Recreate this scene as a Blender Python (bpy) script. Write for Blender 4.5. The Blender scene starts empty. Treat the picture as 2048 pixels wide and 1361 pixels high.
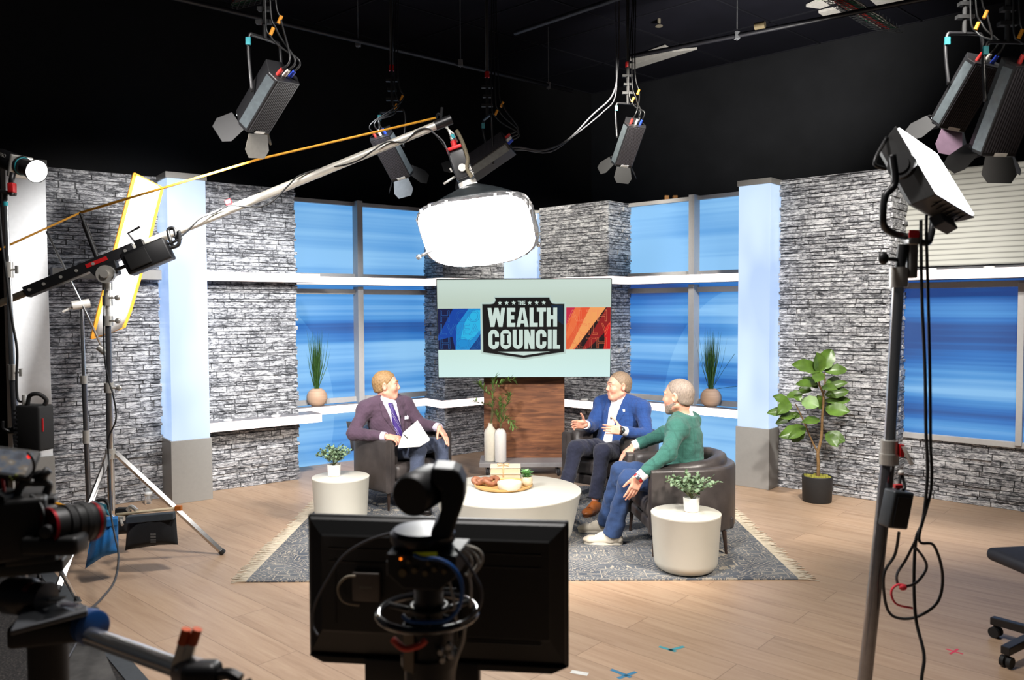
import bpy, bmesh, math, random
import numpy as np
from mathutils import Vector, Matrix, Euler
random.seed(7)
R = math.radians
C = bpy.context.scene.collection
SC = bpy.context.scene
V = Vector

# ------------------------------------------------------------------ camera
CAM_H, F_PX, PITCH, ROLL = 1.79, 1593.0, math.atan(62 / 1593.0), 0.0044
_F = V((0, math.cos(PITCH), -math.sin(PITCH)))
_R0, _U0 = V((1, 0, 0)), V((0, math.sin(PITCH), math.cos(PITCH)))
_R = (_R0 - ROLL * _U0).normalized()
_U = (_U0 + ROLL * _R0).normalized()
CAMP = V((0, 0, CAM_H))
cam_data = bpy.data.cameras.new('camera')
cam_data.sensor_width = 36.0
cam_data.lens = 28.0
cam_data.clip_start = 0.05
cam_data.dof.use_dof = True
cam_data.dof.focus_distance = 6.9
cam_data.dof.aperture_fstop = 2.6
cam = bpy.data.objects.new('camera', cam_data)
cam.matrix_world = Matrix(((_R.x, _U.x, -_F.x, 0), (_R.y, _U.y, -_F.y, 0), (_R.z, _U.z, -_F.z, CAM_H), (0, 0, 0, 1)))
C.objects.link(cam)
SC.camera = cam


def ray(u, v):
    return _F + _R * ((u - 1024) / F_PX) + _U * ((680.5 - v) / F_PX)


def at(u, v, Y):                       # a point of the place, Y metres into the room
    d = ray(u, v)
    return CAMP + d * (Y / d.y)


def fl(u, v, z=0.0):                   # a point on the level z
    d = ray(u, v)
    return CAMP + d * ((z - CAM_H) / d.z)


# ------------------------------------------------------------------ world, exposure, lights of the studio
SC.view_settings.view_transform = 'Standard'
SC.view_settings.look = 'None'
SC.view_settings.gamma = 1.0
SC.view_settings.exposure = 0.0
SC.view_settings.use_curve_mapping = False
world = bpy.data.worlds.new('studio_dark')
SC.world = world
world.use_nodes = True
world.node_tree.nodes['Background'].inputs[0].default_value = (0.8, 0.88, 1.0, 1)
world.node_tree.nodes['Background'].inputs[1].default_value = 0.02


def spot(name, loc, target, power, angle=50, blend=0.6, size=0.12, col=(1, 1, 1)):
    d = bpy.data.lights.new(name, 'SPOT')
    d.energy = power
    d.spot_size = R(angle)
    d.spot_blend = blend
    d.shadow_soft_size = size
    d.color = col
    o = bpy.data.objects.new(name, d)
    o.location = loc
    o.rotation_euler = (V(target) - V(loc)).to_track_quat('-Z', 'Y').to_euler()
    C.objects.link(o)
    return o


def area(name, loc, target, power, sx, sy, col=(1, 1, 1), spread=180):
    d = bpy.data.lights.new(name, 'AREA')
    d.shape = 'RECTANGLE'
    d.size, d.size_y = sx, sy
    d.energy = power
    d.color = col
    d.spread = R(spread)
    o = bpy.data.objects.new(name, d)
    o.location = loc
    o.rotation_euler = (V(target) - V(loc)).to_track_quat('-Z', 'Y').to_euler()
    C.objects.link(o)
    return o


LIGHT_GAIN = 1.0
SOFTBOX_E = 42.0
PANEL_E = 60.0
# lamps of the ceiling grid, just ahead of the picture's upper edge, and of the hung spotlights; the last one is an added uplight
spot('key_front_left', (-2.6, 3.0, 3.7), (0.1, 6.9, 0.5), 1350, 50, .6, .30, (1, .96, .93))
spot('key_front_right', (2.9, 2.6, 3.9), (0.1, 6.8, 0.5), 1500, 46, .6, .30, (1, .92, .82))
spot('key_floor', (-0.3, 3.2, 5.0), (-0.5, 4.6, 0.0), 900, 110, .8, .30, (1, .96, .93))
spot('spot_left_stone', (-1.95, 5.45, 2.85), (-3.3, 7.4, 1.5), 450, 84, .7, .12, (1, .98, .96))
spot('spot_left_pier', (-0.9, 5.6, 3.9), (-2.2, 8.3, 1.4), 760, 50, .7, .12, (.94, .97, 1))
spot('spot_centre_pier', (0.9, 6.3, 4.2), (0.9, 9.6, 2.4), 1100, 46, .7, .12, (1, .95, .85))
spot('spot_right_stone', (2.2, 4.4, 4.2), (2.9, 7.6, 1.0), 860, 66, .7, .12, (1, .96, .90))
spot('spot_far_right', (3.2, 4.2, 4.2), (4.3, 7.0, 0.9), 430, 66, .7, .12, (1, .96, .90))
spot('added_ceiling_uplight', (2.4, 7.4, 3.3), (3.0, 10.2, 5.3), 420, 85, .9, .2, (1, .97, .92))  # added uplight with no fixture, brightens the pale ceiling panels and right wall


# ------------------------------------------------------------------ materials
def srgb(r, g, b):
    f = lambda c: (c / 255 / 12.92) if c / 255 <= 0.04045 else ((c / 255 + 0.055) / 1.055) ** 2.4
    return (f(r), f(g), f(b), 1)


class NT:
    """small helper round a material's node tree"""
    def __init__(self, name):
        self.m = bpy.data.materials.new(name)
        self.m.use_nodes = True
        self.t = self.m.node_tree
        self.b = self.t.nodes['Principled BSDF']

    def n(self, kind, **kw):
        x = self.t.nodes.new('ShaderNode' + kind)
        for k, v in kw.items():
            if k.startswith('i_'):
                x.inputs[k[2:].replace('_', ' ')].default_value = v
            else:
                setattr(x, k, v)
        return x

    def l(self, a, b):
        self.t.links.new(a, b)

    def coords(self, scale=(1, 1, 1), rotz=0.0, kind='Object', loc=(0, 0, 0)):
        tc = self.n('TexCoord')
        mp = self.n('Mapping')
        mp.inputs['Scale'].default_value = scale
        mp.inputs['Rotation'].default_value = (0, 0, rotz)
        mp.inputs['Location'].default_value = loc
        self.l(tc.outputs[kind], mp.inputs['Vector'])
        return mp.outputs[0]

    def ramp(self, fac, stops):
        r = self.n('ValToRGB')
        els = r.color_ramp.elements
        while len(els) < len(stops):
            els.new(0.5)
        for e, (p, c) in zip(els, stops):
            e.position = p
            e.color = c
        self.l(fac, r.inputs[0])
        return r.outputs[0]

    def mix(self, fac, a, b, kind='MIX'):
        m = self.n('Mix', data_type='RGBA', blend_type=kind)
        for s, val in ((m.inputs[0], fac), (m.inputs[6], a), (m.inputs[7], b)):
            if hasattr(val, 'is_linked'):
                self.l(val, s)
            else:
                s.default_value = val
        return m.outputs[2]

    def math(self, op, a, b=0.0, c=0.0):
        m = self.n('Math', operation=op)
        for s, val in zip(m.inputs, (a, b, c)):
            if hasattr(val, 'is_linked'):
                self.l(val, s)
            else:
                s.default_value = val
        return m.outputs[0]

    def noise(self, vec, scale=5, detail=4, rough=0.55, dist=0.0):
        x = self.n('TexNoise')
        x.inputs['Scale'].default_value = scale
        x.inputs['Detail'].default_value = detail
        x.inputs['Roughness'].default_value = rough
        x.inputs['Distortion'].default_value = dist
        self.l(vec, x.inputs['Vector'])
        return x.outputs[0]

    def bump(self, h, strength=0.3, dist=0.01):
        x = self.n('Bump')
        x.inputs['Strength'].default_value = strength
        x.inputs['Distance'].default_value = dist
        self.l(h, x.inputs['Height'])
        self.l(x.outputs[0], self.b.inputs['Normal'])


MATS = {}


def mat(name, col, rough=0.5, metal=0.0, var=0.10, scale=30, bump=0.0, emit=0.0, spec=0.5, sheen=0.0, coat=0.0, stretch=(1, 1, 1)):
    """plain surface with a little procedural unevenness"""
    if name in MATS:
        return MATS[name]
    k = NT(name)
    c = srgb(*col)
    v = k.coords(stretch)
    n = k.noise(v, scale, 4)
    lo = tuple(max(0, x * (1 - var)) for x in c[:3]) + (1,)
    hi = tuple(min(1, x * (1 + var)) for x in c[:3]) + (1,)
    cr = k.ramp(n, [(0.3, lo), (0.7, hi)])
    k.l(cr, k.b.inputs['Base Color'])
    k.b.inputs['Roughness'].default_value = rough
    k.b.inputs['Metallic'].default_value = metal
    k.b.inputs['Specular IOR Level'].default_value = spec
    k.b.inputs['Sheen Weight'].default_value = sheen
    k.b.inputs['Coat Weight'].default_value = coat
    if bump:
        k.bump(n, bump, 0.004)
    if emit:
        k.l(cr, k.b.inputs['Emission Color'])
        k.b.inputs['Emission Strength'].default_value = emit
    MATS[name] = k.m
    return k.m


# ------------------------------------------------------------------ mesh building
FR = {}                                # frame of every object already linked


class MB:
    """collects shapes, built as ONE mesh object"""
    def __init__(self):
        self.v, self.f, self.mi, self.cur = [], [], [], 0

    def add(self, vs, fs):
        o = len(self.v)
        self.v += [tuple(x) for x in vs]
        self.f += [tuple(i + o for i in q) for q in fs]
        self.mi += [self.cur] * len(fs)
        return self

    def box(self, c, s, rot=None):
        c = V(c)
        m = rot if isinstance(rot, Matrix) else (Matrix.Rotation(rot, 3, 'Z') if rot else Matrix.Identity(3))
        hx, hy, hz = s[0] / 2, s[1] / 2, s[2] / 2
        vs = [c + m @ V((x, y, z)) for x in (-hx, hx) for y in (-hy, hy) for z in (-hz, hz)]
        return self.add(vs, [(0, 1, 3, 2), (4, 6, 7, 5), (0, 4, 5, 1), (2, 3, 7, 6), (0, 2, 6, 4), (1, 5, 7, 3)])

    def rbox(self, c, s, r=0.01, rot=None, seg=3):
        """box with rounded edges: stack of rounded rectangles"""
        c = V(c)
        m = rot if isinstance(rot, Matrix) else (Matrix.Rotation(rot, 3, 'Z') if rot else Matrix.Identity(3))
        r = min(r, s[0] / 2.001, s[1] / 2.001, s[2] / 2.001)
        rings = []
        for i in range(2 * (seg + 1)):
            lower = i <= seg
            a = (i if lower else i - seg - 1) / seg * math.pi / 2
            if lower:
                ins, z = r * (1 - math.sin(a)), -s[2] / 2 + r * (1 - math.cos(a))
            else:
                ins, z = r * (1 - math.cos(a)), s[2] / 2 - r * (1 - math.sin(a))
            rr = max(r - ins, 0.0001)
            ring = []
            for cx, cy, a0 in ((1, 1, 0), (-1, 1, 90), (-1, -1, 180), (1, -1, 270)):
                for j in range(seg + 1):
                    t = R(a0 + 90 * j / seg)
                    ring.append(c + m @ V((cx * (s[0] / 2 - r) + rr * math.cos(t), cy * (s[1] / 2 - r) + rr * math.sin(t), z)))
            rings.append(ring)
        return self.loft(rings)

    def loft(self, rings, closed=True, caps=True):
        n = len(rings[0])
        vs = [p for r in rings for p in r]
        fs = []
        for i in range(len(rings) - 1):
            for j in range(n if closed else n - 1):
                a, b = i * n + j, i * n + (j + 1) % n
                fs.append((a, b, b + n, a + n))
        if caps and closed:
            fs.append(tuple(range(n - 1, -1, -1)))
            fs.append(tuple(range((len(rings) - 1) * n, len(rings) * n)))
        return self.add(vs, fs)

    def cyl(self, a, b, r0, r1=None, n=16):
        a, b = V(a), V(b)
        r1 = r0 if r1 is None else r1
        return self.loft([self._ring(a, b - a, r0, n), self._ring(b, b - a, r1, n)])

    @staticmethod
    def _ring(p, d, r, n, up=None):
        d = V(d).normalized()
        u = up or (V((0, 0, 1)) if abs(d.z) < 0.9 else V((1, 0, 0)))
        x = d.cross(u).normalized()
        y = d.cross(x)
        return [p + x * (r * math.cos(2 * math.pi * i / n)) - y * (r * math.sin(2 * math.pi * i / n)) for i in range(n)]

    def lathe(self, base, axis, prof, n=32):
        """prof: list of (distance along axis, radius)"""
        base, axis = V(base), V(axis).normalized()
        return self.loft([self._ring(base + axis * h, axis, max(r, 1e-4), n) for h, r in prof])

    def tube(self, pts, r, n=8, smooth=True, closed=False):
        pts = [V(p) for p in pts]
        if smooth and len(pts) > 2:
            pts = spline(pts, closed)
        x = None
        rings = []
        for i, p in enumerate(pts):
            d = (pts[min(i + 1, len(pts) - 1)] - pts[max(i - 1, 0)])
            if closed:
                d = pts[(i + 1) % len(pts)] - pts[i - 1]
            d = d.normalized() if d.length > 1e-9 else V((0, 0, 1))
            if x is None:
                u = V((0, 0, 1)) if abs(d.z) < 0.9 else V((1, 0, 0))
                x = d.cross(u).normalized()
            else:
                x = (x - d * x.dot(d)).normalized()
            y = d.cross(x)
            rr = r(i / max(1, len(pts) - 1)) if callable(r) else r
            rings.append([p + x * (rr * math.cos(2 * math.pi * k / n)) - y * (rr * math.sin(2 * math.pi * k / n)) for k in range(n)])
        if closed:
            rings.append(rings[0])
        return self.loft(rings, caps=not closed)

    def ellip(self, c, r, rot=None, n=16, m=10):
        c = V(c)
        mt = rot if rot is not None else Matrix.Identity(3)
        rings = []
        for i in range(m + 1):
            t = math.pi * i / m
            s = max(math.sin(t), 1e-3)
            rings.append([c + mt @ V((r[0] * s * math.cos(2 * math.pi * j / n), r[1] * s * math.sin(2 * math.pi * j / n), -r[2] * math.cos(t))) for j in range(n)])
        return self.loft(rings)

    def prism(self, poly, ext):
        """poly: 3D points of one flat outline, pushed along ext"""
        ext = V(ext)
        a = [V(p) for p in poly]
        nrm = V((0, 0, 0))
        for i in range(len(a)):
            nrm += a[i].cross(a[(i + 1) % len(a)])
        if nrm.dot(ext) < 0:
            a.reverse()
        return self.loft([a, [p + ext for p in a]])

    def grid(self, rows):
        return self.loft(rows, closed=False, caps=False)

    def build(self, name, material, parent=None, smooth=False, bevel=0.0, solid=0.0, sub=0, auto=None):
        me = bpy.data.meshes.new(name)
        vs = self.v
        if parent is not None:
            inv = FR[parent].inverted()
            vs = [tuple(inv @ V(p)) for p in vs]
        me.from_pydata(vs, [], self.f)
        for mm in (material if isinstance(material, (list, tuple)) else [material]):
            me.materials.append(mm)
        me.polygons.foreach_set('material_index', self.mi)
        if smooth:
            me.polygons.foreach_set('use_smooth', [True] * len(me.polygons))
        me.update()
        o = bpy.data.objects.new(name, me)
        C.objects.link(o)
        if parent is not None:
            o.parent = parent
            FR[o] = FR[parent]
        else:
            FR[o] = Matrix.Identity(4)
        if smooth and auto:
            bm = bmesh.new()
            bm.from_mesh(me)
            for e in bm.edges:
                if len(e.link_faces) == 2 and e.calc_face_angle(0) > R(auto):
                    e.smooth = False
            bm.to_mesh(me)
            bm.free()
        if bevel:
            b = o.modifiers.new('bevel', 'BEVEL')
            b.width = bevel
            b.segments = 2
            b.limit_method = 'ANGLE'
            b.angle_limit = R(40)
        if solid:
            s = o.modifiers.new('solid', 'SOLIDIFY')
            s.thickness = solid
            s.offset = 0
        if sub:
            s = o.modifiers.new('sub', 'SUBSURF')
            s.levels = s.render_levels = sub
        return o


def spline(pts, closed=False, k=8):
    out = []
    n = len(pts)
    rng = range(n if closed else n - 1)
    for i in rng:
        if closed:
            p0, p1, p2, p3 = pts[i - 1], pts[i], pts[(i + 1) % n], pts[(i + 2) % n]
        else:
            p0, p1, p2, p3 = pts[max(i - 1, 0)], pts[i], pts[i + 1], pts[min(i + 2, n - 1)]
        for j in range(k):
            t = j / k
            out.append(0.5 * ((2 * p1) + (p2 - p0) * t + (2 * p0 - 5 * p1 + 4 * p2 - p3) * t * t + (3 * p1 - p0 - 3 * p2 + p3) * t ** 3))
    if not closed:
        out.append(pts[-1])
    return out


def tag(o, label, cat, group=None, kind=None):
    o['label'] = label
    o['category'] = cat
    if group:
        o['group'] = group
    if kind:
        o['kind'] = kind
    return o


def thing(name, label, cat, loc=(0, 0, 0), rotz=0.0, group=None):
    o = bpy.data.objects.new(name, None)
    o.empty_display_size = 0.1
    C.objects.link(o)
    o.location = loc
    o.rotation_euler = (0, 0, rotz)
    FR[o] = Matrix.Translation(V(loc)) @ Matrix.Rotation(rotz, 4, 'Z')
    return tag(o, label, cat, group)


def struct(o):
    o['kind'] = 'structure'
    return o


def dup(root, label, mw):
    """copy of a thing, its parts and sub-parts; mw: new placement"""
    r = root.copy()
    C.objects.link(r)
    r.matrix_world = mw
    r['label'] = label
    FR[r] = mw
    for ch in list(root.children):
        c = ch.copy()
        C.objects.link(c)
        c.parent = r
        for g in list(ch.children):
            d = g.copy()
            C.objects.link(d)
            d.parent = c
    return r


# ------------------------------------------------------------------ soft bodies: distance fields turned into one skin
class Field:
    def __init__(self, lo, hi, h):
        self.lo, self.h = np.array(lo, dtype=np.float32), h
        self.n = np.ceil((np.array(hi) - np.array(lo)) / h).astype(int) + 1
        self.g = np.full(tuple(self.n), 0.2, dtype=np.float32)

    def _sub(self, lo, hi):
        i0 = np.clip(np.floor((np.array(lo) - self.lo) / self.h).astype(int), 0, self.n - 1)
        i1 = np.clip(np.ceil((np.array(hi) - self.lo) / self.h).astype(int) + 1, 1, self.n)
        sl = tuple(slice(a, b) for a, b in zip(i0, i1))
        ax = [self.lo[k] + self.h * np.arange(i0[k], i1[k], dtype=np.float32) for k in range(3)]
        return sl, np.meshgrid(*ax, indexing='ij')

    def put(self, fn, lo, hi, k=0.0, mode='add', m=0.05):
        sl, (x, y, z) = self._sub(np.array(lo) - m, np.array(hi) + m)
        if x.size == 0:
            return self
        d = fn(x, y, z)
        g = self.g[sl]
        if mode == 'add':
            if k > 0:
                h = np.clip(0.5 + 0.5 * (g - d) / k, 0, 1)
                self.g[sl] = g * (1 - h) + d * h - k * h * (1 - h)
            else:
                self.g[sl] = np.minimum(g, d)
        elif mode == 'cut':
            if k > 0:
                h = np.clip(0.5 - 0.5 * (g + d) / k, 0, 1)
                self.g[sl] = g * (1 - h) - d * h + k * h * (1 - h)
            else:
                self.g[sl] = np.maximum(g, -d)
        return self

    def cap(self, a, b, ra, rb=None, k=0.03, mode='add'):
        rb = ra if rb is None else rb
        a, b = V(a), V(b)
        ab = b - a
        L2 = max(ab.length_squared, 1e-9)

        def fn(x, y, z):
            px, py, pz = x - a.x, y - a.y, z - a.z
            t = np.clip((px * ab.x + py * ab.y + pz * ab.z) / L2, 0, 1)
            return np.sqrt((px - t * ab.x) ** 2 + (py - t * ab.y) ** 2 + (pz - t * ab.z) ** 2) - (ra + t * (rb - ra))
        r = max(ra, rb)
        return self.put(fn, [min(a[i], b[i]) - r for i in range(3)], [max(a[i], b[i]) + r for i in range(3)], k, mode)

    def ell(self, c, r, rot=None, k=0.03, mode='add'):
        c = V(c)
        m = (rot or Matrix.Identity(3)).transposed()

        def fn(x, y, z):
            px, py, pz = x - c.x, y - c.y, z - c.z
            q = [m[i][0] * px + m[i][1] * py + m[i][2] * pz for i in range(3)]
            k0 = np.sqrt(sum((q[i] / r[i]) ** 2 for i in range(3)))
            k1 = np.sqrt(sum((q[i] / r[i] ** 2) ** 2 for i in range(3))) + 1e-6
            return k0 * (k0 - 1) / k1
        e = max(r)
        return self.put(fn, [c[i] - e for i in range(3)], [c[i] + e for i in range(3)], k, mode)

    def bx(self, c, s, rot=None, rad=0.01, k=0.02, mode='add'):
        c = V(c)
        m = (rot or Matrix.Identity(3)).transposed()

        def fn(x, y, z):
            px, py, pz = x - c.x, y - c.y, z - c.z
            q = [np.abs(m[i][0] * px + m[i][1] * py + m[i][2] * pz) - (s[i] / 2 - rad) for i in range(3)]
            out = np.sqrt(sum(np.maximum(v, 0) ** 2 for v in q))
            return out + np.minimum(np.maximum(np.maximum(q[0], q[1]), q[2]), 0) - rad
        e = (s[0] ** 2 + s[1] ** 2 + s[2] ** 2) ** 0.5 / 2
        return self.put(fn, [c[i] - e for i in range(3)], [c[i] + e for i in range(3)], k, mode)

    def half(self, p, n, k=0.0):
        """cut away everything on the side n of the plane through p"""
        p, n = V(p), V(n).normalized()
        hi = self.lo + self.h * self.n
        return self.put(lambda x, y, z: -((x - p.x) * n.x + (y - p.y) * n.y + (z - p.z) * n.z), self.lo, hi, k, 'cut')

    def wrinkle(self, amp, freq, seed=0):
        hi = self.lo + self.h * self.n
        sl, (x, y, z) = self._sub(self.lo, hi)
        rs = np.random.RandomState(seed)
        d = np.zeros_like(self.g)
        for i in range(5):
            w = rs.normal(size=3) * freq
            w2 = rs.normal(size=3) * freq * 0.6
            d += np.sin(w[0] * x + w[1] * y + w[2] * z + 2.0 * np.sin(w2[0] * x + w2[1] * y + w2[2] * z) + rs.rand() * 6)
        self.g += (amp / 2.2) * d
        return self

    def mesh(self, name, material, parent=None):
        g, h = self.g, self.h
        s = g < 0
        c = s[:-1, :-1, :-1].astype(np.int8)
        tot = c.copy()
        for dx, dy, dz in ((1, 0, 0), (0, 1, 0), (0, 0, 1), (1, 1, 0), (1, 0, 1), (0, 1, 1), (1, 1, 1)):
            tot += s[dx:g.shape[0] - 1 + dx, dy:g.shape[1] - 1 + dy, dz:g.shape[2] - 1 + dz]
        act = (tot > 0) & (tot < 8)
        ii = np.argwhere(act)
        idx = np.full(act.shape, -1, dtype=np.int32)
        idx[act] = np.arange(len(ii), dtype=np.int32)
        acc = np.zeros((len(ii), 3))
        cnt = np.zeros(len(ii))
        cor = [(0, 0, 0), (1, 0, 0), (0, 1, 0), (0, 0, 1), (1, 1, 0), (1, 0, 1), (0, 1, 1), (1, 1, 1)]
        val = {q: g[ii[:, 0] + q[0], ii[:, 1] + q[1], ii[:, 2] + q[2]] for q in cor}
        for a in cor:
            for ax in range(3):
                if a[ax] == 0:
                    b = list(a)
                    b[ax] = 1
                    va, vb = val[a], val[tuple(b)]
                    x = (va < 0) != (vb < 0)
                    t = np.where(x, va / np.where(x, va - vb, 1), 0)
                    p = np.array(a, dtype=float)[None, :].repeat(len(ii), 0)
                    p[:, ax] += t
                    acc[x] += p[x]
                    cnt[x] += 1
        pos = self.lo + h * (ii + acc / np.maximum(cnt, 1)[:, None])
        faces = []
        for ax in range(3):
            o1, o2 = (ax + 1) % 3, (ax + 2) % 3
            sl0 = [slice(1, -1)] * 3
            sl0[ax] = slice(0, -1)
            sl1 = list(sl0)
            sl1[ax] = slice(1, None)
            a, b = s[tuple(sl0)], s[tuple(sl1)]
            e = np.argwhere(a != b)
            fl_ = a[tuple(e.T)]
            e = e + np.array([0 if k == ax else 1 for k in range(3)])
            q = []
            for da, db in ((0, 0), (1, 0), (1, 1), (0, 1)):
                t = e.copy()
                t[:, o1] -= da
                t[:, o2] -= db
                q.append(idx[tuple(t.T)])
            q = np.stack(q, 1)
            q[~fl_] = q[~fl_][:, ::-1]
            faces.append(q)
        faces = np.concatenate(faces)
        faces = faces[(faces >= 0).all(1)]
        me = bpy.data.meshes.new(name)
        if parent is not None:
            inv = np.array(FR[parent].inverted())
            pos = pos @ inv[:3, :3].T + inv[:3, 3]
        me.from_pydata(pos.tolist(), [], faces.tolist())
        me.materials.append(material)
        me.polygons.foreach_set('use_smooth', [True] * len(me.polygons))
        me.update()
        o = bpy.data.objects.new(name, me)
        C.objects.link(o)
        if parent is not None:
            o.parent = parent
            FR[o] = FR[parent]
        else:
            FR[o] = Matrix.Identity(4)
        return o

# ------------------------------------------------------------------ the set's two wings, met behind the screen
DL, NL, OL = V((math.cos(R(37)), math.sin(R(37)), 0)), V((math.sin(R(37)), -math.cos(R(37)), 0)), V((-1.79, 9.48, 0))
DR, NR, OR = V((math.cos(R(42)), -math.sin(R(42)), 0)), V((-math.sin(R(42)), -math.cos(R(42)), 0)), V((2.04, 9.10, 0))
WING = {'L': (OL, DL, NL), 'R': (OR, DR, NR)}


def wp(side, s, off, z=0.0):
    o, d, n = WING[side]
    return o + d * s + n * off + V((0, 0, z))


def ws(side, u, off, v=618.0):
    """run s along a wing where the sight line of column u meets the plane off"""
    o, d, n = WING[side]
    r = ray(u, v)
    p = o + n * off
    det = r.x * (-d.y) + d.x * r.y
    return (r.x * p.y - r.y * p.x) / -(r.x * d.y - r.y * d.x) if abs(det) > 1e-9 else 0


TOP = 3.05
# stone
k = NT('stacked_stone')
v = k.coords((1, 1, 1))
geo = k.n('NewGeometry')
n1 = k.noise(k.coords((20, 20, 78)), 1.0, 7, 0.74, 0.9)
n2 = k.noise(k.coords((5, 5, 14)), 1.0, 4, 0.7, 1.5)
mixn = k.math('ADD', k.math('MULTIPLY', n1, 0.66), k.math('MULTIPLY', n2, 0.34))
isl = k.math('MULTIPLY_ADD', geo.outputs['Random Per Island'], 0.05, -0.025)
mixn = k.math('ADD', mixn, isl)
cr = k.ramp(mixn, [(0.38, srgb(44, 45, 48)), (0.45, srgb(88, 89, 93)), (0.51, srgb(158, 158, 161)), (0.57, srgb(206, 206, 207)), (0.68, srgb(230, 230, 230))])
k.l(cr, k.b.inputs['Base Color'])
k.b.inputs['Roughness'].default_value = 0.62
k.bump(mixn, 0.7, 0.012)
M_STONE = k.m
M_BACK = mat('set_backing', (88, 88, 90), 0.8)
M_GREY = mat('grey_laminate', (142, 140, 136), 0.42, var=0.03)
M_FRAME = mat('grey_frame', (178, 176, 175), 0.45, var=0.03)
M_SHELF = mat('slate_shelf_top', (130, 128, 132), 0.4, var=0.06)


def emitter(name, c, s, var=0.0, scale=2.0):
    k = NT(name)
    n = k.noise(k.coords((1, 1, 0.5)), scale, 2)
    c = srgb(*c)
    lo = tuple(x * (1 - var) for x in c[:3]) + (1,)
    cr = k.ramp(n, [(0.35, lo), (0.65, c)])
    k.l(cr, k.b.inputs['Emission Color'])
    k.b.inputs['Emission Strength'].default_value = s
    k.b.inputs['Base Color'].default_value = (0.25, 0.25, 0.25, 1)
    k.b.inputs['Roughness'].default_value = 0.4
    return k.m


M_STRIP = emitter('shelf_light_strip', (255, 236, 228), 2.6)
M_COLUMN = None


def column_mat():
    k = NT('lit_acrylic')
    n = k.noise(k.coords((0.9, 0.9, 0.45)), 1.6, 2)
    cr = k.ramp(n, [(0.36, srgb(156, 192, 246)), (0.50, srgb(188, 217, 252)), (0.64, srgb(208, 236, 254))])
    k.l(cr, k.b.inputs['Emission Color'])
    k.b.inputs['Emission Strength'].default_value = 0.92
    k.b.inputs['Base Color'].default_value = (0.2, 0.2, 0.22, 1)
    k.b.inputs['Roughness'].default_value = 0.35
    return k.m


M_COLUMN = column_mat()


def graphic_mat(name, side, bright, seed, contrast=1.0, gain=0.97):
    """back-lit print: long blue streaks and pale arcs"""
    o, d, n = WING[side]
    k = NT(name)
    tc = k.n('TexCoord')
    dp = k.n('VectorMath', operation='DOT_PRODUCT')
    k.l(tc.outputs['Object'], dp.inputs[0])
    dp.inputs[1].default_value = d
    sx = k.n('SeparateXYZ')
    k.l(tc.outputs['Object'], sx.inputs[0])
    along, z = dp.outputs['Value'], sx.outputs[2]

    def streak(fa, fz, off, det=3):
        cb = k.n('CombineXYZ')
        k.l(k.math('MULTIPLY', along, fa), cb.inputs[0])
        k.l(k.math('MULTIPLY', z, fz), cb.inputs[1])
        cb.inputs[2].default_value = off
        return k.noise(cb.outputs[0], 1.0, det, 0.5)
    a = streak(0.07, 2.7, seed)
    b = streak(0.06, 17.0, seed + 9, 4)
    c = streak(0.7, 0.5, seed + 4, 1)
    # one wide arc: lighter inside
    ax, az = k.math('ADD', along, 1.15 if side == 'L' else -0.6), k.math('ADD', z, -0.6)
    rad = k.math('SQRT', k.math('ADD', k.math('MULTIPLY', ax, ax), k.math('MULTIPLY', k.math('MULTIPLY', az, az), 0.6)))
    arc = k.math('LESS_THAN', rad, 1.12 if seed < 20 else 0.01)
    val = k.math('ADD', k.math('MULTIPLY', a, 1.0 * contrast), k.math('MULTIPLY', b, 0.26 * contrast))
    val = k.math('ADD', val, k.math('MULTIPLY', c, 0.5))
    val = k.math('ADD', val, k.math('MULTIPLY', arc, 0.06))
    val = k.math('ADD', val, -0.5 * (1.26 * contrast + 0.5) + bright)
    cr = k.ramp(val, [(0.24, srgb(40, 72, 140)), (0.38, srgb(46, 112, 190)), (0.52, srgb(84, 154, 220)), (0.70, srgb(142, 198, 244))])
    k.l(cr, k.b.inputs['Emission Color'])
    k.b.inputs['Emission Strength'].default_value = gain
    k.b.inputs['Base Color'].default_value = (0.02, 0.04, 0.08, 1)
    k.b.inputs['Roughness'].default_value = 0.3
    return k.m


GM = {('L', 'u'): graphic_mat('blue_streak_print_a', 'L', 0.60, 3.0, 0.8), ('L', 'm'): graphic_mat('blue_streak_print_b', 'L', 0.52, 7.3, 1.25),
      ('L', 'd'): graphic_mat('blue_streak_print_c', 'L', 0.58, 1.7, 1.0), ('R', 'u'): graphic_mat('blue_streak_print_d', 'R', 0.69, 5.1, 0.7),
      ('R', 'm'): graphic_mat('blue_streak_print_e', 'R', 0.49, 11.3, 1.3), ('R', 'd'): graphic_mat('blue_streak_print_f', 'R', 0.64, 13.7, 0.8)}


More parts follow.
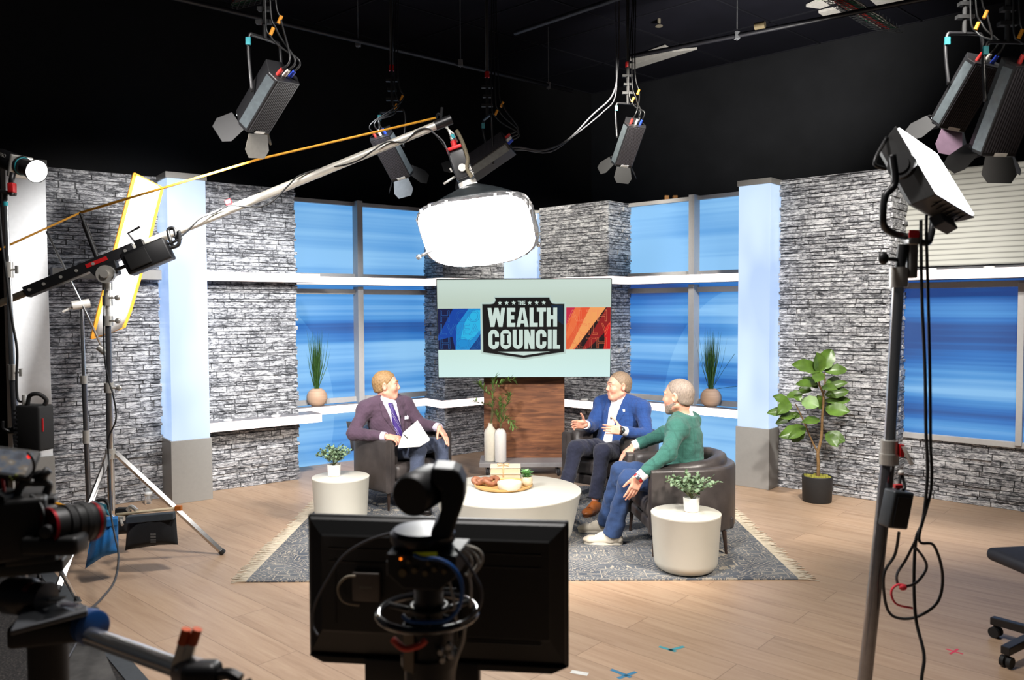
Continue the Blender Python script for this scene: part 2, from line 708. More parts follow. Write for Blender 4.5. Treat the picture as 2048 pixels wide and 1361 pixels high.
def stone_face(mb, p0, p1, n, z0, z1, seed, jag=(0.02, 0.02)):
    """courses of ledge stone on the plane p0-p1, each stone its own depth"""
    rnd = random.Random(seed)
    p0, p1 = V(p0), V(p1)
    L = (p1 - p0).length
    d = (p1 - p0).normalized()
    z = z0
    while z < z1 - 0.004:
        h = min(rnd.choice((0.030, 0.038, 0.048, 0.060, 0.034)), z1 - z)
        if z1 - z - h < 0.012:
            h = z1 - z
        a = -rnd.uniform(0, jag[0])
        end = L + rnd.uniform(0, jag[1])
        while a < end - 0.001:
            l = rnd.uniform(0.09, 0.36)
            if end - a - l < 0.05:
                l = end - a
            dep = rnd.choice((0.006, 0.009, 0.012, 0.015, 0.020)) + rnd.uniform(0, 0.006)
            g = 0.0012
            q = [p0 + d * (a + g), p0 + d * (a + l - g)]
            i1, i2 = rnd.uniform(0, 0.006), rnd.uniform(0, 0.006)
            bk = [q[0] - n * 0.02 + V((0, 0, z + g)), q[1] - n * 0.02 + V((0, 0, z + g)), q[1] - n * 0.02 + V((0, 0, z + h - g)), q[0] - n * 0.02 + V((0, 0, z + h - g))]
            t = [rnd.uniform(-0.005, 0.005) for _ in range(4)]
            fr = [q[0] + d * i1 + n * (dep + t[0]) + V((0, 0, z + g + 0.002)), q[1] - d * i2 + n * (dep + t[1]) + V((0, 0, z + g + 0.002)),
                  q[1] - d * i2 + n * (dep + t[2]) + V((0, 0, z + h - g - 0.003)), q[0] + d * i1 + n * (dep + t[3]) + V((0, 0, z + h - g - 0.003))]
            mb.add(bk + fr, [(4, 5, 6, 7), (0, 1, 5, 4), (1, 2, 6, 5), (2, 3, 7, 6), (3, 0, 4, 7)])
            a += l
        z += h


def slab(mb, side, s0, s1, o0, o1, z0, z1):
    b = [wp(side, s0, o0, z0), wp(side, s1, o0, z0), wp(side, s1, o1, z0), wp(side, s0, o1, z0)]
    mb.prism(b, (0, 0, z1 - z0))


def pier(label, side, s0, s1, off, seed, left=False, right=False, z1=TOP, back=0.0, jag=(0.02, 0.02)):
    o, d, n = WING[side]
    t = thing('stone_pier', label, 'stone wall', wp(side, (s0 + s1) / 2, off))
    m = MB()
    slab(m, side, s0, s1, back, off, 0, z1)
    m.build('backing', M_BACK, t)
    m = MB()
    stone_face(m, wp(side, s0, off), wp(side, s1, off), n, 0.0, z1, seed, jag)
    m.build('stone_cladding', M_STONE, t)
    if left:
        m = MB()
        stone_face(m, wp(side, s0, back), wp(side, s0, off), -d, 0.0, z1, seed + 1)
        m.build('stone_cladding', M_STONE, t)
    if right:
        m = MB()
        stone_face(m, wp(side, s1, off), wp(side, s1, back), d, 0.0, z1, seed + 2)
        m.build('stone_cladding', M_STONE, t)
    return t


def column(label, side, s0, s1, off, dep, zb, mtl, base_mat):
    """light box on a grey plinth with a grey cap"""
    t = thing('light_column', label, 'column', wp(side, (s0 + s1) / 2, off - dep / 2))
    g = 0.012
    m = MB()
    slab(m, side, s0 - g, s1 + g, off - dep - g, off + g, 0, zb)
    m.build('plinth', base_mat, t, bevel=0.003)
    m = MB()
    slab(m, side, s0, s1, off - dep, off, zb, TOP - 0.05)
    m.build('light_box', mtl, t, bevel=0.003)
    m = MB()
    slab(m, side, s0 - g, s1 + g, off - dep - g, off + g, TOP - 0.05, TOP + 0.005)
    m.build('cap', M_GREY, t, bevel=0.003)
    return t


def lit_shelf(label, side, pts, zt, th=0.092, glow=True, deep=0.02):
    """pts: (s, off) front corners; the back lies at back offsets"""
    front, back = pts
    t = thing('lit_shelf', label, 'shelf', wp(side, front[0][0], front[0][1], zt - th), group=None)
    def P(q, z):
        return wp(q[2] if len(q) > 2 else side, q[0], q[1], z)
    poly = [P(q, zt - th) for q in front] + [P(q, zt - th) for q in reversed(back)]
    m = MB()
    m.prism(poly, (0, 0, th))
    m.build('shelf_board', M_SHELF, t)
    m = MB()
    # light strip wrapped round the front edge
    o, d, n = WING[side]
    lo = [P(q, zt - th + 0.003) for q in front]
    for a, b in zip(lo[:-1], lo[1:]):
        dd = (b - a).normalized()
        nn = V((dd.y, -dd.x, 0))
        m.prism([a + nn * 0.001, b + nn * 0.001, b + nn * 0.010, a + nn * 0.010], (0, 0, th - 0.006))
    m.build('light_strip' if glow else 'edge_band', M_STRIP if glow else M_GREY, t)
    return t


# --- runs along the wings, read off the photograph's columns
PL, PR_ = 0.60, 0.45
sl_col0, sl_col1 = ws('L', 340, 0.94, 700), ws('L', 417, 0.94, 700)
sl2_end = ws('L', 590, PL)
sl1_a = ws('L', 96, PL)
slc = ws('L', 889, PR_)               # centre pier corner, left wing
sr_c = ws('R', 1216, PR_)
src_end = ws('R', 1262, 0.0)
sr_col0, sr_col1 = ws('R', 1476, 0.67), ws('R', 1539, 0.67)
sr1_end = ws('R', 1778, PR_)
CZ = 0.56

pier('dark stone wall section at far left behind the boom light stand', 'L', sl1_a, sl_col0 - 0.014, PL, 11)
pier('stone wall section right of the left lit column, with lit shelves', 'L', sl_col1 + 0.014, sl2_end, PL, 23, jag=(0.0, 0.03))
pier('stone pier half hidden behind the left edge of the TV', 'L', slc, ws('L', 1030, PR_), PR_, 37, left=True)
pier('stone pier to the upper right of the TV, right of the softbox', 'R', ws('R', 1082, PR_), sr_c, PR_, 41, right=True)
pier('stone wall section behind the fiddle leaf plant', 'R', sr_col1 + 0.014, sr1_end, PR_, 53, right=True, back=0.02)

column('pale blue lit column with grey plinth left of the boom pole middle', 'L', sl_col0, sl_col1, 0.94, 0.42, 0.585, M_COLUMN, M_GREY)
column('pale blue lit column with grey plinth near the fiddle leaf plant', 'R', sr_col0, sr_col1, 0.67, 0.42, 0.60, M_COLUMN, M_GREY)
M_UNLIT = mat('unlit_acrylic', (238, 240, 242), 0.4, var=0.03)
sl0 = ws('L', 18, 0.95)
column('unlit pale grey column at the left edge behind the black round studio lamp', 'L', ws('L', 18, 0.92), ws('L', 98, 0.92), 0.92, 0.42, 0.56, M_UNLIT, M_GREY)
# corner column, set square to the camera where the wings meet
cc = at(1055, 560, 10.25)
t = thing('light_column', 'narrow pale blue lit column in the set corner above the TV', 'column', (cc.x, cc.y, 0))
MB().box((cc.x, cc.y, 0.28), (0.62, 0.2, 0.56)).build('plinth', M_GREY, t)
MB().box((cc.x, cc.y, 1.78), (0.60, 0.18, 2.44)).build('light_box', M_COLUMN, t)
MB().box((cc.x, cc.y, 3.02), (0.62, 0.2, 0.04)).build('cap', M_GREY, t)

# --- framed back-lit panels
ZU, ZL = 2.10, 0.66                    # mid-heights of the two shelves


def panel_wall(label, side, s0, s1, mulls, panes):
    t = thing('backlit_panel_wall', label, 'wall panel', wp(side, (s0 + s1) / 2, 0))
    m = MB()
    slab(m, side, s0, s1, -0.10, -0.02, 0, TOP - 0.01)
    m.build('backing', M_BACK, t)
    for z0, z1, key in panes:
        xs = [s0] + mulls + [s1]
        for a, b in zip(xs[:-1], xs[1:]):
            m = MB()
            slab(m, side, a, b, -0.02, 0.0, z0, z1)
            m.build('graphic_panel', key, t)
    return t


def bar(t, name, side, s0, s1, o0, o1, z0, z1):
    m = MB()
    slab(m, side, s0, s1, o0, o1, z0, z1)
    return m.build(name, M_FRAME, t, bevel=0.002)


# left wing
mL = ws('L', 716, 0.05)
pl0, pl1 = sl2_end - 0.55, slc + 0.06
tL = panel_wall('blue backlit panel wall left of the TV behind the man in purple', 'L', pl0, pl1, [mL],
                [(0.0, ZL, GM['L', 'd']), (ZL, ZU, GM['L', 'm']), (ZU, TOP - 0.02, GM['L', 'u'])])
bar(tL, 'top_rail', 'L', pl0, pl1, 0, 0.05, TOP - 0.045, TOP)
for z in (ZL + 0.045, ZU + 0.05, ZU - 0.13):
    bar(tL, 'rail', 'L', pl0, pl1, 0, 0.05, z, z + 0.06)
for a, b in ((ZL + 0.04, ZU - 0.04), (ZU + 0.04, TOP + 0.01)):
    bar(tL, 'mullion', 'L', mL - 0.035, mL + 0.035, 0, 0.13, a, b)
# right wing
mR = ws('R', 1389, 0.05)
pr0, pr1 = src_end - 0.10, sr_col1
tR = panel_wall('blue backlit panel wall between the TV and the right lit column', 'R', pr0, pr1, [mR],
                [(0.0, ZL, GM['R', 'd']), (ZL, ZU, GM['R', 'm']), (ZU, TOP - 0.02, GM['R', 'u'])])
bar(tR, 'top_rail', 'R', pr0, pr1, 0, 0.05, TOP - 0.045, TOP)
for z in (ZL + 0.045, ZU + 0.05, ZU - 0.13):
    bar(tR, 'rail', 'R', pr0, pr1, 0, 0.05, z, z + 0.06)
for a, b in ((ZL + 0.04, ZU - 0.04), (ZU + 0.04, TOP + 0.01)):
    bar(tR, 'mullion', 'R', mR - 0.035, mR + 0.035, 0, 0.13, a, b)
# far right bay: grey slatted cloth over a blue panel over stone
k = NT('slatted_grey_cloth')
n = k.noise(k.coords((0.6, 0.6, 60)), 1, 3)
w = k.n('TexWave', wave_type='BANDS', bands_direction='Z')
w.inputs['Scale'].default_value = 6.5
w.inputs['Distortion'].default_value = 0.6
k.l(k.coords((0.4, 0.4, 1.0)), w.inputs['Vector'])
k.l(k.ramp(w.outputs[1], [(0.02, srgb(132, 132, 126)), (0.2, srgb(178, 178, 170)), (1.0, srgb(186, 186, 178))]), k.b.inputs['Base Color'])
k.b.inputs['Roughness'].default_value = 0.6
M_SLAT = k.m
s_a, s_b = sr1_end - 0.02, sr1_end + 2.1
t = thing('panel_bay', 'far right set bay with slatted grey cloth over a blue panel', 'wall panel', wp('R', (s_a + s_b) / 2, 0))
m = MB(); slab(m, 'R', s_a, s_b, -0.10, -0.02, 0, TOP - 0.01); m.build('backing', M_BACK, t)
m = MB(); slab(m, 'R', s_a, s_b, -0.02, 0.0, 2.17, TOP); m.build('slatted_cloth', M_SLAT, t)
m = MB(); slab(m, 'R', s_a, s_b, -0.02, 0.0, 0.58, 2.10); m.build('graphic_panel', graphic_mat('blue_streak_print_g', 'R', 0.34, 21.4, 1.5, 0.85), t)
m = MB(); stone_face(m, wp('R', s_a, 0.01), wp('R', s_b, 0.01), NR, 0.0, 0.555, 77); m.build('stone_cladding', M_STONE, t)
bar(t, 'rail', 'R', s_a, s_b, 0, 0.05, 0.555, 0.605)
bar(t, 'rail', 'R', s_a, s_b, 0, 0.05, 1.965, 2.02)
sm = ws('R', 2043, 0.05)
bar(t, 'mullion', 'R', sm - 0.025, sm + 0.025, 0, 0.07, 0.58, 2.0)

# --- shelves; SU, SD are the top levels
SU, SD = 2.165, 0.70
OP, OPN, OC = PL + 0.17, 0.22, PR_ + 0.13
e1 = ws('L', 643, OP, 840)
for zt, w in ((SU, 'upper'), (SD, 'lower')):
    lit_shelf(w + ' glowing shelf on the stone right of the left lit column', 'L',
              ([(sl_col1 + 0.013, OP), (e1, OP)], [(sl_col1 + 0.013, 0.5), (e1, 0.5)]), zt)
    lit_shelf(w + ' glowing shelf along the blue panels left of the TV', 'L',
              ([(e1 - 0.22, OPN), (slc - 0.13, OPN), (slc - 0.13, OC), (ws('L', 1046, OC), OC)],
               [(e1 - 0.22, 0.1), (slc + 0.05, 0.1), (slc + 0.05, 0.3), (ws('L', 1046, OC), 0.3)]), zt)
    lit_shelf(w + ' glowing shelf along the blue panels right of the TV', 'R',
              ([(ws('R', 1070, OC), OC), (sr_c + 0.13, OC), (sr_c + 0.13, OPN), (sr_col0 - 0.013, OPN)],
               [(ws('R', 1070, OC), 0.3), (sr_c - 0.05, 0.3), (sr_c - 0.05, 0.1), (sr_col0 - 0.013, 0.1)]), zt)
lit_shelf('glowing shelf at the right edge below the slatted grey cloth', 'R', ([(sr1_end + 0.05, 0.24), (s_b, 0.24)], [(sr1_end + 0.05, 0.0), (s_b, 0.0)]), 2.13)
lit_shelf('unlit pale shelf on the far left stone behind the bounce board', 'L', ([(sl1_a + 0.02, OP), (sl_col0 - 0.02, OP)], [(sl1_a + 0.02, 0.5), (sl_col0 - 0.02, 0.5)]), SU, glow=False)

# small white puck clamps on the shelves
pk = MB()
pk.lathe((0, 0, 0), (0, 0, 1), [(0, 0.001), (0, 0.045), (0.012, 0.045), (0.016, 0.03), (0.016, 0.001)], 20)


def puck(u, side, off, z, label):
    s = ws(side, u, off, 700)
    o = pk.build('puck_light', mat('white_puck', (232, 230, 226), 0.4), None, smooth=True, auto=40)
    o.location = wp(side, s, off, z)
    tag(o, label, 'puck light', 'puck lights on the lit shelves')


puck(453, 'L', OP - 0.07, SD, 'white puck on the lower lit shelf nearest the left lit column')
puck(549, 'L', OP - 0.07, SD, 'white puck on the lower lit shelf left of the grass vase')
puck(940, 'L', OC - 0.06, SD, 'white puck on the lower lit shelf beside the left twig vase')
puck(1168, 'R', OC - 0.06, SD, 'white puck on the lower lit shelf behind the man in blue')
puck(448, 'L', OP - 0.07, SU, 'white puck on the upper shelf nearest the left lit column')
puck(1860, 'R', 0.18, 2.13, 'white puck on the far right upper shelf left of the cables')
puck(1975, 'R', 0.18, 2.13, 'white puck on the far right upper shelf nearest the picture edge')

# ------------------------------------------------------------------ room shell
k = NT('oak_planks')
vv = k.coords((1, 1, 1), R(42))
b = k.n('TexBrick')
b.offset = 0.37
b.offset_frequency = 2
for nme, val in (('Scale', 1.0), ('Mortar Size', 0.0013), ('Mortar Smooth', 0.3), ('Brick Width', 1.8), ('Row Height', 0.23), ('Bias', 0.0)):
    b.inputs[nme].default_value = val
b.inputs['Color1'].default_value = (0.2, 0.2, 0.2, 1)
b.inputs['Color2'].default_value = (0.8, 0.8, 0.8, 1)
b.inputs['Mortar'].default_value = (0.5, 0.5, 0.5, 1)
k.l(vv, b.inputs['Vector'])
off = k.n('VectorMath', operation='MULTIPLY_ADD')
k.l(b.outputs['Color'], off.inputs[0])
off.inputs[1].default_value = (3.7, 9.1, 5)
k.l(vv, off.inputs[2])
mp = k.n('Mapping')
mp.inputs['Scale'].default_value = (1.3, 16, 1)
k.l(off.outputs[0], mp.inputs[0])
g1 = k.noise(mp.outputs[0], 1.0, 6, 0.62, 0.7)
mp2 = k.n('Mapping')
mp2.inputs['Scale'].default_value = (5, 70, 1)
k.l(off.outputs[0], mp2.inputs[0])
g2 = k.noise(mp2.outputs[0], 1.0, 3, 0.6)
gr = k.math('ADD', k.math('MULTIPLY', g1, 0.75), k.math('MULTIPLY', g2, 0.25))
wood = k.ramp(gr, [(0.28, srgb(150, 122, 98)), (0.44, srgb(172, 143, 117)), (0.58, srgb(181, 153, 127)), (0.74, srgb(190, 164, 139))])
pl = k.ramp(b.outputs['Color'], [(0.1, (0.90, 0.90, 0.90, 1)), (0.9, (1.04, 1.03, 1.02, 1))])
wood = k.mix(1.0, wood, pl, 'MULTIPLY')
wood = k.mix(b.outputs['Fac'], wood, srgb(96, 70, 50))
k.l(wood, k.b.inputs['Base Color'])
k.b.inputs['Roughness'].default_value = 0.42
k.bump(gr, 0.06, 0.002)
M_WOOD = k.m
M_BLACKWALL = mat('black_painted_wall', (20, 20, 22), 0.75, var=0.2, scale=2, spec=0.3)
M_WALLR = mat('black_wall_painted_glow', (36, 37, 40), 0.75, var=0.2, scale=2, spec=0.3)  # same black paint, lamp glow on the right wall put into its colour
M_CEIL = mat('black_ceiling_tile', (24, 24, 33), 0.8, var=0.25, scale=1.2, spec=0.2)

CEIL = 4.62
corner = at(1183, 187, 13.0)
CEIL = corner.z
wdl = V((-0.755, -0.656, 0)); wdr = V((0.755, -0.656, 0))
A0, A1, A2 = V((corner.x, corner.y, 0)), V((corner.x, corner.y, 0)) + wdl * 13, V((corner.x, corner.y, 0)) + wdr * 12
m = MB(); m.add([(-9, -1.5, 0), (9, -1.5, 0), (9, 13.4, 0), (-9, 13.4, 0), (-9, -1.5, -0.1), (9, -1.5, -0.1), (9, 13.4, -0.1), (-9, 13.4, -0.1)],
                [(0, 1, 2, 3), (7, 6, 5, 4), (0, 4, 5, 1), (1, 5, 6, 2), (2, 6, 7, 3), (3, 7, 4, 0)])
struct(m.build('floor', M_WOOD))
for nm, a, b, o in (('wall_left', A1, A0, V((-0.656, 0.755, 0))), ('wall_right', A0, A2, V((0.656, 0.755, 0)))):
    m = MB(); m.prism([a, b, b + o * 0.15, a + o * 0.15], (0, 0, CEIL + 0.1)); struct(m.build(nm, M_BLACKWALL if nm == 'wall_left' else M_WALLR))
m = MB(); m.prism([V((-9, -1.5, CEIL)), V((9, -1.5, CEIL)), V((9, 13.4, CEIL)), V((-9, 13.4, CEIL))], (0, 0, 0.1)); struct(m.build('ceiling', M_CEIL))

# ------------------------------------------------------------------ rug
k = NT('woven_rug')
vc = k.coords((1, 1, 1))
sx = k.n('SeparateXYZ'); k.l(vc, sx.inputs[0])
RX0, RX1, RY0, RY1 = -1.76, 1.88, 5.17, 7.93
x = k.math('ADD', sx.outputs[0], -(RX0 + RX1) / 2)
y = k.math('ADD', sx.outputs[1], -(RY0 + RY1) / 2)
ex = k.math('SUBTRACT', (RX1 - RX0) / 2, k.math('ABSOLUTE', x))
ey = k.math('SUBTRACT', (RY1 - RY0) / 2, k.math('ABSOLUTE', y))
edge = k.math('MINIMUM', ex, ey)


def lines(val, lo, hi):
    return k.math('MULTIPLY', k.math('GREATER_THAN', val, lo), k.math('LESS_THAN', val, hi))


acc = None
for lo, hi in ((0.0, 0.012), (0.255, 0.263), (0.275, 0.283), (0.56, 0.568), (0.58, 0.588)):
    q = lines(edge, lo, hi)
    acc = q if acc is None else k.math('MAXIMUM', acc, q)
# geometric medallions: stepped contours round scattered centres, mirrored about the middle
px = k.math('PINGPONG', x, 0.62)
py = k.math('PINGPONG', y, 0.46)
cbm = k.n('CombineXYZ'); k.l(px, cbm.inputs[0]); k.l(py, cbm.inputs[1])


def motif(scale, freq, wid, metric, rnd_):
    vo = k.n('TexVoronoi', distance=metric, feature='F1')
    vo.inputs['Scale'].default_value = scale
    vo.inputs['Randomness'].default_value = rnd_
    k.l(cbm.outputs[0], vo.inputs['Vector'])
    fr = k.math('FRACT', k.math('MULTIPLY', vo.outputs['Distance'], freq))
    return k.math('LESS_THAN', fr, wid)


m1 = motif(4.2, 6.0, 0.20, 'MANHATTAN', 0.9)
m2 = motif(9.0, 4.0, 0.26, 'CHEBYCHEV', 1.0)
orn = k.noise(cbm.outputs[0], 13.0, 2, 0.5, 0.5)
ol = k.math('LESS_THAN', k.math('FRACT', k.math('MULTIPLY', orn, 10.0)), 0.26)
s1 = k.noise(cbm.outputs[0], 5.5, 1)
g1_ = k.math('GREATER_THAN', s1, 0.55)
g2_ = k.math('LESS_THAN', s1, 0.44)
pat = k.math('ADD', k.math('MULTIPLY', m1, g1_), k.math('MULTIPLY', m2, g2_))
pat = k.math('ADD', pat, k.math('MULTIPLY', ol, k.math('SUBTRACT', 1.0, k.math('ADD', g1_, g2_))))
pat = k.math('MAXIMUM', pat, acc)
wear = k.noise(vc, 60.0, 3, 0.7)
pat = k.math('MULTIPLY', pat, k.math('MULTIPLY_ADD', wear, 1.7, -0.30))
blot = k.ramp(k.noise(vc, 3.0, 3), [(0.35, srgb(80, 85, 93)), (0.65, srgb(110, 113, 117))])
k.l(k.mix(pat, blot, srgb(196, 184, 164)), k.b.inputs['Base Color'])
k.b.inputs['Roughness'].default_value = 0.95
k.b.inputs['Specular IOR Level'].default_value = 0.1
k.bump(k.noise(vc, 260.0, 1), 0.5, 0.003)
M_RUG = k.m
M_FRINGE = mat('cream_cotton', (192, 181, 162), 0.95, var=0.12, scale=40)
rug = thing('area_rug', 'grey and cream patterned rug with cream fringe under the armchairs', 'rug', ((RX0 + RX1) / 2, (RY0 + RY1) / 2, 0))
m = MB(); m.box(((RX0 + RX1) / 2, (RY0 + RY1) / 2, 0.0055), (RX1 - RX0, RY1 - RY0, 0.009)); m.build('rug_body', M_RUG, rug)
for sx_, xe in ((-1, RX0), (1, RX1)):
    m = MB()
    yy = RY0
    while yy < RY1:
        l = random.uniform(0.07, 0.13)
        b = random.uniform(-0.03, 0.03)
        m.tube([(xe - sx_ * 0.004, yy, 0.008), (xe + sx_ * l * 0.5, yy + b * 0.4, 0.010), (xe + sx_ * l, yy + b, 0.004)], lambda t: 0.0045 * (1 - 0.35 * t), n=5, smooth=False)
        yy += random.uniform(0.008, 0.014)
    f = m.build('fringe', M_FRINGE, rug)
    f['kind'] = 'stuff'

# ------------------------------------------------------------------ drum tables
M_CREAM = mat('cream_plaster', (194, 191, 180), 0.5, var=0.02, scale=6, spec=0.35)


def drum(name, label, c, r, h, rb, fil, group=None):
    t = thing(name, label, 'table', (c[0], c[1], 0.010), 0, group)
    z0 = 0.010
    m = MB()
    prof = [(z0, 0.001), (z0, rb - fil)]
    for i in range(1, 9):
        a = i / 8 * math.pi / 2
        prof.append((z0 + fil * (1 - math.cos(a)), rb - fil + fil * math.sin(a)))
    prof += [(h - 0.012, r - 0.001), (h - 0.010, r)]
    m.lathe((c[0], c[1], 0), (0, 0, 1), prof, 72)
    m.build('table_body', M_CREAM, t, smooth=True, auto=35)
    m = MB()
    m.lathe((c[0], c[1], 0), (0, 0, 1), [(h - 0.010, r - 0.003), (h - 0.010, r), (h - 0.002, r), (h, r - 0.003), (h, 0.001)], 72)
    m.build('table_top', M_CREAM, t, smooth=True, auto=35)
    return t


CT = (-0.035, 6.15, 0.385)
drum('coffee_table', 'large round cream drum coffee table in the middle of the rug', CT, 0.567, CT[2], 0.50, 0.08)
TRP, TLP = (1.18, 5.38, 0.40), (-1.435, 6.60, 0.40)
drum('side_table', 'small cream drum side table in front of the man in green', TRP, 0.236, 0.40, 0.215, 0.07, 'small cream side tables')
drum('side_table', 'small cream drum side table left of the man in purple', TLP, 0.236, 0.40, 0.215, 0.07, 'small cream side tables')

# ------------------------------------------------------------------ things on the coffee table
M_TRAY = mat('light_bamboo', (190, 150, 92), 0.45, var=0.08, scale=8, stretch=(1, 8, 1))
tc_ = fl(1007, 974, CT[2])
tray = MB()
tray.lathe((tc_.x, tc_.y, CT[2]), (0, 0, 1), [(0.001, 0.001), (0.001, 0.215), (0.010, 0.229), (0.024, 0.232), (0.025, 0.222), (0.016, 0.216), (0.016, 0.001)], 56)
tag(tray.build('serving_tray', M_TRAY, None, smooth=True, auto=35), 'round light wood tray on the coffee table', 'tray')
TZ = CT[2] + 0.017
# pretzel-shaped brown knot
kc = fl(971, 970, TZ)
m = MB()
pts = []
for i in range(40):
    a = i / 40 * 2 * math.pi
    pts.append((kc.x + 0.075 * math.cos(a) * (1 + 0.25 * math.cos(2 * a)) + 0.01 * math.sin(2 * a), kc.y + 0.06 * math.sin(a) + 0.02 * math.sin(2 * a), TZ + 0.030 + 0.014 * math.sin(3 * a)))
m.tube(pts[::2], 0.020, n=10, closed=True)
m.tube([(kc.x - 0.06, kc.y - 0.03, TZ + 0.03), (kc.x - 0.01, kc.y, TZ + 0.045), (kc.x + 0.05, kc.y + 0.03, TZ + 0.03)], 0.018, n=10)
tag(m.build('decorative_knot', mat('brown_braided_wood', (142, 92, 66), 0.5, var=0.25, scale=50, bump=0.4), None, smooth=True), 'brown braided knot ornament on the wooden tray', 'ornament')
bc = fl(1019, 978, TZ)
m = MB()
m.lathe((bc.x, bc.y, TZ), (0, 0, 1), [(0.0, 0.001), (0.0, 0.082), (0.010, 0.090), (0.047, 0.096), (0.053, 0.094), (0.050, 0.088), (0.040, 0.084), (0.040, 0.001)], 40)
tag(m.build('shallow_bowl', mat('ivory_ceramic', (206, 198, 180), 0.35, var=0.03), None, smooth=True, auto=40), 'shallow ivory ceramic bowl on the wooden tray', 'bowl')

M_GREEN = mat('grey_green_leaf', (96, 134, 84), 0.5, var=0.45, scale=60)
M_GREEN2 = mat('eucalyptus_leaf', (112, 136, 104), 0.55, var=0.45, scale=50)
M_STEM = mat('green_stem', (98, 104, 62), 0.6)


def leaf(mb, p, d, L, W, up=None, curl=0.15, n=5):
    """one pointed leaf with a folded middle"""
    d = V(d).normalized()
    u = up or V((0, 0, 1))
    s = d.cross(u)
    s = s.normalized() if s.length > 1e-4 else V((1, 0, 0))
    nn = s.cross(d)
    rows = []
    for i in range(n + 1):
        t = i / n
        w = W * math.sin(math.pi * min(1, t * 0.94 + 0.03)) ** 0.8 * 0.5
        c = V(p) + d * (L * t) - nn * (curl * L * t * t)
        rows.append([c - s * w + nn * w * 0.25, c, c + s * w + nn * w * 0.25])
    mb.grid(rows)


def bush(mb, stems, base, R_, H_, n, L, seed, W=0.7):
    rnd = random.Random(seed)
    base = V(base)
    for i in range(n):
        a, e = rnd.uniform(0, 6.28), rnd.uniform(0.0, 1.0) ** 0.7
        tip = base + V((R_ * math.cos(a) * math.sin(e * 1.45), R_ * math.sin(a) * math.sin(e * 1.45), H_ * (0.45 + 0.55 * math.cos(e * 1.35)) * rnd.uniform(0.75, 1.05)))
        mid = base.lerp(tip, 0.5) + V((0, 0, 0.02))
        stems.tube([base, mid, tip], 0.0013, n=4, smooth=False)
        for j in range(12):
            t = 0.28 + 0.72 * j / 11
            p = (base.lerp(mid, t * 2) if t < 0.5 else mid.lerp(tip, t * 2 - 1))
            d = V((rnd.uniform(-1, 1), rnd.uniform(-1, 1), rnd.uniform(-0.2, 0.9)))
            leaf(mb, p, d, L * rnd.uniform(0.7, 1.2), L * W, n=3, up=V((rnd.uniform(-1, 1), rnd.uniform(-1, 1), 1)).normalized())


# succulent in a cream pot on the tray
sp = fl(1054, 972, TZ)
t = thing('succulent_pot', 'little succulent in a round cream pot on the wooden tray', 'potted plant', (sp.x, sp.y, TZ))
m = MB(); m.lathe(sp, (0, 0, 1), [(0, 0.001), (0, 0.026), (0.02, 0.042), (0.045, 0.046), (0.07, 0.040), (0.072, 0.036), (0.062, 0.034), (0.06, 0.001)], 28)
m.build('pot', mat('sand_ceramic', (206, 190, 160), 0.6, var=0.1), t, smooth=True, auto=45)
m = MB(); st = MB()
for i in range(60):
    a = random.uniform(0, 6.28); e = random.uniform(0, 1.2)
    leaf(m, sp + V((0.012 * math.cos(a), 0.012 * math.sin(a), 0.06 + random.uniform(0, 0.035))), (math.cos(a) * math.sin(e), math.sin(a) * math.sin(e), math.cos(e)), random.uniform(0.03, 0.055), 0.02, curl=0.3, n=4)
leaf(m, sp + V((-0.01, 0, 0.09)), (-0.8, 0, 0.6), 0.06, 0.02)
m.build('leaves', mat('succulent_green', (120, 168, 106), 0.45, var=0.3, scale=60), t, smooth=True)
# two stacked books tied with twine, on the table behind the tray
bk = fl(1011, 962, CT[2])
bk.y += 0.10
M_PAGE = mat('cream_paper', (196, 176, 148), 0.8, var=0.08, scale=3, stretch=(1, 1, 90))
for i, lab in ((0, 'lower of the two cream books behind the tray'), (1, 'upper of the two cream books behind the tray, tied with twine')):
    z = CT[2] + i * 0.052
    t = thing('book', lab, 'book', (bk.x, bk.y, z), 0.0, 'cream books on the coffee table')
    MB().box((bk.x, bk.y + 0.002, z + 0.026), (0.242, 0.168, 0.042)).build('page_block', M_PAGE, t)
    m = MB()
    m.box((bk.x, bk.y, z + 0.0030), (0.25, 0.175, 0.004)); m.box((bk.x, bk.y, z + 0.0490), (0.25, 0.175, 0.004)); m.box((bk.x, bk.y + 0.0875, z + 0.026), (0.25, 0.004, 0.048))
    m.build('cover', mat('linen_cover', (206, 192, 170), 0.8, var=0.06, scale=80), t)
m = MB()
x0, y0, z0, z1 = bk.x - 0.02, bk.y, CT[2] + 0.001, CT[2] + 0.1055
m.tube([(x0, y0 - 0.09, z0 + 0.002), (x0, y0 - 0.09, z1), (x0, y0 + 0.092, z1), (x0, y0 + 0.092, z0 + 0.002)], 0.003, n=6, smooth=False)
for a in (-1, 1):
    m.tube([(x0, y0, z1 + 0.003), (x0 + a * 0.03, y0 - 0.01, z1 + 0.022), (x0 + a * 0.048, y0 - 0.015, z1 + 0.012), (x0 + a * 0.025, y0 - 0.01, z1 + 0.004)], 0.003, n=6)
    m.tube([(x0, y0, z1 + 0.003), (x0 + a * 0.03, y0 - 0.03, z1 + 0.006), (x0 + a * 0.045, y0 - 0.05, z1 + 0.004)], 0.0028, n=6)
tag(m.build('twine', mat('jute_twine', (196, 160, 112), 0.9), None, smooth=True), 'twine bow tied round the two cream books', 'twine')

# potted eucalyptus on the side tables
M_WPOT = mat('white_pot', (232, 230, 224), 0.45, var=0.03)


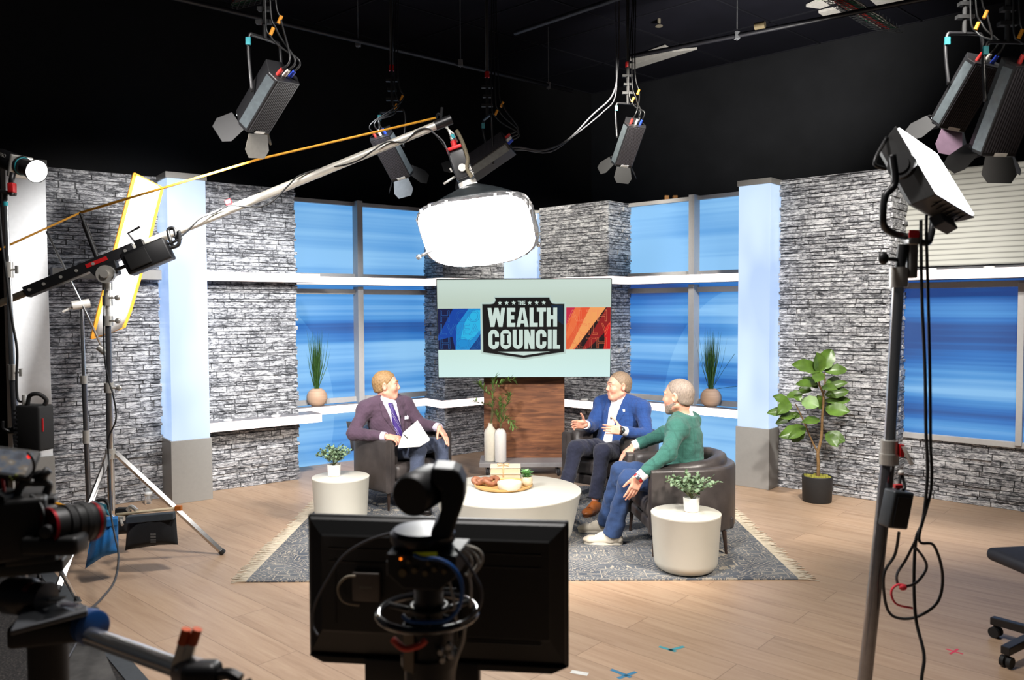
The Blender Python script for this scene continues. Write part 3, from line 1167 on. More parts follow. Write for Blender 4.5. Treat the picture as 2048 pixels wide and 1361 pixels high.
def euca(label, P, seed, R_, H_):
    z = P[2]
    t = thing('potted_plant', label, 'potted plant', (P[0], P[1], z), 0, 'eucalyptus pots on the side tables')
    MB().lathe((P[0], P[1], z), (0, 0, 1), [(0.003, 0.001), (0.003, 0.05), (0.094, 0.056), (0.096, 0.052), (0.085, 0.050), (0.085, 0.001)], 36).build('pot', M_WPOT, t, smooth=True, auto=40)
    MB().lathe((P[0], P[1], z), (0, 0, 1), [(0.0, 0.001), (0.0, 0.048), (0.004, 0.048), (0.004, 0.001)], 30).build('cork_foot', M_TRAY, t)
    mb, st = MB(), MB()
    bush(mb, st, (P[0], P[1], z + 0.085), R_, H_, 34, 0.030, seed)
    st.build('stems', M_STEM, t)
    mb.build('leaves', M_GREEN2, t, smooth=True)


euca('bushy eucalyptus in a white pot on the right side table', (TRP[0] + 0.045, TRP[1] + 0.03, 0.40), 5, 0.19, 0.175)
euca('bushy eucalyptus in a white pot on the left side table', (TLP[0] - 0.06, TLP[1] + 0.02, 0.40), 9, 0.165, 0.18)

# ------------------------------------------------------------------ grass in ribbed vases on the lower shelves
M_VASE = mat('ribbed_sand_vase', (192, 158, 132), 0.6, var=0.12, scale=4, stretch=(1, 1, 25))
M_GRASS = mat('dark_grass', (50, 84, 34), 0.5, var=0.35, scale=30)


def grass_vase(label, u, side, seed, extra=False):
    P = wp(side, ws(side, u, OPN - 0.12, 800), OPN - 0.12, SD)
    t = thing('grass_vase', label, 'vase', P, 0, 'grass vases on the lower lit shelf')
    prof = [(0, 0.001), (0, 0.05)]
    for i in range(41):
        a = -1.0 + 2.15 * i / 40
        r = 0.115 * math.cos(a) + (0.0022 if i % 2 else -0.0008)
        prof.append((0.094 + 0.112 * math.sin(a), r))
    prof += [(0.192, 0.038), (0.186, 0.001)]
    prof = [(h, r) for h, r in prof]
    MB().lathe(P, (0, 0, 1), prof, 36).build('vase_body', M_VASE, t, smooth=True)
    rnd = random.Random(seed)
    m = MB()
    for i in range(120):
        a, e = rnd.uniform(0, 6.28), abs(rnd.gauss(0, 0.15)) + 0.02
        L = rnd.uniform(0.38, 0.70)
        d = V((math.cos(a) * math.sin(e), math.sin(a) * math.sin(e) * 0.5, math.cos(e)))
        b = P + V((rnd.uniform(-0.022, 0.022), rnd.uniform(-0.022, 0.022), 0.18))
        mid, tip = b + d * L * 0.55, b + d * L * 0.9 + V((0, 0, L * 0.1)) - V((d.x, d.y, 0)) * 0.1 * L
        s = V((math.sin(a * 3), math.cos(a * 3), 0)) * 0.0042
        m.grid([[b - s * 0.5, b + s * 0.5], [b.lerp(mid, 0.5) - s, b.lerp(mid, 0.5) + s], [mid - s * 0.8, mid + s * 0.8], [tip - s * 0.1, tip + s * 0.1]])
    if extra:
        b = P + V((0, 0, 0.17))
        m.tube([b, b + V((0.08, -0.03, 0.03)), b + V((0.26, -0.10, 0.06))], 0.0025, n=5)
        m.tube([b, b + V((0.12, -0.03, 0.22)), b + V((0.24, -0.08, 0.42))], 0.0022, n=5)
    m.build('grass', M_GRASS, t, smooth=True)


grass_vase('grass in a ribbed sand vase on the shelf left of the man in purple', 634, 'L', 3)
grass_vase('grass in a ribbed sand vase on the shelf behind the man in green', 1422, 'R', 8, True)

# ------------------------------------------------------------------ fiddle leaf plant
FP = fl(1634, 1003)
t = thing('fiddle_leaf_plant', 'tall fiddle leaf plant in a black pot before the right stone wall', 'potted plant', FP)
MB().lathe(FP, (0, 0, 1), [(0, 0.001), (0, 0.118), (0.012, 0.128), (0.235, 0.135), (0.24, 0.130), (0.215, 0.124), (0.215, 0.001)], 40).build('pot', mat('black_pot', (40, 41, 43), 0.6, var=0.1), t, smooth=True, auto=40)
m = MB()
for i in range(110):
    a, r = random.uniform(0, 6.28), 0.12 * math.sqrt(random.random())
    m.ellip(FP + V((r * math.cos(a), r * math.sin(a), 0.216 + random.uniform(0, 0.012))), (0.016, 0.016, 0.012), n=7, m=5)
m.build('moss', mat('moss', (132, 128, 48), 0.9, var=0.4, scale=40), t, smooth=True)
ZO = 1510, 680, 855 / 220.0


def fpx(x, y, dy=0.0):
    return at(ZO[0] + x / ZO[2], ZO[1] + y / ZO[2], FP.y + dy)


m = MB()
m.tube([fpx(490, 1080), fpx(493, 960), fpx(490, 880), fpx(515, 760), fpx(522, 600), fpx(532, 440), fpx(500, 350), fpx(495, 290)], lambda q: 0.017 - 0.009 * q, n=8)
m.tube([fpx(490, 880), fpx(440, 780), fpx(385, 650), fpx(345, 560), fpx(315, 500)], lambda q: 0.009 - 0.004 * q, n=8)
m.tube([fpx(530, 450), fpx(545, 330), fpx(538, 260)], 0.006, n=6)
m.build('trunk', mat('tan_bark', (120, 92, 56), 0.8, var=0.3, scale=40, bump=0.3), t, smooth=True)
M_FIDDLE = mat('fiddle_leaf', (78, 106, 38), 0.38, var=0.45, scale=7, spec=0.6)
M_FIDDLE_PALE = mat('fiddle_leaf_underside', (118, 146, 88), 0.5, var=0.2, scale=9)


def fiddle(mb, base, tip, W, depth, cup=0.10, seed=0):
    rnd = random.Random(seed)
    a, b = fpx(*base, depth[0]), fpx(*tip, depth[1])
    d = b - a
    L = d.length
    d.normalize()
    s = d.cross(V((0.25 * rnd.uniform(-1, 1), -1, 0.55))).normalized()
    nn = s.cross(d)
    if nn.y > 0:
        nn = -nn
    rows = []
    N = 10
    for i in range(N + 1):
        q = i / N
        w = W * (0.08 + 1.05 * (math.sin(math.pi * q ** 0.85) ** 0.75) * (0.72 + 0.42 * q)) * 0.5
        if i == N:
            w = W * 0.06
        c = a + d * (L * q) + nn * (cup * L * (math.sin(math.pi * q) - 0.4 * q))
        row = []
        for j in range(9):
            e = -1 + j / 4
            ww = w * (1 + 0.07 * math.sin(q * 17 + seed + (e > 0) * 2))
            row.append(c + s * (ww * e) + nn * (0.10 * W * abs(e) ** 1.5 + 0.018 * W * math.sin(q * 22) * abs(e) - 0.02 * W * (abs(e) < 0.1)))
        rows.append(row)
    mb.grid(rows)


LV = [((490, 235), (600, 75), 0.14, (0, 0)), ((500, 240), (290, 195), 0.125, (-.02, -.1)), ((495, 260), (480, 100), 0.135, (-.02, -.06)), ((500, 250), (470, 330), 0.11, (-.03, -.16)),
      ((540, 245), (715, 235), 0.10, (0, -.03)), ((500, 235), (575, 210), 0.08, (0, .1)), ((480, 345), (318, 345), 0.075, (0, -.12)), ((490, 380), (370, 290), 0.09, (0, .1)),
      ((520, 370), (640, 385), 0.075, (0, -.14)), ((550, 375), (720, 330), 0.065, (0, -.05)), ((545, 340), (660, 300), 0.06, (0, .08)), ((545, 435), (730, 400), 0.095, (0, -.06)),
      ((560, 415), (680, 385), 0.08, (0, .08)), ((545, 480), (740, 470), 0.08, (0, -.02)), ((550, 545), (735, 560), 0.125, (0, -.14)), ((545, 560), (640, 500), 0.09, (0, .06)),
      ((365, 475), (495, 520), 0.135, (-.02, -.12)), ((480, 430), (520, 540), 0.09, (0, .03)), ((380, 420), (245, 440), 0.07, (0, .1)), ((310, 430), (355, 480), 0.07, (0, -.06)),
      ((270, 500), (140, 440), 0.09, (0, -.02)), ((270, 490), (180, 575), 0.10, (0, -.12)), ((250, 560), (95, 570), 0.075, (0, .02)), ((300, 585), (195, 605), 0.075, (0, -.10)),
      ((330, 570), (160, 655), 0.07, (0, .05)), ((360, 590), (260, 600), 0.07, (0, .08)), ((500, 625), (365, 640), 0.075, (0, -.1)), ((395, 690), (190, 755), 0.12, (0, -.06)),
      ((390, 690), (260, 770), 0.08, (0, -.12)), ((390, 730), (285, 790), 0.07, (0, .05)), ((545, 740), (700, 790), 0.12, (0, -.08)), ((560, 730), (640, 835), 0.10, (0, -.12)), ((440, 400), (340, 380), 0.08, (0, .06))]
m, mp_ = MB(), MB()
for i, (a, b, w, dd) in enumerate(LV):
    fiddle(mp_ if i == 16 else m, a, b, w * 1.05, dd, seed=i)
m.build('leaves', M_FIDDLE, t, smooth=True)
mp_.build('leaf', M_FIDDLE_PALE, t, smooth=True)

# ------------------------------------------------------------------ TV and its rolling stand
TVY = 8.45
TC = at(1048.5, 658, TVY)
TW, TH = 1.835, 1.045
TROT = Matrix.Rotation(R(7.0), 3, 'X')     # top leans towards the seats
tvt = thing('television', 'large television with THE WEALTH COUNCIL on its screen', 'television', TC)


def tvp(x, y, d=0.0):                      # x right, y up, d towards the room
    return TC + TROT @ V((x, -d, y))


def flat(mb, poly, d, th=0.0006):
    e = TROT @ V((0, -th, 0))
    mb.prism([tvp(px_, py_, d) for px_, py_ in poly], e)


m = MB(); m.rbox(tvp(0, 0, -0.028), (TW + 0.018, 0.05, TH + 0.018), 0.008, TROT)
m.build('housing', mat('tv_black', (16, 16, 17), 0.35), tvt)
k = NT('screen_mint')
tcx = k.n('TexCoord'); spx = k.n('SeparateXYZ'); k.l(tcx.outputs['Generated'], spx.inputs[0])
cr = k.ramp(k.math('ADD', spx.outputs[2], k.math('MULTIPLY', k.noise(k.coords((0.5, 0.5, 0.5), 0, 'Generated'), 2, 1), 0.12)), [(0.05, srgb(208, 238, 236)), (0.45, srgb(200, 226, 216)), (0.8, srgb(186, 202, 188)), (1.05, srgb(198, 216, 206))])
k.l(cr, k.b.inputs['Emission Color']); k.b.inputs['Emission Strength'].default_value = 1.0
k.b.inputs['Base Color'].default_value = (0.01, 0.01, 0.01, 1); k.b.inputs['Roughness'].default_value = 0.25
m = MB(); flat(m, [(-TW / 2, -TH / 2), (TW / 2, -TH / 2), (TW / 2, TH / 2), (-TW / 2, TH / 2)], -0.002, 0.0035)
scr = m.build('screen', k.m, tvt)


def em(name, c, s=1.0):
    m_ = emitter('screen_' + name, c, s)
    m_.node_tree.nodes['Principled BSDF'].inputs['Base Color'].default_value = (0.008, 0.008, 0.008, 1)
    m_.node_tree.nodes['Principled BSDF'].inputs['Roughness'].default_value = 0.3
    m_.node_tree.nodes['Principled BSDF'].inputs['Specular IOR Level'].default_value = 0.08
    return m_


S = 1860 / TW


def q(zx, zy):
    return ((zx - 1015) / S, (640 - zy) / (1040 / TH))


def poly(name, pts, col, d, par=scr):
    mb = MB(); flat(mb, [q(*p_) for p_ in pts], d); return mb.build(name, em(name + str(col), col), par)


D1, D2, D3, D4 = 0.0024, 0.0034, 0.0044, 0.0056


def band(name, polys):
    for i, (pts, col) in enumerate(polys):
        mb = MB(); flat(mb, [q(*p_) for p_ in pts], 0.0018 + 0.00025 * i, 0.0002)
        mb.build(name, em(name + str(i), col), scr)


band('blue_banner', [([(86, 422), (545, 422), (545, 862), (86, 862)], (12, 40, 110)), ([(86, 422), (250, 422), (130, 640), (86, 700)], (14, 22, 66)),
                     ([(255, 422), (430, 422), (270, 862), (86, 862), (86, 720)], (10, 66, 160)), ([(420, 422), (545, 422), (545, 700), (420, 862), (275, 862), (290, 600)], (26, 138, 206)),
                     ([(470, 440), (545, 440), (545, 650), (440, 760), (330, 740), (380, 560)], (40, 178, 226)), ([(430, 862), (545, 690), (545, 862)], (8, 62, 130)), ([(86, 760), (240, 720), (270, 862), (86, 862)], (10, 20, 62))])
band('red_banner', [([(1465, 415), (1943, 415), (1943, 862), (1465, 862)], (224, 92, 52)), ([(1465, 415), (1560, 415), (1465, 600)], (196, 40, 72)), ([(1560, 415), (1700, 415), (1480, 760), (1465, 700)], (232, 110, 62)),
                    ([(1720, 415), (1890, 415), (1620, 780), (1540, 862), (1500, 862)], (240, 160, 92)), ([(1620, 415), (1720, 415), (1560, 650)], (226, 84, 48)),
                    ([(1890, 415), (1943, 415), (1943, 862), (1560, 862)], (34, 14, 18)), ([(1900, 415), (1943, 415), (1943, 620), (1720, 840), (1680, 862), (1640, 862)], (142, 24, 26)), ([(1880, 640), (1943, 560), (1943, 862), (1870, 862)], (206, 26, 32)), ([(1720, 862), (1890, 720), (1870, 862)], (22, 12, 14))])
# badge
arc1 = [(690 + 0 * i, 0) for i in ()]
badge = [(700, 310), (1282, 310)] + [(1300 + 30 - 45 * math.cos(a), 310 + 66 * math.sin(a)) for a in (0.35, 0.7, 1.05, 1.35)] + [(1350, 378), (1442, 378), (1442, 888), (1008, 952), (572, 888), (568, 378), (650, 378)] + [(670 + 45 * math.cos(a), 310 + 66 * math.sin(a)) for a in (1.35, 1.05, 0.7, 0.35)]
cxy = (1006, 630)
outer = [(cxy[0] + (x_ - cxy[0]) * 1.052, cxy[1] + (y_ - cxy[1]) * 1.075) for x_, y_ in badge]
poly('badge_edge', outer, (188, 208, 200), D1)
rim = [(cxy[0] + (x_ - cxy[0]) * 1.012, cxy[1] + (y_ - cxy[1]) * 1.018) for x_, y_ in badge]
poly('badge_rim', rim, (150, 168, 162), D2)
poly('badge', badge, (14, 14, 16), D3)
poly('badge_chevron', [(725, 884), (1292, 884), (1008, 926)], (200, 220, 212), D4)
poly('badge_glow', [(1300, 390), (1430, 390), (1438, 600), (1380, 560)], (12, 36, 58), D3 + 0.0008)


def glyph(ch, w, h, t):
    """block letter as flat pieces in a w x h cell"""
    r = lambda a, b, c, d: [(a, b), (c, b), (c, d), (a, d)]

    def ring(a0, a1, cap_gap=0):
        out = []
        rr = w / 2
        pth = []
        for i in range(49):
            a = 2 * math.pi * i / 48
            cx_, sy = math.cos(a), math.sin(a)
            yo = (h / 2 - rr) * (1 if sy >= 0 else -1)
            pth.append(((w / 2 + rr * cx_, h / 2 + yo + rr * sy), (w / 2 + (rr - t) * cx_, h / 2 + yo + (rr - t) * sy), math.degrees(a)))
        for A_, B_ in zip(pth[:-1], pth[1:]):
            am = (A_[2] + B_[2]) / 2
            if a0 <= am <= a1:
                out.append([A_[0], B_[0], B_[1], A_[1]])
        return out
    if ch == 'H': return [r(0, 0, t, h), r(w - t, 0, w, h), r(t, h / 2 - t / 2, w - t, h / 2 + t / 2)]
    if ch == 'E': return [r(0, 0, t, h), r(t, 0, w, t), r(t, h - t, w, h), r(t, h / 2 - t / 2, w * 0.88, h / 2 + t / 2)]
    if ch == 'L': return [r(0, 0, t, h), r(t, 0, w, t)]
    if ch == 'T': return [r(w / 2 - t / 2, 0, w / 2 + t / 2, h - t), r(0, h - t, w, h)]
    if ch == 'I': return [r(w / 2 - t / 2, 0, w / 2 + t / 2, h)]
    if ch == 'A': return [[(0, 0), (t, 0), (w / 2 + t * 0.1, h), (w / 2 - t * 0.6, h)], [(w - t, 0), (w, 0), (w / 2 + t * 0.6, h), (w / 2 - t * 0.1, h)], r(w * 0.24, h * 0.18, w * 0.76, h * 0.18 + t * 0.8)]
    if ch == 'W':
        o_ = []
        for x0, x1 in ((0, w * 0.27), (w * 0.5, w * 0.27), (w * 0.5, w * 0.73), (w, w * 0.73)):
            s_ = t if x0 < w * 0.4 else (-t if x0 > w * 0.6 else 0)
            if x0 == w * 0.5:
                o_.append([(x0 - t / 2, h), (x0 + t / 2, h), (x1 + t / 2, 0), (x1 - t / 2, 0)])
            else:
                o_.append([(x0, h), (x0 + s_, h), (x1 + t / 2, 0), (x1 - t / 2, 0)])
        return o_
    if ch == 'N': return [r(0, 0, t, h), r(w - t, 0, w, h), [(0, h), (t, h), (w, 0), (w - t, 0)]]
    if ch == 'O': return ring(0, 360) + [r(0, w / 2, t, h - w / 2), r(w - t, w / 2, w, h - w / 2)]
    if ch == 'U': return ring(180, 360) + [r(0, w / 2, t, h), r(w - t, w / 2, w, h)]
    if ch == 'C': return ring(0, 360) + [r(0, w / 2, t, h - w / 2), r(w - t, h * 0.62, w, h - w / 2), r(w - t, w / 2, w, h * 0.38)]
    return []


def word(name, items, y0, y1, t, col, d):
    """items: (char, x0, x1) in the zoomed screen's units"""
    mb = MB()
    for ch, x0, x1 in items:
        for pc in glyph(ch, x1 - x0, y1 - y0, t):
            flat(mb, [q(x0 + a, y1 - b) for a, b in pc], d, 0.0004)
    return mb.build(name, em(name, col), scr)


LC = (202, 220, 212)
word('lettering', [('W', 622, 812), ('E', 830, 918), ('A', 930, 1062), ('L', 1072, 1160), ('T', 1150, 1248), ('H', 1256, 1368)], 416, 618, 42, LC, D4)
word('lettering', [('C', 630, 742), ('O', 758, 874), ('U', 890, 1000), ('N', 1016, 1126), ('C', 1142, 1252), ('I', 1262, 1318), ('L', 1324, 1400)], 648, 856, 42, LC, D4)
word('lettering', [('T', 945, 972), ('H', 976, 1002), ('E', 1006, 1028)], 342, 386, 9, LC, D4)
poly('monogram', [(788, 690), (846, 690), (846, 704), (824, 704), (824, 796), (846, 796), (846, 810), (788, 810), (788, 796), (810, 796), (810, 704), (788, 704)], (16, 16, 18), D4 + 0.001)
m = MB()
for cx_ in (755, 828, 902, 1074, 1148, 1224):
    pts = []
    for i in range(10):
        a = math.pi / 2 + i * math.pi / 5
        rr = 25 if i % 2 == 0 else 10.5
        pts.append((cx_ + rr * math.cos(a), 364 - rr * math.sin(a)))
    for i in range(0, 10, 2):
        flat(m, [q(*pts[i - 1]), q(*pts[i]), q(*pts[(i + 1) % 10]), q(cx_, 364)], D4, 0.0004)
m.build('stars', em('stars', LC), scr)


def outline(txt, zx, zy, hgt, col, zmax=1938):
    """thin outlined words running behind the badge"""
    cu = bpy.data.curves.new('outline', 'FONT')
    cu.body = txt
    cu.size = hgt
    cu.fill_mode = 'NONE'
    cu.bevel_depth = 0.0016
    cu.bevel_resolution = 0
    o = bpy.data.objects.new('tmp', cu)
    C.objects.link(o)
    dg = bpy.context.evaluated_depsgraph_get()
    me = bpy.data.meshes.new_from_object(o.evaluated_get(dg))
    bpy.data.objects.remove(o)
    x0, y0 = q(zx, zy)
    fit = min(1.0, (q(zmax, 0)[0] - x0) / max(v_.co.x for v_ in me.vertices))
    mb = MB()
    mb.add([tvp(x0 + fit * v_.co.x, y0 + v_.co.y, 0.0042 + 0.2 * v_.co.z) for v_ in me.vertices], [tuple(p_.vertices) for p_ in me.polygons])
    mb.build('outlined_words', em('outline' + str(col), col), scr)


for txt, zx, zy, col in (('H CO', 100, 560, (38, 96, 170)), ('LWEA', 100, 702, (46, 110, 180)), ('H CO', 100, 850, (38, 100, 168)), ('ALTH', 1478, 560, (240, 140, 96)), ('NCIL V', 1470, 702, (232, 120, 78)), ('ALTH', 1478, 850, (220, 110, 74))):
    outline(txt, zx, zy, 0.172, col, 1938 if zx > 1000 else 540)
# rolling stand
k = NT('walnut_board')
g = k.noise(k.coords((2.2, 1, 26)), 1.0, 6, 0.65, 1.0)
g2 = k.noise(k.coords((1, 1, 3)), 2.0, 2)
k.l(k.ramp(k.math('ADD', k.math('MULTIPLY', g, 0.7), k.math('MULTIPLY', g2, 0.3)), [(0.34, srgb(72, 44, 30)), (0.48, srgb(112, 70, 46)), (0.62, srgb(148, 98, 64)), (0.75, srgb(164, 118, 84))]), k.b.inputs['Base Color'])
k.b.inputs['Roughness'].default_value = 0.5
M_WALNUT = k.m
c0 = at(1049, 925, 8.62)
ct = thing('rolling_tv_stand', 'walnut board TV stand on a grey castered base below the television', 'TV stand', (c0.x, 8.72, 0))
MB().box((c0.x, 8.74, 0.14 + 0.52), (0.885, 0.05, 1.02)).build('walnut_panel', M_WALNUT, ct, bevel=0.003)
M_STAND = mat('grey_steel', (158, 156, 158), 0.4, metal=0.3, var=0.05)
MB().box((c0.x - 0.02, 8.66, 0.125), (0.93, 0.46, 0.05)).build('base_plate', M_STAND, ct, bevel=0.004)
MB().box((c0.x, 8.66, 1.35), (0.30, 0.10, 0.5)).build('wall_mount', M_STAND, ct)
m = MB(); m.box((c0.x, 8.55, 1.5), (0.34, 0.12, 0.3)); m.build('tv_bracket', M_STAND, ct)
for dx in (-0.40, 0.36):
    for dy in (-0.17, 0.17):
        x_, y_ = c0.x + dx, 8.66 + dy
        w = MB(); w.lathe((x_ - 0.014, y_, 0.042), (1, 0, 0), [(0, 0.001), (0, 0.036), (0.006, 0.042), (0.022, 0.042), (0.028, 0.036), (0.028, 0.001)], 22)
        cst = w.build('caster', mat('caster_rubber', (44, 44, 48), 0.6), ct, smooth=True, auto=40)
        w = MB(); w.box((x_ - 0.021, y_ + 0.01, 0.065), (0.005, 0.04, 0.07)); w.box((x_ + 0.021, y_ + 0.01, 0.065), (0.005, 0.04, 0.07)); w.box((x_, y_ + 0.01, 0.098), (0.05, 0.05, 0.006))
        w.build('fork', M_STAND, cst)
# two vases on the base plate
BZ = 0.152
M_BOTTLE = mat('matte_bisque', (226, 220, 204), 0.7, var=0.04)
M_BOTTLE2 = mat('matte_white', (232, 230, 226), 0.6, var=0.03)
M_TWIG = mat('olive_leaf', (104, 134, 66), 0.5, var=0.4, scale=40)


def twig_vase(label, u, Y, prof, mtl, twigs, seed):
    P = at(u, 900, Y); P.z = BZ
    t = thing('vase', label, 'vase', P, 0, 'tall white vases under the television')
    MB().lathe(P, (0, 0, 1), prof, 36).build('vase_body', mtl, t, smooth=True, auto=50)
    rnd = random.Random(seed)
    st, lf = MB(), MB()
    top = prof[-2][0]
    for pts in twigs:
        path = [at(a, b, Y + c) for a, b, c in pts]
        path = [P + V((0, 0, top - 0.05))] + path
        st.tube(path, 0.0025, n=5)
        sp_ = spline(path)
        n_ = len(sp_)
        for i in range(n_ // 3, n_):
            for _ in range(2):
                d = (sp_[min(i + 1, n_ - 1)] - sp_[i - 1]).normalized() + V((rnd.uniform(-1, 1), rnd.uniform(-0.6, 0.6), rnd.uniform(-0.3, 0.7)))
                leaf(lf, sp_[i], d, rnd.uniform(0.045, 0.085), 0.017, n=3)
    st.build('branch', M_STEM, t, smooth=True)
    lf.build('leaves', M_TWIG, t, smooth=True)


twig_vase('taller white vase with narrow neck and leafy twigs under the television', 981, 8.56,
          [(0, 0.001), (0, 0.062), (0.005, 0.066), (0.30, 0.068), (0.33, 0.062), (0.375, 0.026), (0.40, 0.023), (0.405, 0.026), (0.40, 0.018), (0.36, 0.001)], M_BOTTLE,
          [[(986, 830, 0), (985, 800, -.02), (987, 770, -.03), (990, 757, -.05)], [(986, 822, 0), (978, 812, .02), (962, 807, -.06), (950, 804, -.08)], [(986, 800, 0), (972, 785, .0), (962, 775, -.05), (958, 768, -.08)], [(987, 780, -.02), (1000, 770, -.03), (1010, 762, -.04), (1026, 760, -.06)]], 4)
twig_vase('shorter white vase with leafy twigs under the television, nearer the room', 1001, 8.50,
          [(0, 0.001), (0, 0.058), (0.005, 0.062), (0.30, 0.063), (0.335, 0.052), (0.345, 0.035), (0.352, 0.036), (0.345, 0.026), (0.3, 0.001)], M_BOTTLE2,
          [[(1002, 850, 0), (1004, 830, -.02), (1000, 812, -.04), (1003, 800, -.06)], [(1003, 850, 0), (1012, 838, .02), (1022, 842, -.02), (1026, 852, -.04)], [(1002, 848, 0), (1008, 820, .0), (1016, 806, -.03), (1020, 792, -.03), (1014, 790, -.05)], [(1001, 850, 0), (996, 838, -.03), (993, 828, -.06)]], 6)

# ------------------------------------------------------------------ leather tub chairs
k = NT('dark_leather')
n = k.noise(k.coords((1, 1, 1)), 6, 5, 0.6)
n2 = k.noise(k.coords((1, 1, 1)), 120, 2, 0.5)
k.l(k.ramp(n, [(0.3, srgb(48, 44, 44)), (0.7, srgb(74, 68, 66))]), k.b.inputs['Base Color'])
k.l(k.ramp(n, [(0.3, (0.34, 0.34, 0.34, 1)), (0.7, (0.48, 0.48, 0.48, 1))]), k.b.inputs['Roughness'])
k.bump(k.math('ADD', k.math('MULTIPLY', n, 0.8), k.math('MULTIPLY', n2, 0.15)), 0.35, 0.006)
M_LEATHER = k.m
M_LEG = mat('dark_walnut_leg', (52, 38, 32), 0.4)


def u_path(hw, back, front, n=14, r=None):
    """open U seen from above: arms run forward (-y is front); returns list of (point, outward normal)"""
    r = r or hw
    out = []
    for i in range(5):
        q_ = i / 5
        out.append((V((-hw, front + (back - r - front) * q_, 0)), V((-1, 0, 0))))
    for i in range(n + 1):
        a = math.pi - math.pi * i / n
        out.append((V(((hw - r) * (1 if a < math.pi / 2 else -1) * 0 + hw * math.cos(a), back - r + r * math.sin(a), 0)), V((math.cos(a), math.sin(a), 0))))
    for i in range(5):
        q_ = (i + 1) / 5
        out.append((V((hw, back - r + (front - back + r) * q_, 0)), V((1, 0, 0))))
    return out


def sweep(path, prof):
    """prof: closed outline (outward, z)"""
    mb = MB()
    mb.loft([[p_ + nn * a + V((0, 0, b)) for a, b in prof] for p_, nn in path])
    return mb


def rrect(w0, w1, z0, z1, r, n=4):
    out = []
    for cx_, cz, a0 in ((w1 - r, z1 - r, 0), (w0 + r, z1 - r, 90), (w0 + r, z0 + r, 180), (w1 - r, z0 + r, 270)):
        for i in range(n + 1):
            a = R(a0 + 90 * i / n)
            out.append((cx_ + r * math.cos(a), cz + r * math.sin(a)))
    return out


def make_chair(label):
    t = thing('armchair', label, 'armchair', (0, 0, 0), 0, 'dark leather tub chairs on the rug')
    zb = 0.17
    hw, bk_, fr_ = 0.385, 0.38, -0.355
    sh = sweep(u_path(hw, bk_, fr_, r=0.36), rrect(-0.10, 0.0, zb, 0.64, 0.022)).build('outer_shell', M_LEATHER, t, smooth=True, auto=50)
    m = MB()
    for s in (-1, 1):
        m.tube([(s * (hw - 0.05), fr_ - 0.002, zb + 0.02), (s * (hw - 0.05), fr_ - 0.002, 0.625)], 0.004, n=6, smooth=False)
    m.build('seam_piping', M_LEATHER, sh)
    # pillowy inner back, swept round and rising to the back
    pth = u_path(hw - 0.115, bk_ - 0.115, fr_ + 0.05, r=0.265)
    mb = MB()
    N_ = len(pth)
    rings = []
    for i, (p_, nn) in enumerate(pth):
        b = math.sin(math.pi * i / (N_ - 1)) ** 2
        puff = 1 + 0.05 * math.sin(i * 2.1)
        rings.append([p_ + nn * (a * puff) + V((0, 0, zz)) for a, zz in rrect(-0.055, 0.055, 0.36, 0.655 + 0.055 * b * puff, 0.05, 5)])
    mb.loft(rings)
    mb.build('inner_back_cushion', M_LEATHER, t, smooth=True)
    MB().rbox((0, -0.035, 0.335), (0.545, 0.64, 0.15), 0.055, None, 5).build('seat_cushion', M_LEATHER, t, smooth=True)
    MB().rbox((0, -0.02, 0.215), (0.55, 0.64, 0.09), 0.02).build('seat_base', M_LEATHER, t, smooth=True, auto=40)
    for sx_, sy_ in ((-1, -1), (1, -1), (-1, 1), (1, 1)):
        x_, y_ = sx_ * 0.325, (-0.315 if sy_ < 0 else 0.20)
        MB().loft([MB._ring(V((x_ + sx_ * 0.012, y_ + sy_ * 0.012, 0.010)), V((0, 0, 1)), 0.010, 10), MB._ring(V((x_, y_, zb + 0.005)), V((0, 0, 1)), 0.018, 10)]).build('leg', M_LEG, t, smooth=True, auto=40)
    return t


def facing(dx, dy):                    # turn so that the chair's front (-y) looks along (dx, dy)
    return math.atan2(dx, -dy)


def put(o, x_, y_, rz, z=0.0):
    o.location = (x_, y_, z)
    o.rotation_euler = (0, 0, rz)


CH_H = (-1.10, 7.45, facing(0.72, -0.69))
CH_B = (0.985, 7.46, facing(-0.62, -0.785))
CH_G = (1.30, 6.02, facing(-0.99, -0.10))
chair = make_chair('dark leather tub chair holding the man in the purple jacket')
put(chair, *CH_H)
for (x_, y_, rz), lab in ((CH_B, 'dark leather tub chair holding the man in the blue jacket'), (CH_G, 'dark leather tub chair holding the man in the green jacket')):
    dup(chair, lab, Matrix.Translation((x_, y_, 0)) @ Matrix.Rotation(rz, 4, 'Z'))
# dark throw pillow behind the man in purple
m = MB()
pc = at(724, 870, 7.70)
rings = []
for i in range(13):
    a = -1 + i / 6
    w = (1 - abs(a) ** 2.5) * 0.07 + 0.004
    rings.append([pc + Matrix.Rotation(R(40), 3, 'Z') @ Matrix.Rotation(R(-18), 3, 'X') @ V((0.13 * a * (1 + 0.12 * abs(b)), w * (1 - abs(b) ** 2.5) * sgn + 0.002 * sgn, 0.13 * b * (1 + 0.12 * abs(a)))) for b, sgn in [(j / 4 - 1, 1) for j in range(9)] + [(1 - j / 4, -1) for j in range(9)]])
m.loft(rings)
tag(m.build('throw_pillow', mat('black_velvet', (34, 32, 36), 0.8, sheen=0.3), None, smooth=True), 'small dark pillow on the tub chair behind the man in purple', 'pillow')

# ------------------------------------------------------------------ people
def frame(fwd, up=(0, 0, 1)):
    """columns: person's right, forward, up"""
    f = V(fwd).normalized()
    u = V(up)
    r = f.cross(u).normalized()
    u = r.cross(f).normalized()
    return Matrix(((r.x, f.x, u.x), (r.y, f.y, u.y), (r.z, f.z, u.z)))


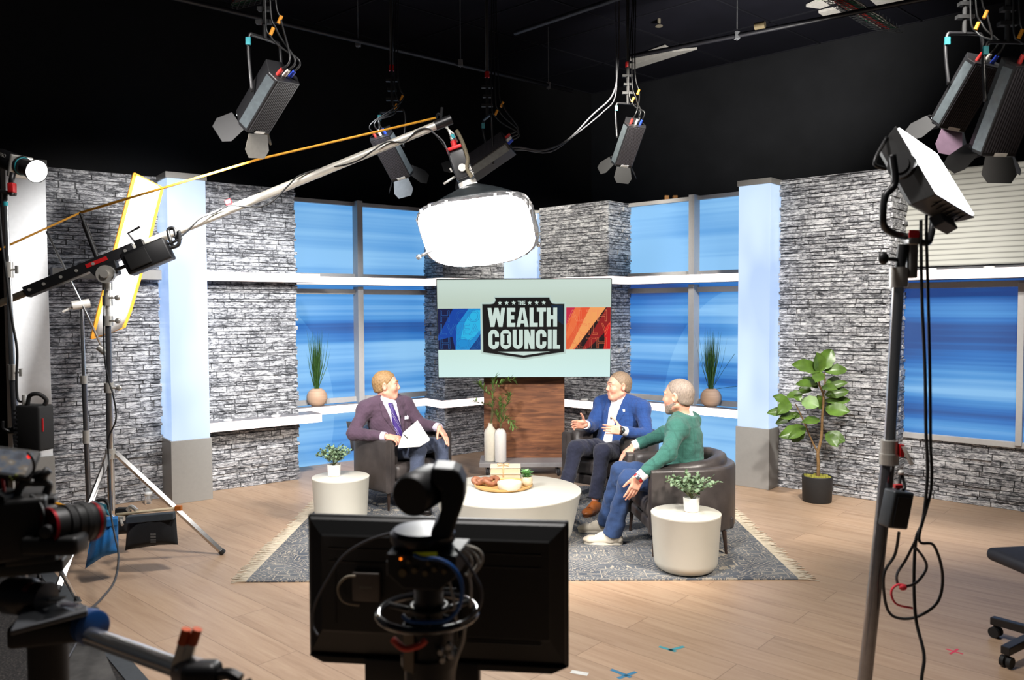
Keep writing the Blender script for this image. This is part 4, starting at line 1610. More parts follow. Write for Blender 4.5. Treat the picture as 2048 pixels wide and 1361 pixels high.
def skin_mat(name, c):
    k = NT(name)
    n = k.noise(k.coords((1, 1, 1)), 22, 4, 0.6)
    a = srgb(*c)
    b = srgb(min(255, c[0] - 6), c[1] - 16, c[2] - 18)
    k.l(k.ramp(n, [(0.36, b), (0.6, a)]), k.b.inputs['Base Color'])
    k.b.inputs['Roughness'].default_value = 0.48
    k.b.inputs['Subsurface Weight'].default_value = 0.12
    k.b.inputs['Subsurface Radius'].default_value = (0.012, 0.005, 0.003)
    k.b.inputs['Subsurface Scale'].default_value = 0.5
    return k.m


def cloth_mat(name, c, weave=160, check=None, rough=0.85):
    k = NT(name)
    co = k.coords((1, 1, 1))
    n = k.noise(co, weave, 2, 0.6)
    big = k.noise(co, 9, 3)
    a = srgb(*c)
    lo = tuple(x * 0.72 for x in a[:3]) + (1,)
    hi = tuple(min(1, x * 1.25) for x in a[:3]) + (1,)
    col = k.ramp(k.math('ADD', k.math('MULTIPLY', n, 0.7), k.math('MULTIPLY', big, 0.3)), [(0.3, lo), (0.7, hi)])
    if check:
        sp_ = k.n('SeparateXYZ')
        k.l(co, sp_.inputs[0])
        hor = k.math('ADD', sp_.outputs[0], k.math('MULTIPLY', sp_.outputs[1], 0.35))
        l1 = k.math('LESS_THAN', k.math('FRACT', k.math('MULTIPLY', hor, check[0])), 0.10)
        l2 = k.math('LESS_THAN', k.math('FRACT', k.math('MULTIPLY', sp_.outputs[2], check[0])), 0.10)
        col = k.mix(k.math('MULTIPLY', k.math('MAXIMUM', l1, l2), check[2]), col, srgb(*check[1]))
    k.l(col, k.b.inputs['Base Color'])
    k.b.inputs['Roughness'].default_value = rough
    k.b.inputs['Specular IOR Level'].default_value = 0.2
    k.b.inputs['Sheen Weight'].default_value = 0.15
    k.bump(k.math('ADD', k.math('MULTIPLY', big, 0.7), k.math('MULTIPLY', n, 0.1)), 0.35, 0.01)
    return k.m


M_SHIRTW = mat('white_shirt_cotton', (226, 224, 226), 0.8, var=0.02)
M_EYE = mat('eye_white', (186, 176, 168), 0.25, var=0.02)
M_IRIS = mat('dark_iris', (46, 52, 58), 0.2)
M_WATCH = mat('watch_black', (28, 28, 30), 0.3)


def add_head(F, c, M, s):
    def P(x, y, z):
        return c + M @ (V((x, y, z)) * s)
    e, cp = F.ell, F.cap
    e(P(0, -.012, .03), (.077 * s, .098 * s, .090 * s), M, 0)
    e(P(0, .030, -.030), (.064 * s, .070 * s, .086 * s), M, .03)
    e(P(0, .070, -.092), (.030 * s, .022 * s, .021 * s), M, .025)
    for q_ in (-1, 1):
        cp(P(q_ * .056, -.002, -.055), P(q_ * .022, .066, -.094), .019 * s, .017 * s, .025)
        e(P(q_ * .041, .066, -.022), (.024 * s, .022 * s, .024 * s), M, .02)
        cp(P(q_ * .012, .084, .030), P(q_ * .042, .074, .028), .013 * s, .011 * s, .012)
        e(P(q_ * .032, .097, .008), (.017 * s, .013 * s, .009 * s), M, .010, 'cut')
        e(P(q_ * .032, .078, .008), (.0135 * s,) * 3, M, .004)
        e(P(q_ * .080, -.006, .000), (.010 * s, .020 * s, .033 * s), M @ Matrix.Rotation(q_ * -.35, 3, 'Z'), .006)
        e(P(q_ * .087, -.002, .003), (.006 * s, .010 * s, .018 * s), M, .004, 'cut')
        e(P(q_ * .011, .098, -.026), (.009 * s, .011 * s, .008 * s), M, .008)
    cp(P(0, .088, .022), P(0, .105, -.020), .008 * s, .0115 * s, .012)
    cp(P(-.021, .088, -.056), P(.021, .088, -.056), .0075 * s, None, .006)
    cp(P(-.019, .087, -.068), P(.019, .087, -.068), .0085 * s, None, .006)
    cp(P(-.020, .100, -.062), P(.020, .100, -.062), .0030 * s, None, .003, 'cut')


def add_hand(F, w, d, n, th, curl, spread=0.10, s=1.0, thumb=0.6):
    """w wrist, d finger direction, n out of the palm, th thumb side; curl: bend of the four fingers"""
    d = V(d).normalized()
    n = (V(n) - d * V(n).dot(d)).normalized()
    t = d.cross(n)
    if t.dot(V(th)) < 0:
        t = -t
    M = Matrix(((t.x, d.x, n.x), (t.y, d.y, n.y), (t.z, d.z, n.z)))
    w = V(w)
    F.bx(w + d * .048 * s - n * .0 * s, (.074 * s, .088 * s, .026 * s), M, .012 * s, .012)
    F.ell(w + d * .03 * s + t * .028 * s + n * .008 * s, (.018 * s, .03 * s, .015 * s), M, .012)
    lens = ((.040, .025, .020), (.045, .029, .021), (.042, .027, .021), (.032, .020, .018))
    for i in range(4):
        off = .0285 - .019 * i
        p = w + (d * (.088 - .004 * abs(i - 1)) + t * off) * s
        a = spread * (1.2 - .8 * i)
        fd = (d * math.cos(a) + t * math.sin(a)).normalized()
        cu = curl[i] if hasattr(curl, '__len__') else curl
        ang = 0
        for j, L in enumerate(lens[i]):
            ang += cu * (0.9 if j == 0 else 1.0)
            q_ = p + (fd * math.cos(ang) + n * math.sin(ang)) * L * s
            r = (.0092 - .0009 * j - (.001 if i == 3 else 0)) * s
            F.cap(p, q_, r, r - .0007, .006 if j == 0 else .002)
            p = q_
    p = w + (d * .022 + t * .034 + n * .004) * s
    td = (d * .62 + t * thumb + n * .30).normalized()
    for j, L in enumerate((.040, .031, .024)):
        q_ = p + td * L * s
        F.cap(p, q_, (.0125 - .0015 * j) * s, (.011 - .0015 * j) * s, .008 if j == 0 else .002)
        p = q_
        td = (td + d * .22).normalized()


def person(label, J, look):
    g = lambda n_: V(J[n_])
    hip, neck, head = g('hip'), g('neck'), g('head')
    sl_, sr_ = g('sho_l'), g('sho_r')
    lat = (sr_ - sl_).normalized()                       # towards the person's right
    up = (neck - hip).normalized()
    fw = up.cross(lat).normalized()
    if fw.dot(V(J['chest_f'])) < 0:
        fw = -fw
    up = lat.cross(fw).normalized()
    if up.z < 0:
        up = -up
    MT = Matrix(((lat.x, fw.x, up.x), (lat.y, fw.y, up.y), (lat.z, fw.z, up.z)))
    lf = V(J['leg_f']).normalized()
    MP = frame(lf)
    root = thing('person', label, 'person', (hip.x, hip.y, 0))
    mid_s = (sl_ + sr_) / 2
    chest = mid_s.lerp(hip, 0.32)
    belly = mid_s.lerp(hip, 0.70) + fw * 0.015
    pts = [V(v_) for v_ in J.values() if hasattr(v_, '__len__') and len(v_) == 3]
    body_pts = [hip, neck, head] + [g(n_) for n_ in ('elb_l', 'elb_r', 'wri_l', 'wri_r', 'kne_l', 'kne_r', 'ank_l', 'ank_r')]
    lo = [min(p[i] for p in body_pts) - 0.24 for i in range(3)]
    hi = [max(p[i] for p in body_pts) + 0.24 for i in range(3)]
    hi[2] = head.z + 0.20
    lo[2] = 0.0

    def torso(F, o, k=.05):
        F.ell(chest, (.185 + o, .118 + o, .19 + o), MT, k)
        F.ell(belly, (.165 + o, .128 + o, .17 + o), MT, k)
        F.ell(hip + V((0, 0, .03)), (.178 + o, .135 + o, .135 + o), MP, k)
        for s_ in (sl_, sr_):
            F.cap(mid_s.lerp(s_, .25) + up * .035, s_ - up * .012, .060 + o, .058 + o, k)
        F.cap(mid_s - up * .03, neck + up * .005, .075 + o, .060 + o * .5, k)

    hipL, hipR = hip - MP.col[0] * .09, hip + MP.col[0] * .09

    # --- skin
    F = Field(lo, hi, 0.0042)
    torso(F, -.012)
    HM = frame(J['head_f'], J.get('head_up', (0, 0, 1)))
    hs = J.get('head_s', 1.1)
    F.cap(neck - up * .03, head + HM @ V((0, -.02, -.05)) * hs, .062, .058, .03)
    add_head(F, head, HM, hs)
    for sd in 'lr':
        F.cap(g('sho_' + sd), g('elb_' + sd), .045, .036, .03)
        w = g('wri_' + sd)
        F.cap(g('elb_' + sd), w, .036, .026, .03)
        h_ = J['hand_' + sd]
        add_hand(F, w, h_['d'], h_['n'], h_['t'], h_['c'], h_.get('s', .08), 1.06, h_.get('th', .6))
        F.cap(hipL if sd == 'l' else hipR, g('kne_' + sd), .07, .05, .03)
        F.cap(g('kne_' + sd), g('ank_' + sd), .045, .036, .03)
    F.mesh('body', look['skin'], root)
    # eyes and brows
    for q_ in (-1, 1):
        m_ = MB()
        m_.ellip(head + HM @ V((q_ * .032, .0800, .008)) * hs, (.0126 * hs, .0126 * hs, .0080 * hs), HM, n=12, m=8)
        ey = m_.build('eye', M_EYE, root, smooth=True)
        m_ = MB()
        m_.ellip(head + HM @ V((q_ * .032, .0872, .008)) * hs, (.0064 * hs, .0062 * hs, .0066 * hs), HM, n=10, m=6)
        m_.build('iris', M_IRIS, ey, smooth=True)
        m_ = MB()
        m_.tube([head + HM @ V((q_ * a, b, z)) * hs for a, b, z in ((.014, .099, .034), (.030, .093, .040), (.047, .080, .034))], .0030 * hs, n=6)
        m_.build('eyebrow', look['hair'], root, smooth=True)
    m_ = MB()
    for zz, yy, rr in ((-.0555, .0905, .0046), (-.0675, .0900, .0054)):
        m_.tube([head + HM @ V((x_ * .021, yy - .007 * x_ * x_, zz + .002 * abs(x_) - .001)) * hs for x_ in (-1, -.5, 0, .5, 1)], rr * hs, n=6)
    m_.build('lips', mat('lip', (188, 112, 102), 0.45), root, smooth=True)
    # --- hair
    c = head

    def P(x, y, z):
        return c + HM @ (V((x, y, z)) * hs)
    th = look.get('hair_t', .007)
    F = Field([c[i] - .19 for i in range(3)], [c[i] + .19 for i in range(3)], .004)
    F.ell(P(0, -.013, .031), ((.077 + th * .7) * hs, (.098 + th) * hs, (.090 + th) * hs), HM, 0)
    F.ell(P(0, -.036, -.03), ((.060 + th * .5) * hs, (.062 + th * .5) * hs, (.05) * hs), HM, .03)
    hl = look.get('hairline', .055)
    F.half(P(0, hl, .068), HM @ V((0, .80, -.60)), .01)
    F.half(P(0, .020, -.01), HM @ V((0, .86, -.50)), .008)
    F.half(P(0, -.05, -.050), HM @ V((0, .25, -1)), .012)
    for q_ in (-1, 1):
        F.ell(P(q_ * .085, .002, -.012), (.018 * hs, .022 * hs, .034 * hs), HM, .006, 'cut')
    if look.get('bald'):
        F.ell(P(0, -.01, .125), (.055 * hs, .085 * hs, .04 * hs), HM, .01, 'cut')
    F.wrinkle(look.get('hw', .0016), 160, 3)
    F.mesh('hair', look['hair'], root)
    if look.get('beard'):
        F = Field([c[i] - .19 for i in range(3)], [c[i] + .19 for i in range(3)], .004)
        F.ell(P(0, .030, -.034), (.0655 * hs, .0715 * hs, .0875 * hs), HM, 0)
        F.ell(P(0, .070, -.094), (.032 * hs, .026 * hs, .025 * hs), HM, .02)
        for q_ in (-1, 1):
            F.cap(P(q_ * .058, -.004, -.04), P(q_ * .024, .066, -.096), .021 * hs, .020 * hs, .02)
        F.half(P(0, 0, -.030), HM @ V((0, .35, 1)), .01)
        F.half(P(0, -.012, -.06), HM @ V((0, -1, .1)), .01)
        F.wrinkle(.0015, 220, 5)
        F.mesh('beard', look['hair'], root)
    # --- shirt
    cuff = look.get('cuff', 0.03)
    tl = [min(chest[i], belly[i], sl_[i], sr_[i], neck[i]) - .30 for i in range(3)]
    th_ = [max(chest[i], belly[i], sl_[i], sr_[i], neck[i]) + .30 for i in range(3)]
    F = Field(tl, [th_[0], th_[1], neck.z + .12], .0046)
    torso(F, .004)
    F.half(neck + up * .066 - fw * .01, up + fw * -.10, .0)
    F.half(hip + V((0, 0, .02)), (0, 0, -1), .0)
    # folded collar
    for i in range(25):
        a = -2.75 + 5.5 * i / 24 + math.pi / 2
        bk_c = max(0, math.sin(a))
        p = neck + up * (.010 + .018 * bk_c) + lat * (.070 * math.cos(a)) - fw * (.068 * math.sin(a) - .010)
        F.cap(p - up * .012, p + up * (.024 + .020 * bk_c), .009, .007, .006)
    for q_ in (-1, 1):
        a = neck + fw * .074 + up * .012 + lat * q_ * .018
        F.cap(a, a + fw * .02 - up * .052 + lat * q_ * .040, .010, .006, .008)
    F.wrinkle(.0015, 45, 8)
    SF = F
    shirt = F.mesh('shirt', look['shirt'], root)
    # cuffs showing at the wrists
    for sd in 'lr':
        w, e_ = g('wri_' + sd), g('elb_' + sd)
        dd = (w - e_).normalized()
        MB().lathe(w - dd * (.028 + cuff), dd, [(0, .030), (0, .043), (.028 + cuff, .040), (.028 + cuff, .031), (0, .030)], 22).build('shirt_cuff', look['shirt'], root, smooth=True, auto=40)

    H_ = (neck - hip).dot(up)

    def front(z, x=0.0, field=None):
        """point on the front of the chest at height z above the hip, x to the person's right"""
        fl_ = field or SF
        b = hip + up * z + lat * (x + (mid_s - hip).dot(lat) * z / H_) + fw * .30
        for i in range(150):
            p = b - fw * (.0025 * i)
            ix = [int(round((p[k_] - fl_.lo[k_]) / fl_.h)) for k_ in range(3)]
            if all(0 <= ix[k_] < fl_.n[k_] for k_ in range(3)) and fl_.g[tuple(ix)] < 0:
                return p
        return hip + up * z + lat * x + fw * .12
    H_ = (neck - hip).dot(up)
    # --- jacket
    jl = [min(p[i] for p in [sl_, sr_, g('elb_l'), g('elb_r'), g('wri_l'), g('wri_r'), hip]) - .24 for i in range(3)]
    jh = [max(p[i] for p in [sl_, sr_, g('elb_l'), g('elb_r'), g('wri_l'), g('wri_r'), hip]) + .24 for i in range(3)]
    F = Field(jl, jh, .0062)
    torso(F, .022, .055)
    F.ell(hip + V((0, 0, .0)) - lf * .02, (.215, .165, .15), MP, .05)
    for s_ in (sl_, sr_):
        F.ell(s_ - up * .015, (.070, .068, .065), MT, .04)
    for sd in 'lr':
        w, e_, s_ = g('wri_' + sd), g('elb_' + sd), g('sho_' + sd)
        dd = (w - e_).normalized()
        F.cap(s_ - up * .01, e_, .068, .056, .035)
        F.cap(e_, w - dd * (.02 + cuff), .057, .047, .03)
    for i in range(21):
        a = math.pi * (-.22 + 1.44 * i / 20)
        p = neck + up * (.012 + .020 * max(0, math.sin(a))) + lat * (.084 * math.cos(a)) - fw * (.080 * math.sin(a) - .004)
        F.cap(p - up * .03, p + up * .012, .014, .009, .012)
    F.wrinkle(look.get('wr', .0032), 30, look.get('seed', 1))
    F.wrinkle(.0012, 80, look.get('seed', 1) + 7)
    F.half(neck + up * .045, up * 1 - fw * .45, .004)
    F.half(hip + V((0, 0, -.055)), (0, 0, -1), .004)
    for sd in 'lr':                                     # clean sleeve ends
        w, e_ = g('wri_' + sd), g('elb_' + sd)
        dd = (w - e_).normalized()
        p0 = w - dd * (.012 + cuff)

        def endcut(x, y, z, p0=p0, dd=dd):
            ax_ = (x - p0.x) * dd.x + (y - p0.y) * dd.y + (z - p0.z) * dd.z
            rr = np.sqrt(np.maximum((x - p0.x) ** 2 + (y - p0.y) ** 2 + (z - p0.z) ** 2 - ax_ ** 2, 0))
            return np.maximum(-ax_, rr - .10)
        F.put(endcut, [p0[i] - .12 for i in range(3)], [p0[i] + .12 for i in range(3)], .003, 'cut', .02)
    g0 = F.g.copy()
    wn, ww, wb = look.get('open', (.062, .022, .085))

    def width(t):                                       # half width of the opening; t = 0 hip .. 1 neck
        return np.where(t > .36, ww + (wn - ww) * np.clip((t - .36) / .60, 0, 1), wb + (ww - wb) * np.clip(t / .36, 0, 1))

    def coords_(x, y, z):
        px_, py_, pz_ = x - hip.x, y - hip.y, z - hip.z
        cx_ = px_ * lat.x + py_ * lat.y + pz_ * lat.z
        cy_ = px_ * fw.x + py_ * fw.y + pz_ * fw.z
        cz_ = (px_ * up.x + py_ * up.y + pz_ * up.z) / H_
        mo = (mid_s - hip).dot(lat)
        return cx_ - mo * np.clip(cz_, 0, 1), cy_ - (mid_s - hip).dot(fw) * np.clip(cz_, 0, 1), cz_

    def vcut(x, y, z):
        cx_, cy_, cz_ = coords_(x, y, z)
        return np.maximum(np.maximum(np.abs(cx_) - width(cz_), .035 - cy_), -.15 - cz_)
    F.put(vcut, jl, jh, .004, 'cut')
    F.mesh('jacket', look['jacket'], root)
    # lapels: the turned-back edge lies proud of the jacket
    sl, (x, y, z) = F._sub(F.lo, F.lo + F.h * F.n)
    cx_, cy_, cz_ = coords_(x, y, z)
    lw = np.where(cz_ > .72, .030 + .028 * np.clip((1.0 - cz_) / .28, 0, 1), .058 * np.clip((cz_ - .34) / .38, 0, 1))
    bandf = np.maximum(np.maximum(width(cz_) - .001 - np.abs(cx_), np.abs(cx_) - width(cz_) - lw), np.maximum(.03 - cy_, np.maximum(.37 - cz_, cz_ - 1.02) * H_))
    F.g = np.maximum(g0[sl] - .0075, bandf).astype(np.float32)
    F.mesh('lapel', look['jacket'], root)
    # --- trousers
    kl, kr, al, ar = g('kne_l'), g('kne_r'), g('ank_l'), g('ank_r')
    pp = [hip, kl, kr, al, ar]
    F = Field([min(p[i] for p in pp) - .26 for i in range(2)] + [.03], [max(p[i] for p in pp) + .26 for i in range(2)] + [hip.z + .22], .0068)
    F.ell(hip + V((0, 0, .0)), (.188, .150, .13), MP, .04)
    for h_, k_, a_ in ((hipL, kl, al), (hipR, kr, ar)):
        F.cap(h_, k_, .098, .073, .045)
        F.cap(k_, a_.lerp(k_, .45), .070, .062, .03)
        F.cap(a_.lerp(k_, .45), a_ + V((0, 0, look.get('hem', .0))), .062, look.get('leg_w', .062), .02)
    F.wrinkle(look.get('twr', .0036), 26, look.get('seed', 1) + 20)
    F.wrinkle(.0014, 70, look.get('seed', 1) + 27)
    for k_, a_ in ((kl, al), (kr, ar)):
        dd = (a_ - k_).normalized()
        p0 = a_ + V((0, 0, look.get('hem', .0))) + dd * .012
        F.put(lambda x, y, z, p0=p0, dd=dd: np.maximum(-((x - p0.x) * dd.x + (y - p0.y) * dd.y + (z - p0.z) * dd.z), np.sqrt((x - p0.x) ** 2 + (y - p0.y) ** 2 + (z - p0.z) ** 2) - .13),
              [p0[i] - .14 for i in range(3)], [p0[i] + .14 for i in range(3)], .003, 'cut', .02)
    F.half(hip + V((0, 0, .13)), (0, 0, 1), .005)
    F.mesh('trousers', look['trousers'], root)
    # --- socks and shoes
    for sd in 'lr':
        a_, k_ = g('ank_' + sd), g('kne_' + sd)
        d = V(J['foot_' + sd]).normalized()
        MS = frame(d)
        gz = J.get('ground', .012)
        m_ = MB()
        m_.tube([V((a_.x, a_.y, gz + .045)) - d * .01, V((a_.x, a_.y, gz + .10)) - d * .012, a_.lerp(k_, .28)], .040, n=14)
        m_.build('sock', look['sock'], root, smooth=True)
        o_ = V((a_.x, a_.y, gz)) + d * .055
        F = Field([o_[i] - .24 for i in range(2)] + [0.0], [o_[i] + .24 for i in range(2)] + [.24], .004)
        tl_ = .150
        F.bx(o_ + MS @ V((0, -.072, .040)), (.074, .120, .066), MS, .030, .0)
        F.bx(o_ + MS @ V((.004, .040, .030)), (.094, .20, .052), MS, .026, .03)
        F.ell(o_ + MS @ V((.002, .112, .028)), (.043, .062, .026), MS, .02)
        F.cap(o_ + MS @ V((0, -.06, .07)), o_ + MS @ V((0, .03, .056)), .042, .034, .03)
        F.ell(o_ + MS @ V((0, -.066, .112)), (.034, .044, .03), MS, .008, 'cut')
        F.half(o_ + V((0, 0, .014)), (0, 0, -1), 0)
        sh = F.mesh('shoe', look['shoe'], root)
        m_ = MB()
        for zz in (.0, .016):
            pass
        ring = []
        for i in range(36):
            t_ = 2 * math.pi * i / 36
            yy = .148 * math.sin(t_)
            xx = (.047 if yy > 0 else .040) * math.copysign(abs(math.cos(t_)) ** .75, math.cos(t_))
            ring.append(o_ + MS @ V((xx, yy + .018, 0)))
        m_.loft([ring, [p + V((0, 0, .018)) for p in ring]])
        m_.build('sole', look['sole'], sh, smooth=True, auto=40)
        m_ = MB()
        for j in range(4):
            y_, z_ = .005 + .022 * j, .092 - .008 * j
            m_.tube([o_ + MS @ V((-.024, y_, z_ - .010)), o_ + MS @ V((0, y_ + .004, z_)), o_ + MS @ V((.024, y_, z_ - .010))], .003, n=5, smooth=False)
        m_.build('laces', look['lace'], sh)
    return root, front, (lat, fw, up, hip, H_)


HAND = lambda d, n, t, c, **kw: dict(d=d, n=n, t=t, c=c, **kw)
M_SKIN1, M_SKIN2, M_SKIN3 = skin_mat('fair_skin', (232, 176, 152)), skin_mat('ruddy_skin', (230, 172, 148)), skin_mat('warm_skin', (224, 168, 144))
M_RUBBER = mat('dark_sole', (44, 36, 32), 0.7)
# man in purple, on the left chair
host, fr_h, ax_h = person('man in a purple jacket and striped tie, holding papers in the left armchair', dict(
    hip=(-1.10, 7.42, .475), neck=(-1.175, 7.40, .945), head=tuple(at(772, 772, 7.38)), head_f=(.97, .06, .02), head_s=1.13, chest_f=(.59, -.81, 0), leg_f=(.72, -.60, 0),
    sho_l=(-1.015, 7.50, .905), sho_r=(-1.345, 7.26, .890), elb_l=tuple(at(842, 849, 7.45)), elb_r=tuple(at(706, 868, 7.14)), wri_l=tuple(at(879, 856, 7.28)), wri_r=tuple(at(772, 874, 7.02)),
    hand_l=HAND((.55, -.35, -.75), (-.6, .2, -.7), (-.3, -.9, .1), (.10, .12, .16, .2), s=.10), hand_r=HAND((.92, -.2, -.12), (.1, .35, -.95), (.3, .4, .9), (.55, .65, .7, .75), th=.5),
    kne_l=(-.665, 7.30, .555), kne_r=(-.85, 7.13, .520), ank_l=(-.60, 7.16, .10), ank_r=(-.86, 6.98, .10), foot_l=(.75, -.65, 0), foot_r=(.65, -.75, 0)),
    dict(skin=M_SKIN1, hair=mat('sandy_hair', (146, 114, 74), 0.6, var=0.32, scale=50, stretch=(3, 3, .8)), shirt=mat('lilac_shirt', (210, 204, 224), 0.8, var=0.03), jacket=cloth_mat('aubergine_wool', (84, 66, 82), 200),
         trousers=cloth_mat('slate_trousers', (70, 78, 98), 200), sock=mat('dark_sock', (36, 38, 48), 0.9), shoe=mat('black_shoe', (36, 30, 28), 0.35), sole=M_RUBBER, lace=M_RUBBER, hair_t=.006, hairline=.060, seed=3, open=(.072, .036, .06)))
lat, fw, up, hip, H_ = ax_h
m = MB()
rows = []
for i in range(15):
    t_ = i / 14
    z = H_ * (.96 - .80 * t_)
    w = .015 + .027 * min(1, max(0, (t_ - .06) * 1.6)) if t_ > .08 else .022
    c_ = fr_h(z) + fw * (.009 + (.006 if t_ < .1 else 0))
    rows.append([c_ - lat * w, c_ - lat * w * .5 + fw * .006, c_ + fw * .008, c_ + lat * w * .5 + fw * .006, c_ + lat * w])
m.grid(rows)
k = NT('striped_tie')
wv = k.n('TexWave', wave_type='BANDS', bands_direction='DIAGONAL')
wv.inputs['Scale'].default_value = 5.5
k.l(k.coords((1.4, 1.4, 1)), wv.inputs['Vector'])
k.l(k.ramp(wv.outputs[1], [(0.0, srgb(66, 42, 124)), (0.80, srgb(58, 40, 116)), (0.86, srgb(196, 184, 222)), (0.95, srgb(48, 36, 96))]), k.b.inputs['Base Color'])
k.b.inputs['Roughness'].default_value = 0.4
tie = m.build('tie', k.m, host, smooth=True, solid=.004)
m = MB()
c_ = fr_h(H_ * .63, -.115) + fw * .030
m.prism([c_ + lat * a + up * b + fw * (.0) for a, b in ((-.022, -.012), (.020, -.012), (.022, .008), (.006, .022), (-.004, .012), (-.016, .026), (-.024, .010))], fw * .006)
m.build('pocket_square', mat('white_linen', (226, 222, 236), 0.8), host)
m = MB(); c_ = fr_h(H_ * .66, -.045) + fw * .030
m.cyl(c_, c_ + V((0, 0, .02)), .005); m.build('lapel_microphone', M_WATCH, host)
# sheets of paper and a pen in the right hand
pa = [at(u, v, y_) for u, v, y_ in ((835, 841, 7.06), (860, 879, 7.00), (841, 892, 6.95), (797, 897, 6.93), (806, 866, 6.98))]
for i, lab in ((0, 'front sheet of the papers in the hands of the man in purple'), (1, 'rear sheet of the papers in the hands of the man in purple')):
    nn = (pa[1] - pa[0]).cross(pa[4] - pa[0]).normalized()
    rt = Matrix.Rotation(.05 * i, 3, nn)
    m = MB(); m.prism([pa[4] + rt @ (p - pa[4]) + nn * (.004 * i) for p in pa], nn * .0008)
    tag(m.build('paper_sheet', mat('white_paper', (226, 226, 220), 0.8, var=0.02), None), lab, 'paper', 'papers held by the man in purple')
m = MB(); a_, b_ = at(803, 866, 6.99), at(815, 877, 6.96)
m.cyl(a_, b_, .005, .004, 10); m.cyl(b_, b_ + (b_ - a_).normalized() * .012, .004, .001, 10)
tag(m.build('pen', M_WATCH, None), 'dark pen between the fingers over the papers', 'pen')

# man in blue
M_BLUEJ = cloth_mat('blue_check_wool', (36, 66, 122), 200, (26.0, (26, 46, 92), .35))
blue, fr_b, ax_b = person('man in a blue jacket gesturing with both hands in the middle armchair', dict(
    hip=(.97, 7.42, .475), neck=(1.01, 7.45, .940), head=tuple(at(1238, 773, 7.40)), head_f=(-.96, -.26, -.02), head_s=1.12, chest_f=(-.67, -.74, 0), leg_f=(-.65, -.76, 0),
    sho_l=(1.19, 7.27, .885), sho_r=(.86, 7.57, .895), elb_l=tuple(at(1294, 872, 7.08)), elb_r=tuple(at(1182, 853, 7.42)), wri_l=tuple(at(1243, 862, 6.92)), wri_r=tuple(at(1170, 850, 7.18)),
    hand_l=HAND((-.93, -.12, .12), (-.1, .95, -.2), (-.2, 0, 1), (.42, .5, .55, .6), th=.95), hand_r=HAND((-.88, -.42, .10), (.35, -.75, -.2), (-.1, 0, 1), (.30, .36, .42, .48), th=1.05),
    kne_l=(.79, 6.95, .530), kne_r=(.57, 7.14, .535), ank_l=(.725, 6.915, .125), ank_r=(.455, 7.05, .125), foot_l=(-.45, -.80, 0), foot_r=(-.7, -.7, 0)),
    dict(skin=M_SKIN2, hair=mat('ash_hair', (128, 108, 88), 0.6, var=0.32, scale=50, stretch=(3, 3, .8)), shirt=M_SHIRTW, jacket=M_BLUEJ, trousers=cloth_mat('navy_trousers', (38, 41, 58), 200),
         sock=mat('teal_pattern_sock', (42, 88, 116), 0.9, var=0.7, scale=70), shoe=mat('tan_shoe', (150, 84, 38), 0.35, var=0.2, scale=12), sole=mat('brown_sole', (92, 52, 26), 0.6), lace=mat('brown_lace', (112, 60, 28), 0.8),
         hair_t=.0028, hairline=.054, hw=.0008, seed=11, open=(.068, .045, .07), hem=.02, cuff=.035))
lat, fw, up, hip, H_ = ax_b
m = MB(); c_ = fr_b(H_ * .62, .01) + fw * .006
m.ellip(c_, (.009, .009, .013)); m.build('lapel_microphone', M_WATCH, blue, smooth=True)
m = MB(); c_ = fr_b(H_ * .80, -.105) + fw * .034
m.prism([c_ + lat * a + up * b for a, b in ((-.020, -.010), (.016, -.014), (.020, .008), (.0, .012), (-.018, .010))], fw * .004)
m.build('lapel_pin', mat('white_pin', (226, 228, 232), 0.4), blue)


def strap(par, w, e_, col, r=.037, face=None):
    dd = (V(w) - V(e_)).normalized()
    p = V(w) + dd * .012
    o_ = MB().lathe(p - dd * .011, dd, [(0, r - .004), (0, r), (.022, r), (.022, r - .004)], 24).build('watch_strap', col, par, smooth=True, auto=40)
    up_ = V(face).normalized()
    up_ = (up_ - dd * up_.dot(dd)).normalized()
    MB().lathe(p + up_ * (r - .003), up_, [(0, .001), (0, .019), (.008, .019), (.010, .016), (.010, .001)], 22).build('watch_case', mat('watch_steel', (120, 128, 132), 0.25, metal=0.8), o_, smooth=True, auto=40)


strap(blue, at(1243, 862, 6.92), at(1294, 872, 7.08), M_WATCH, face=(0, -.8, .3))
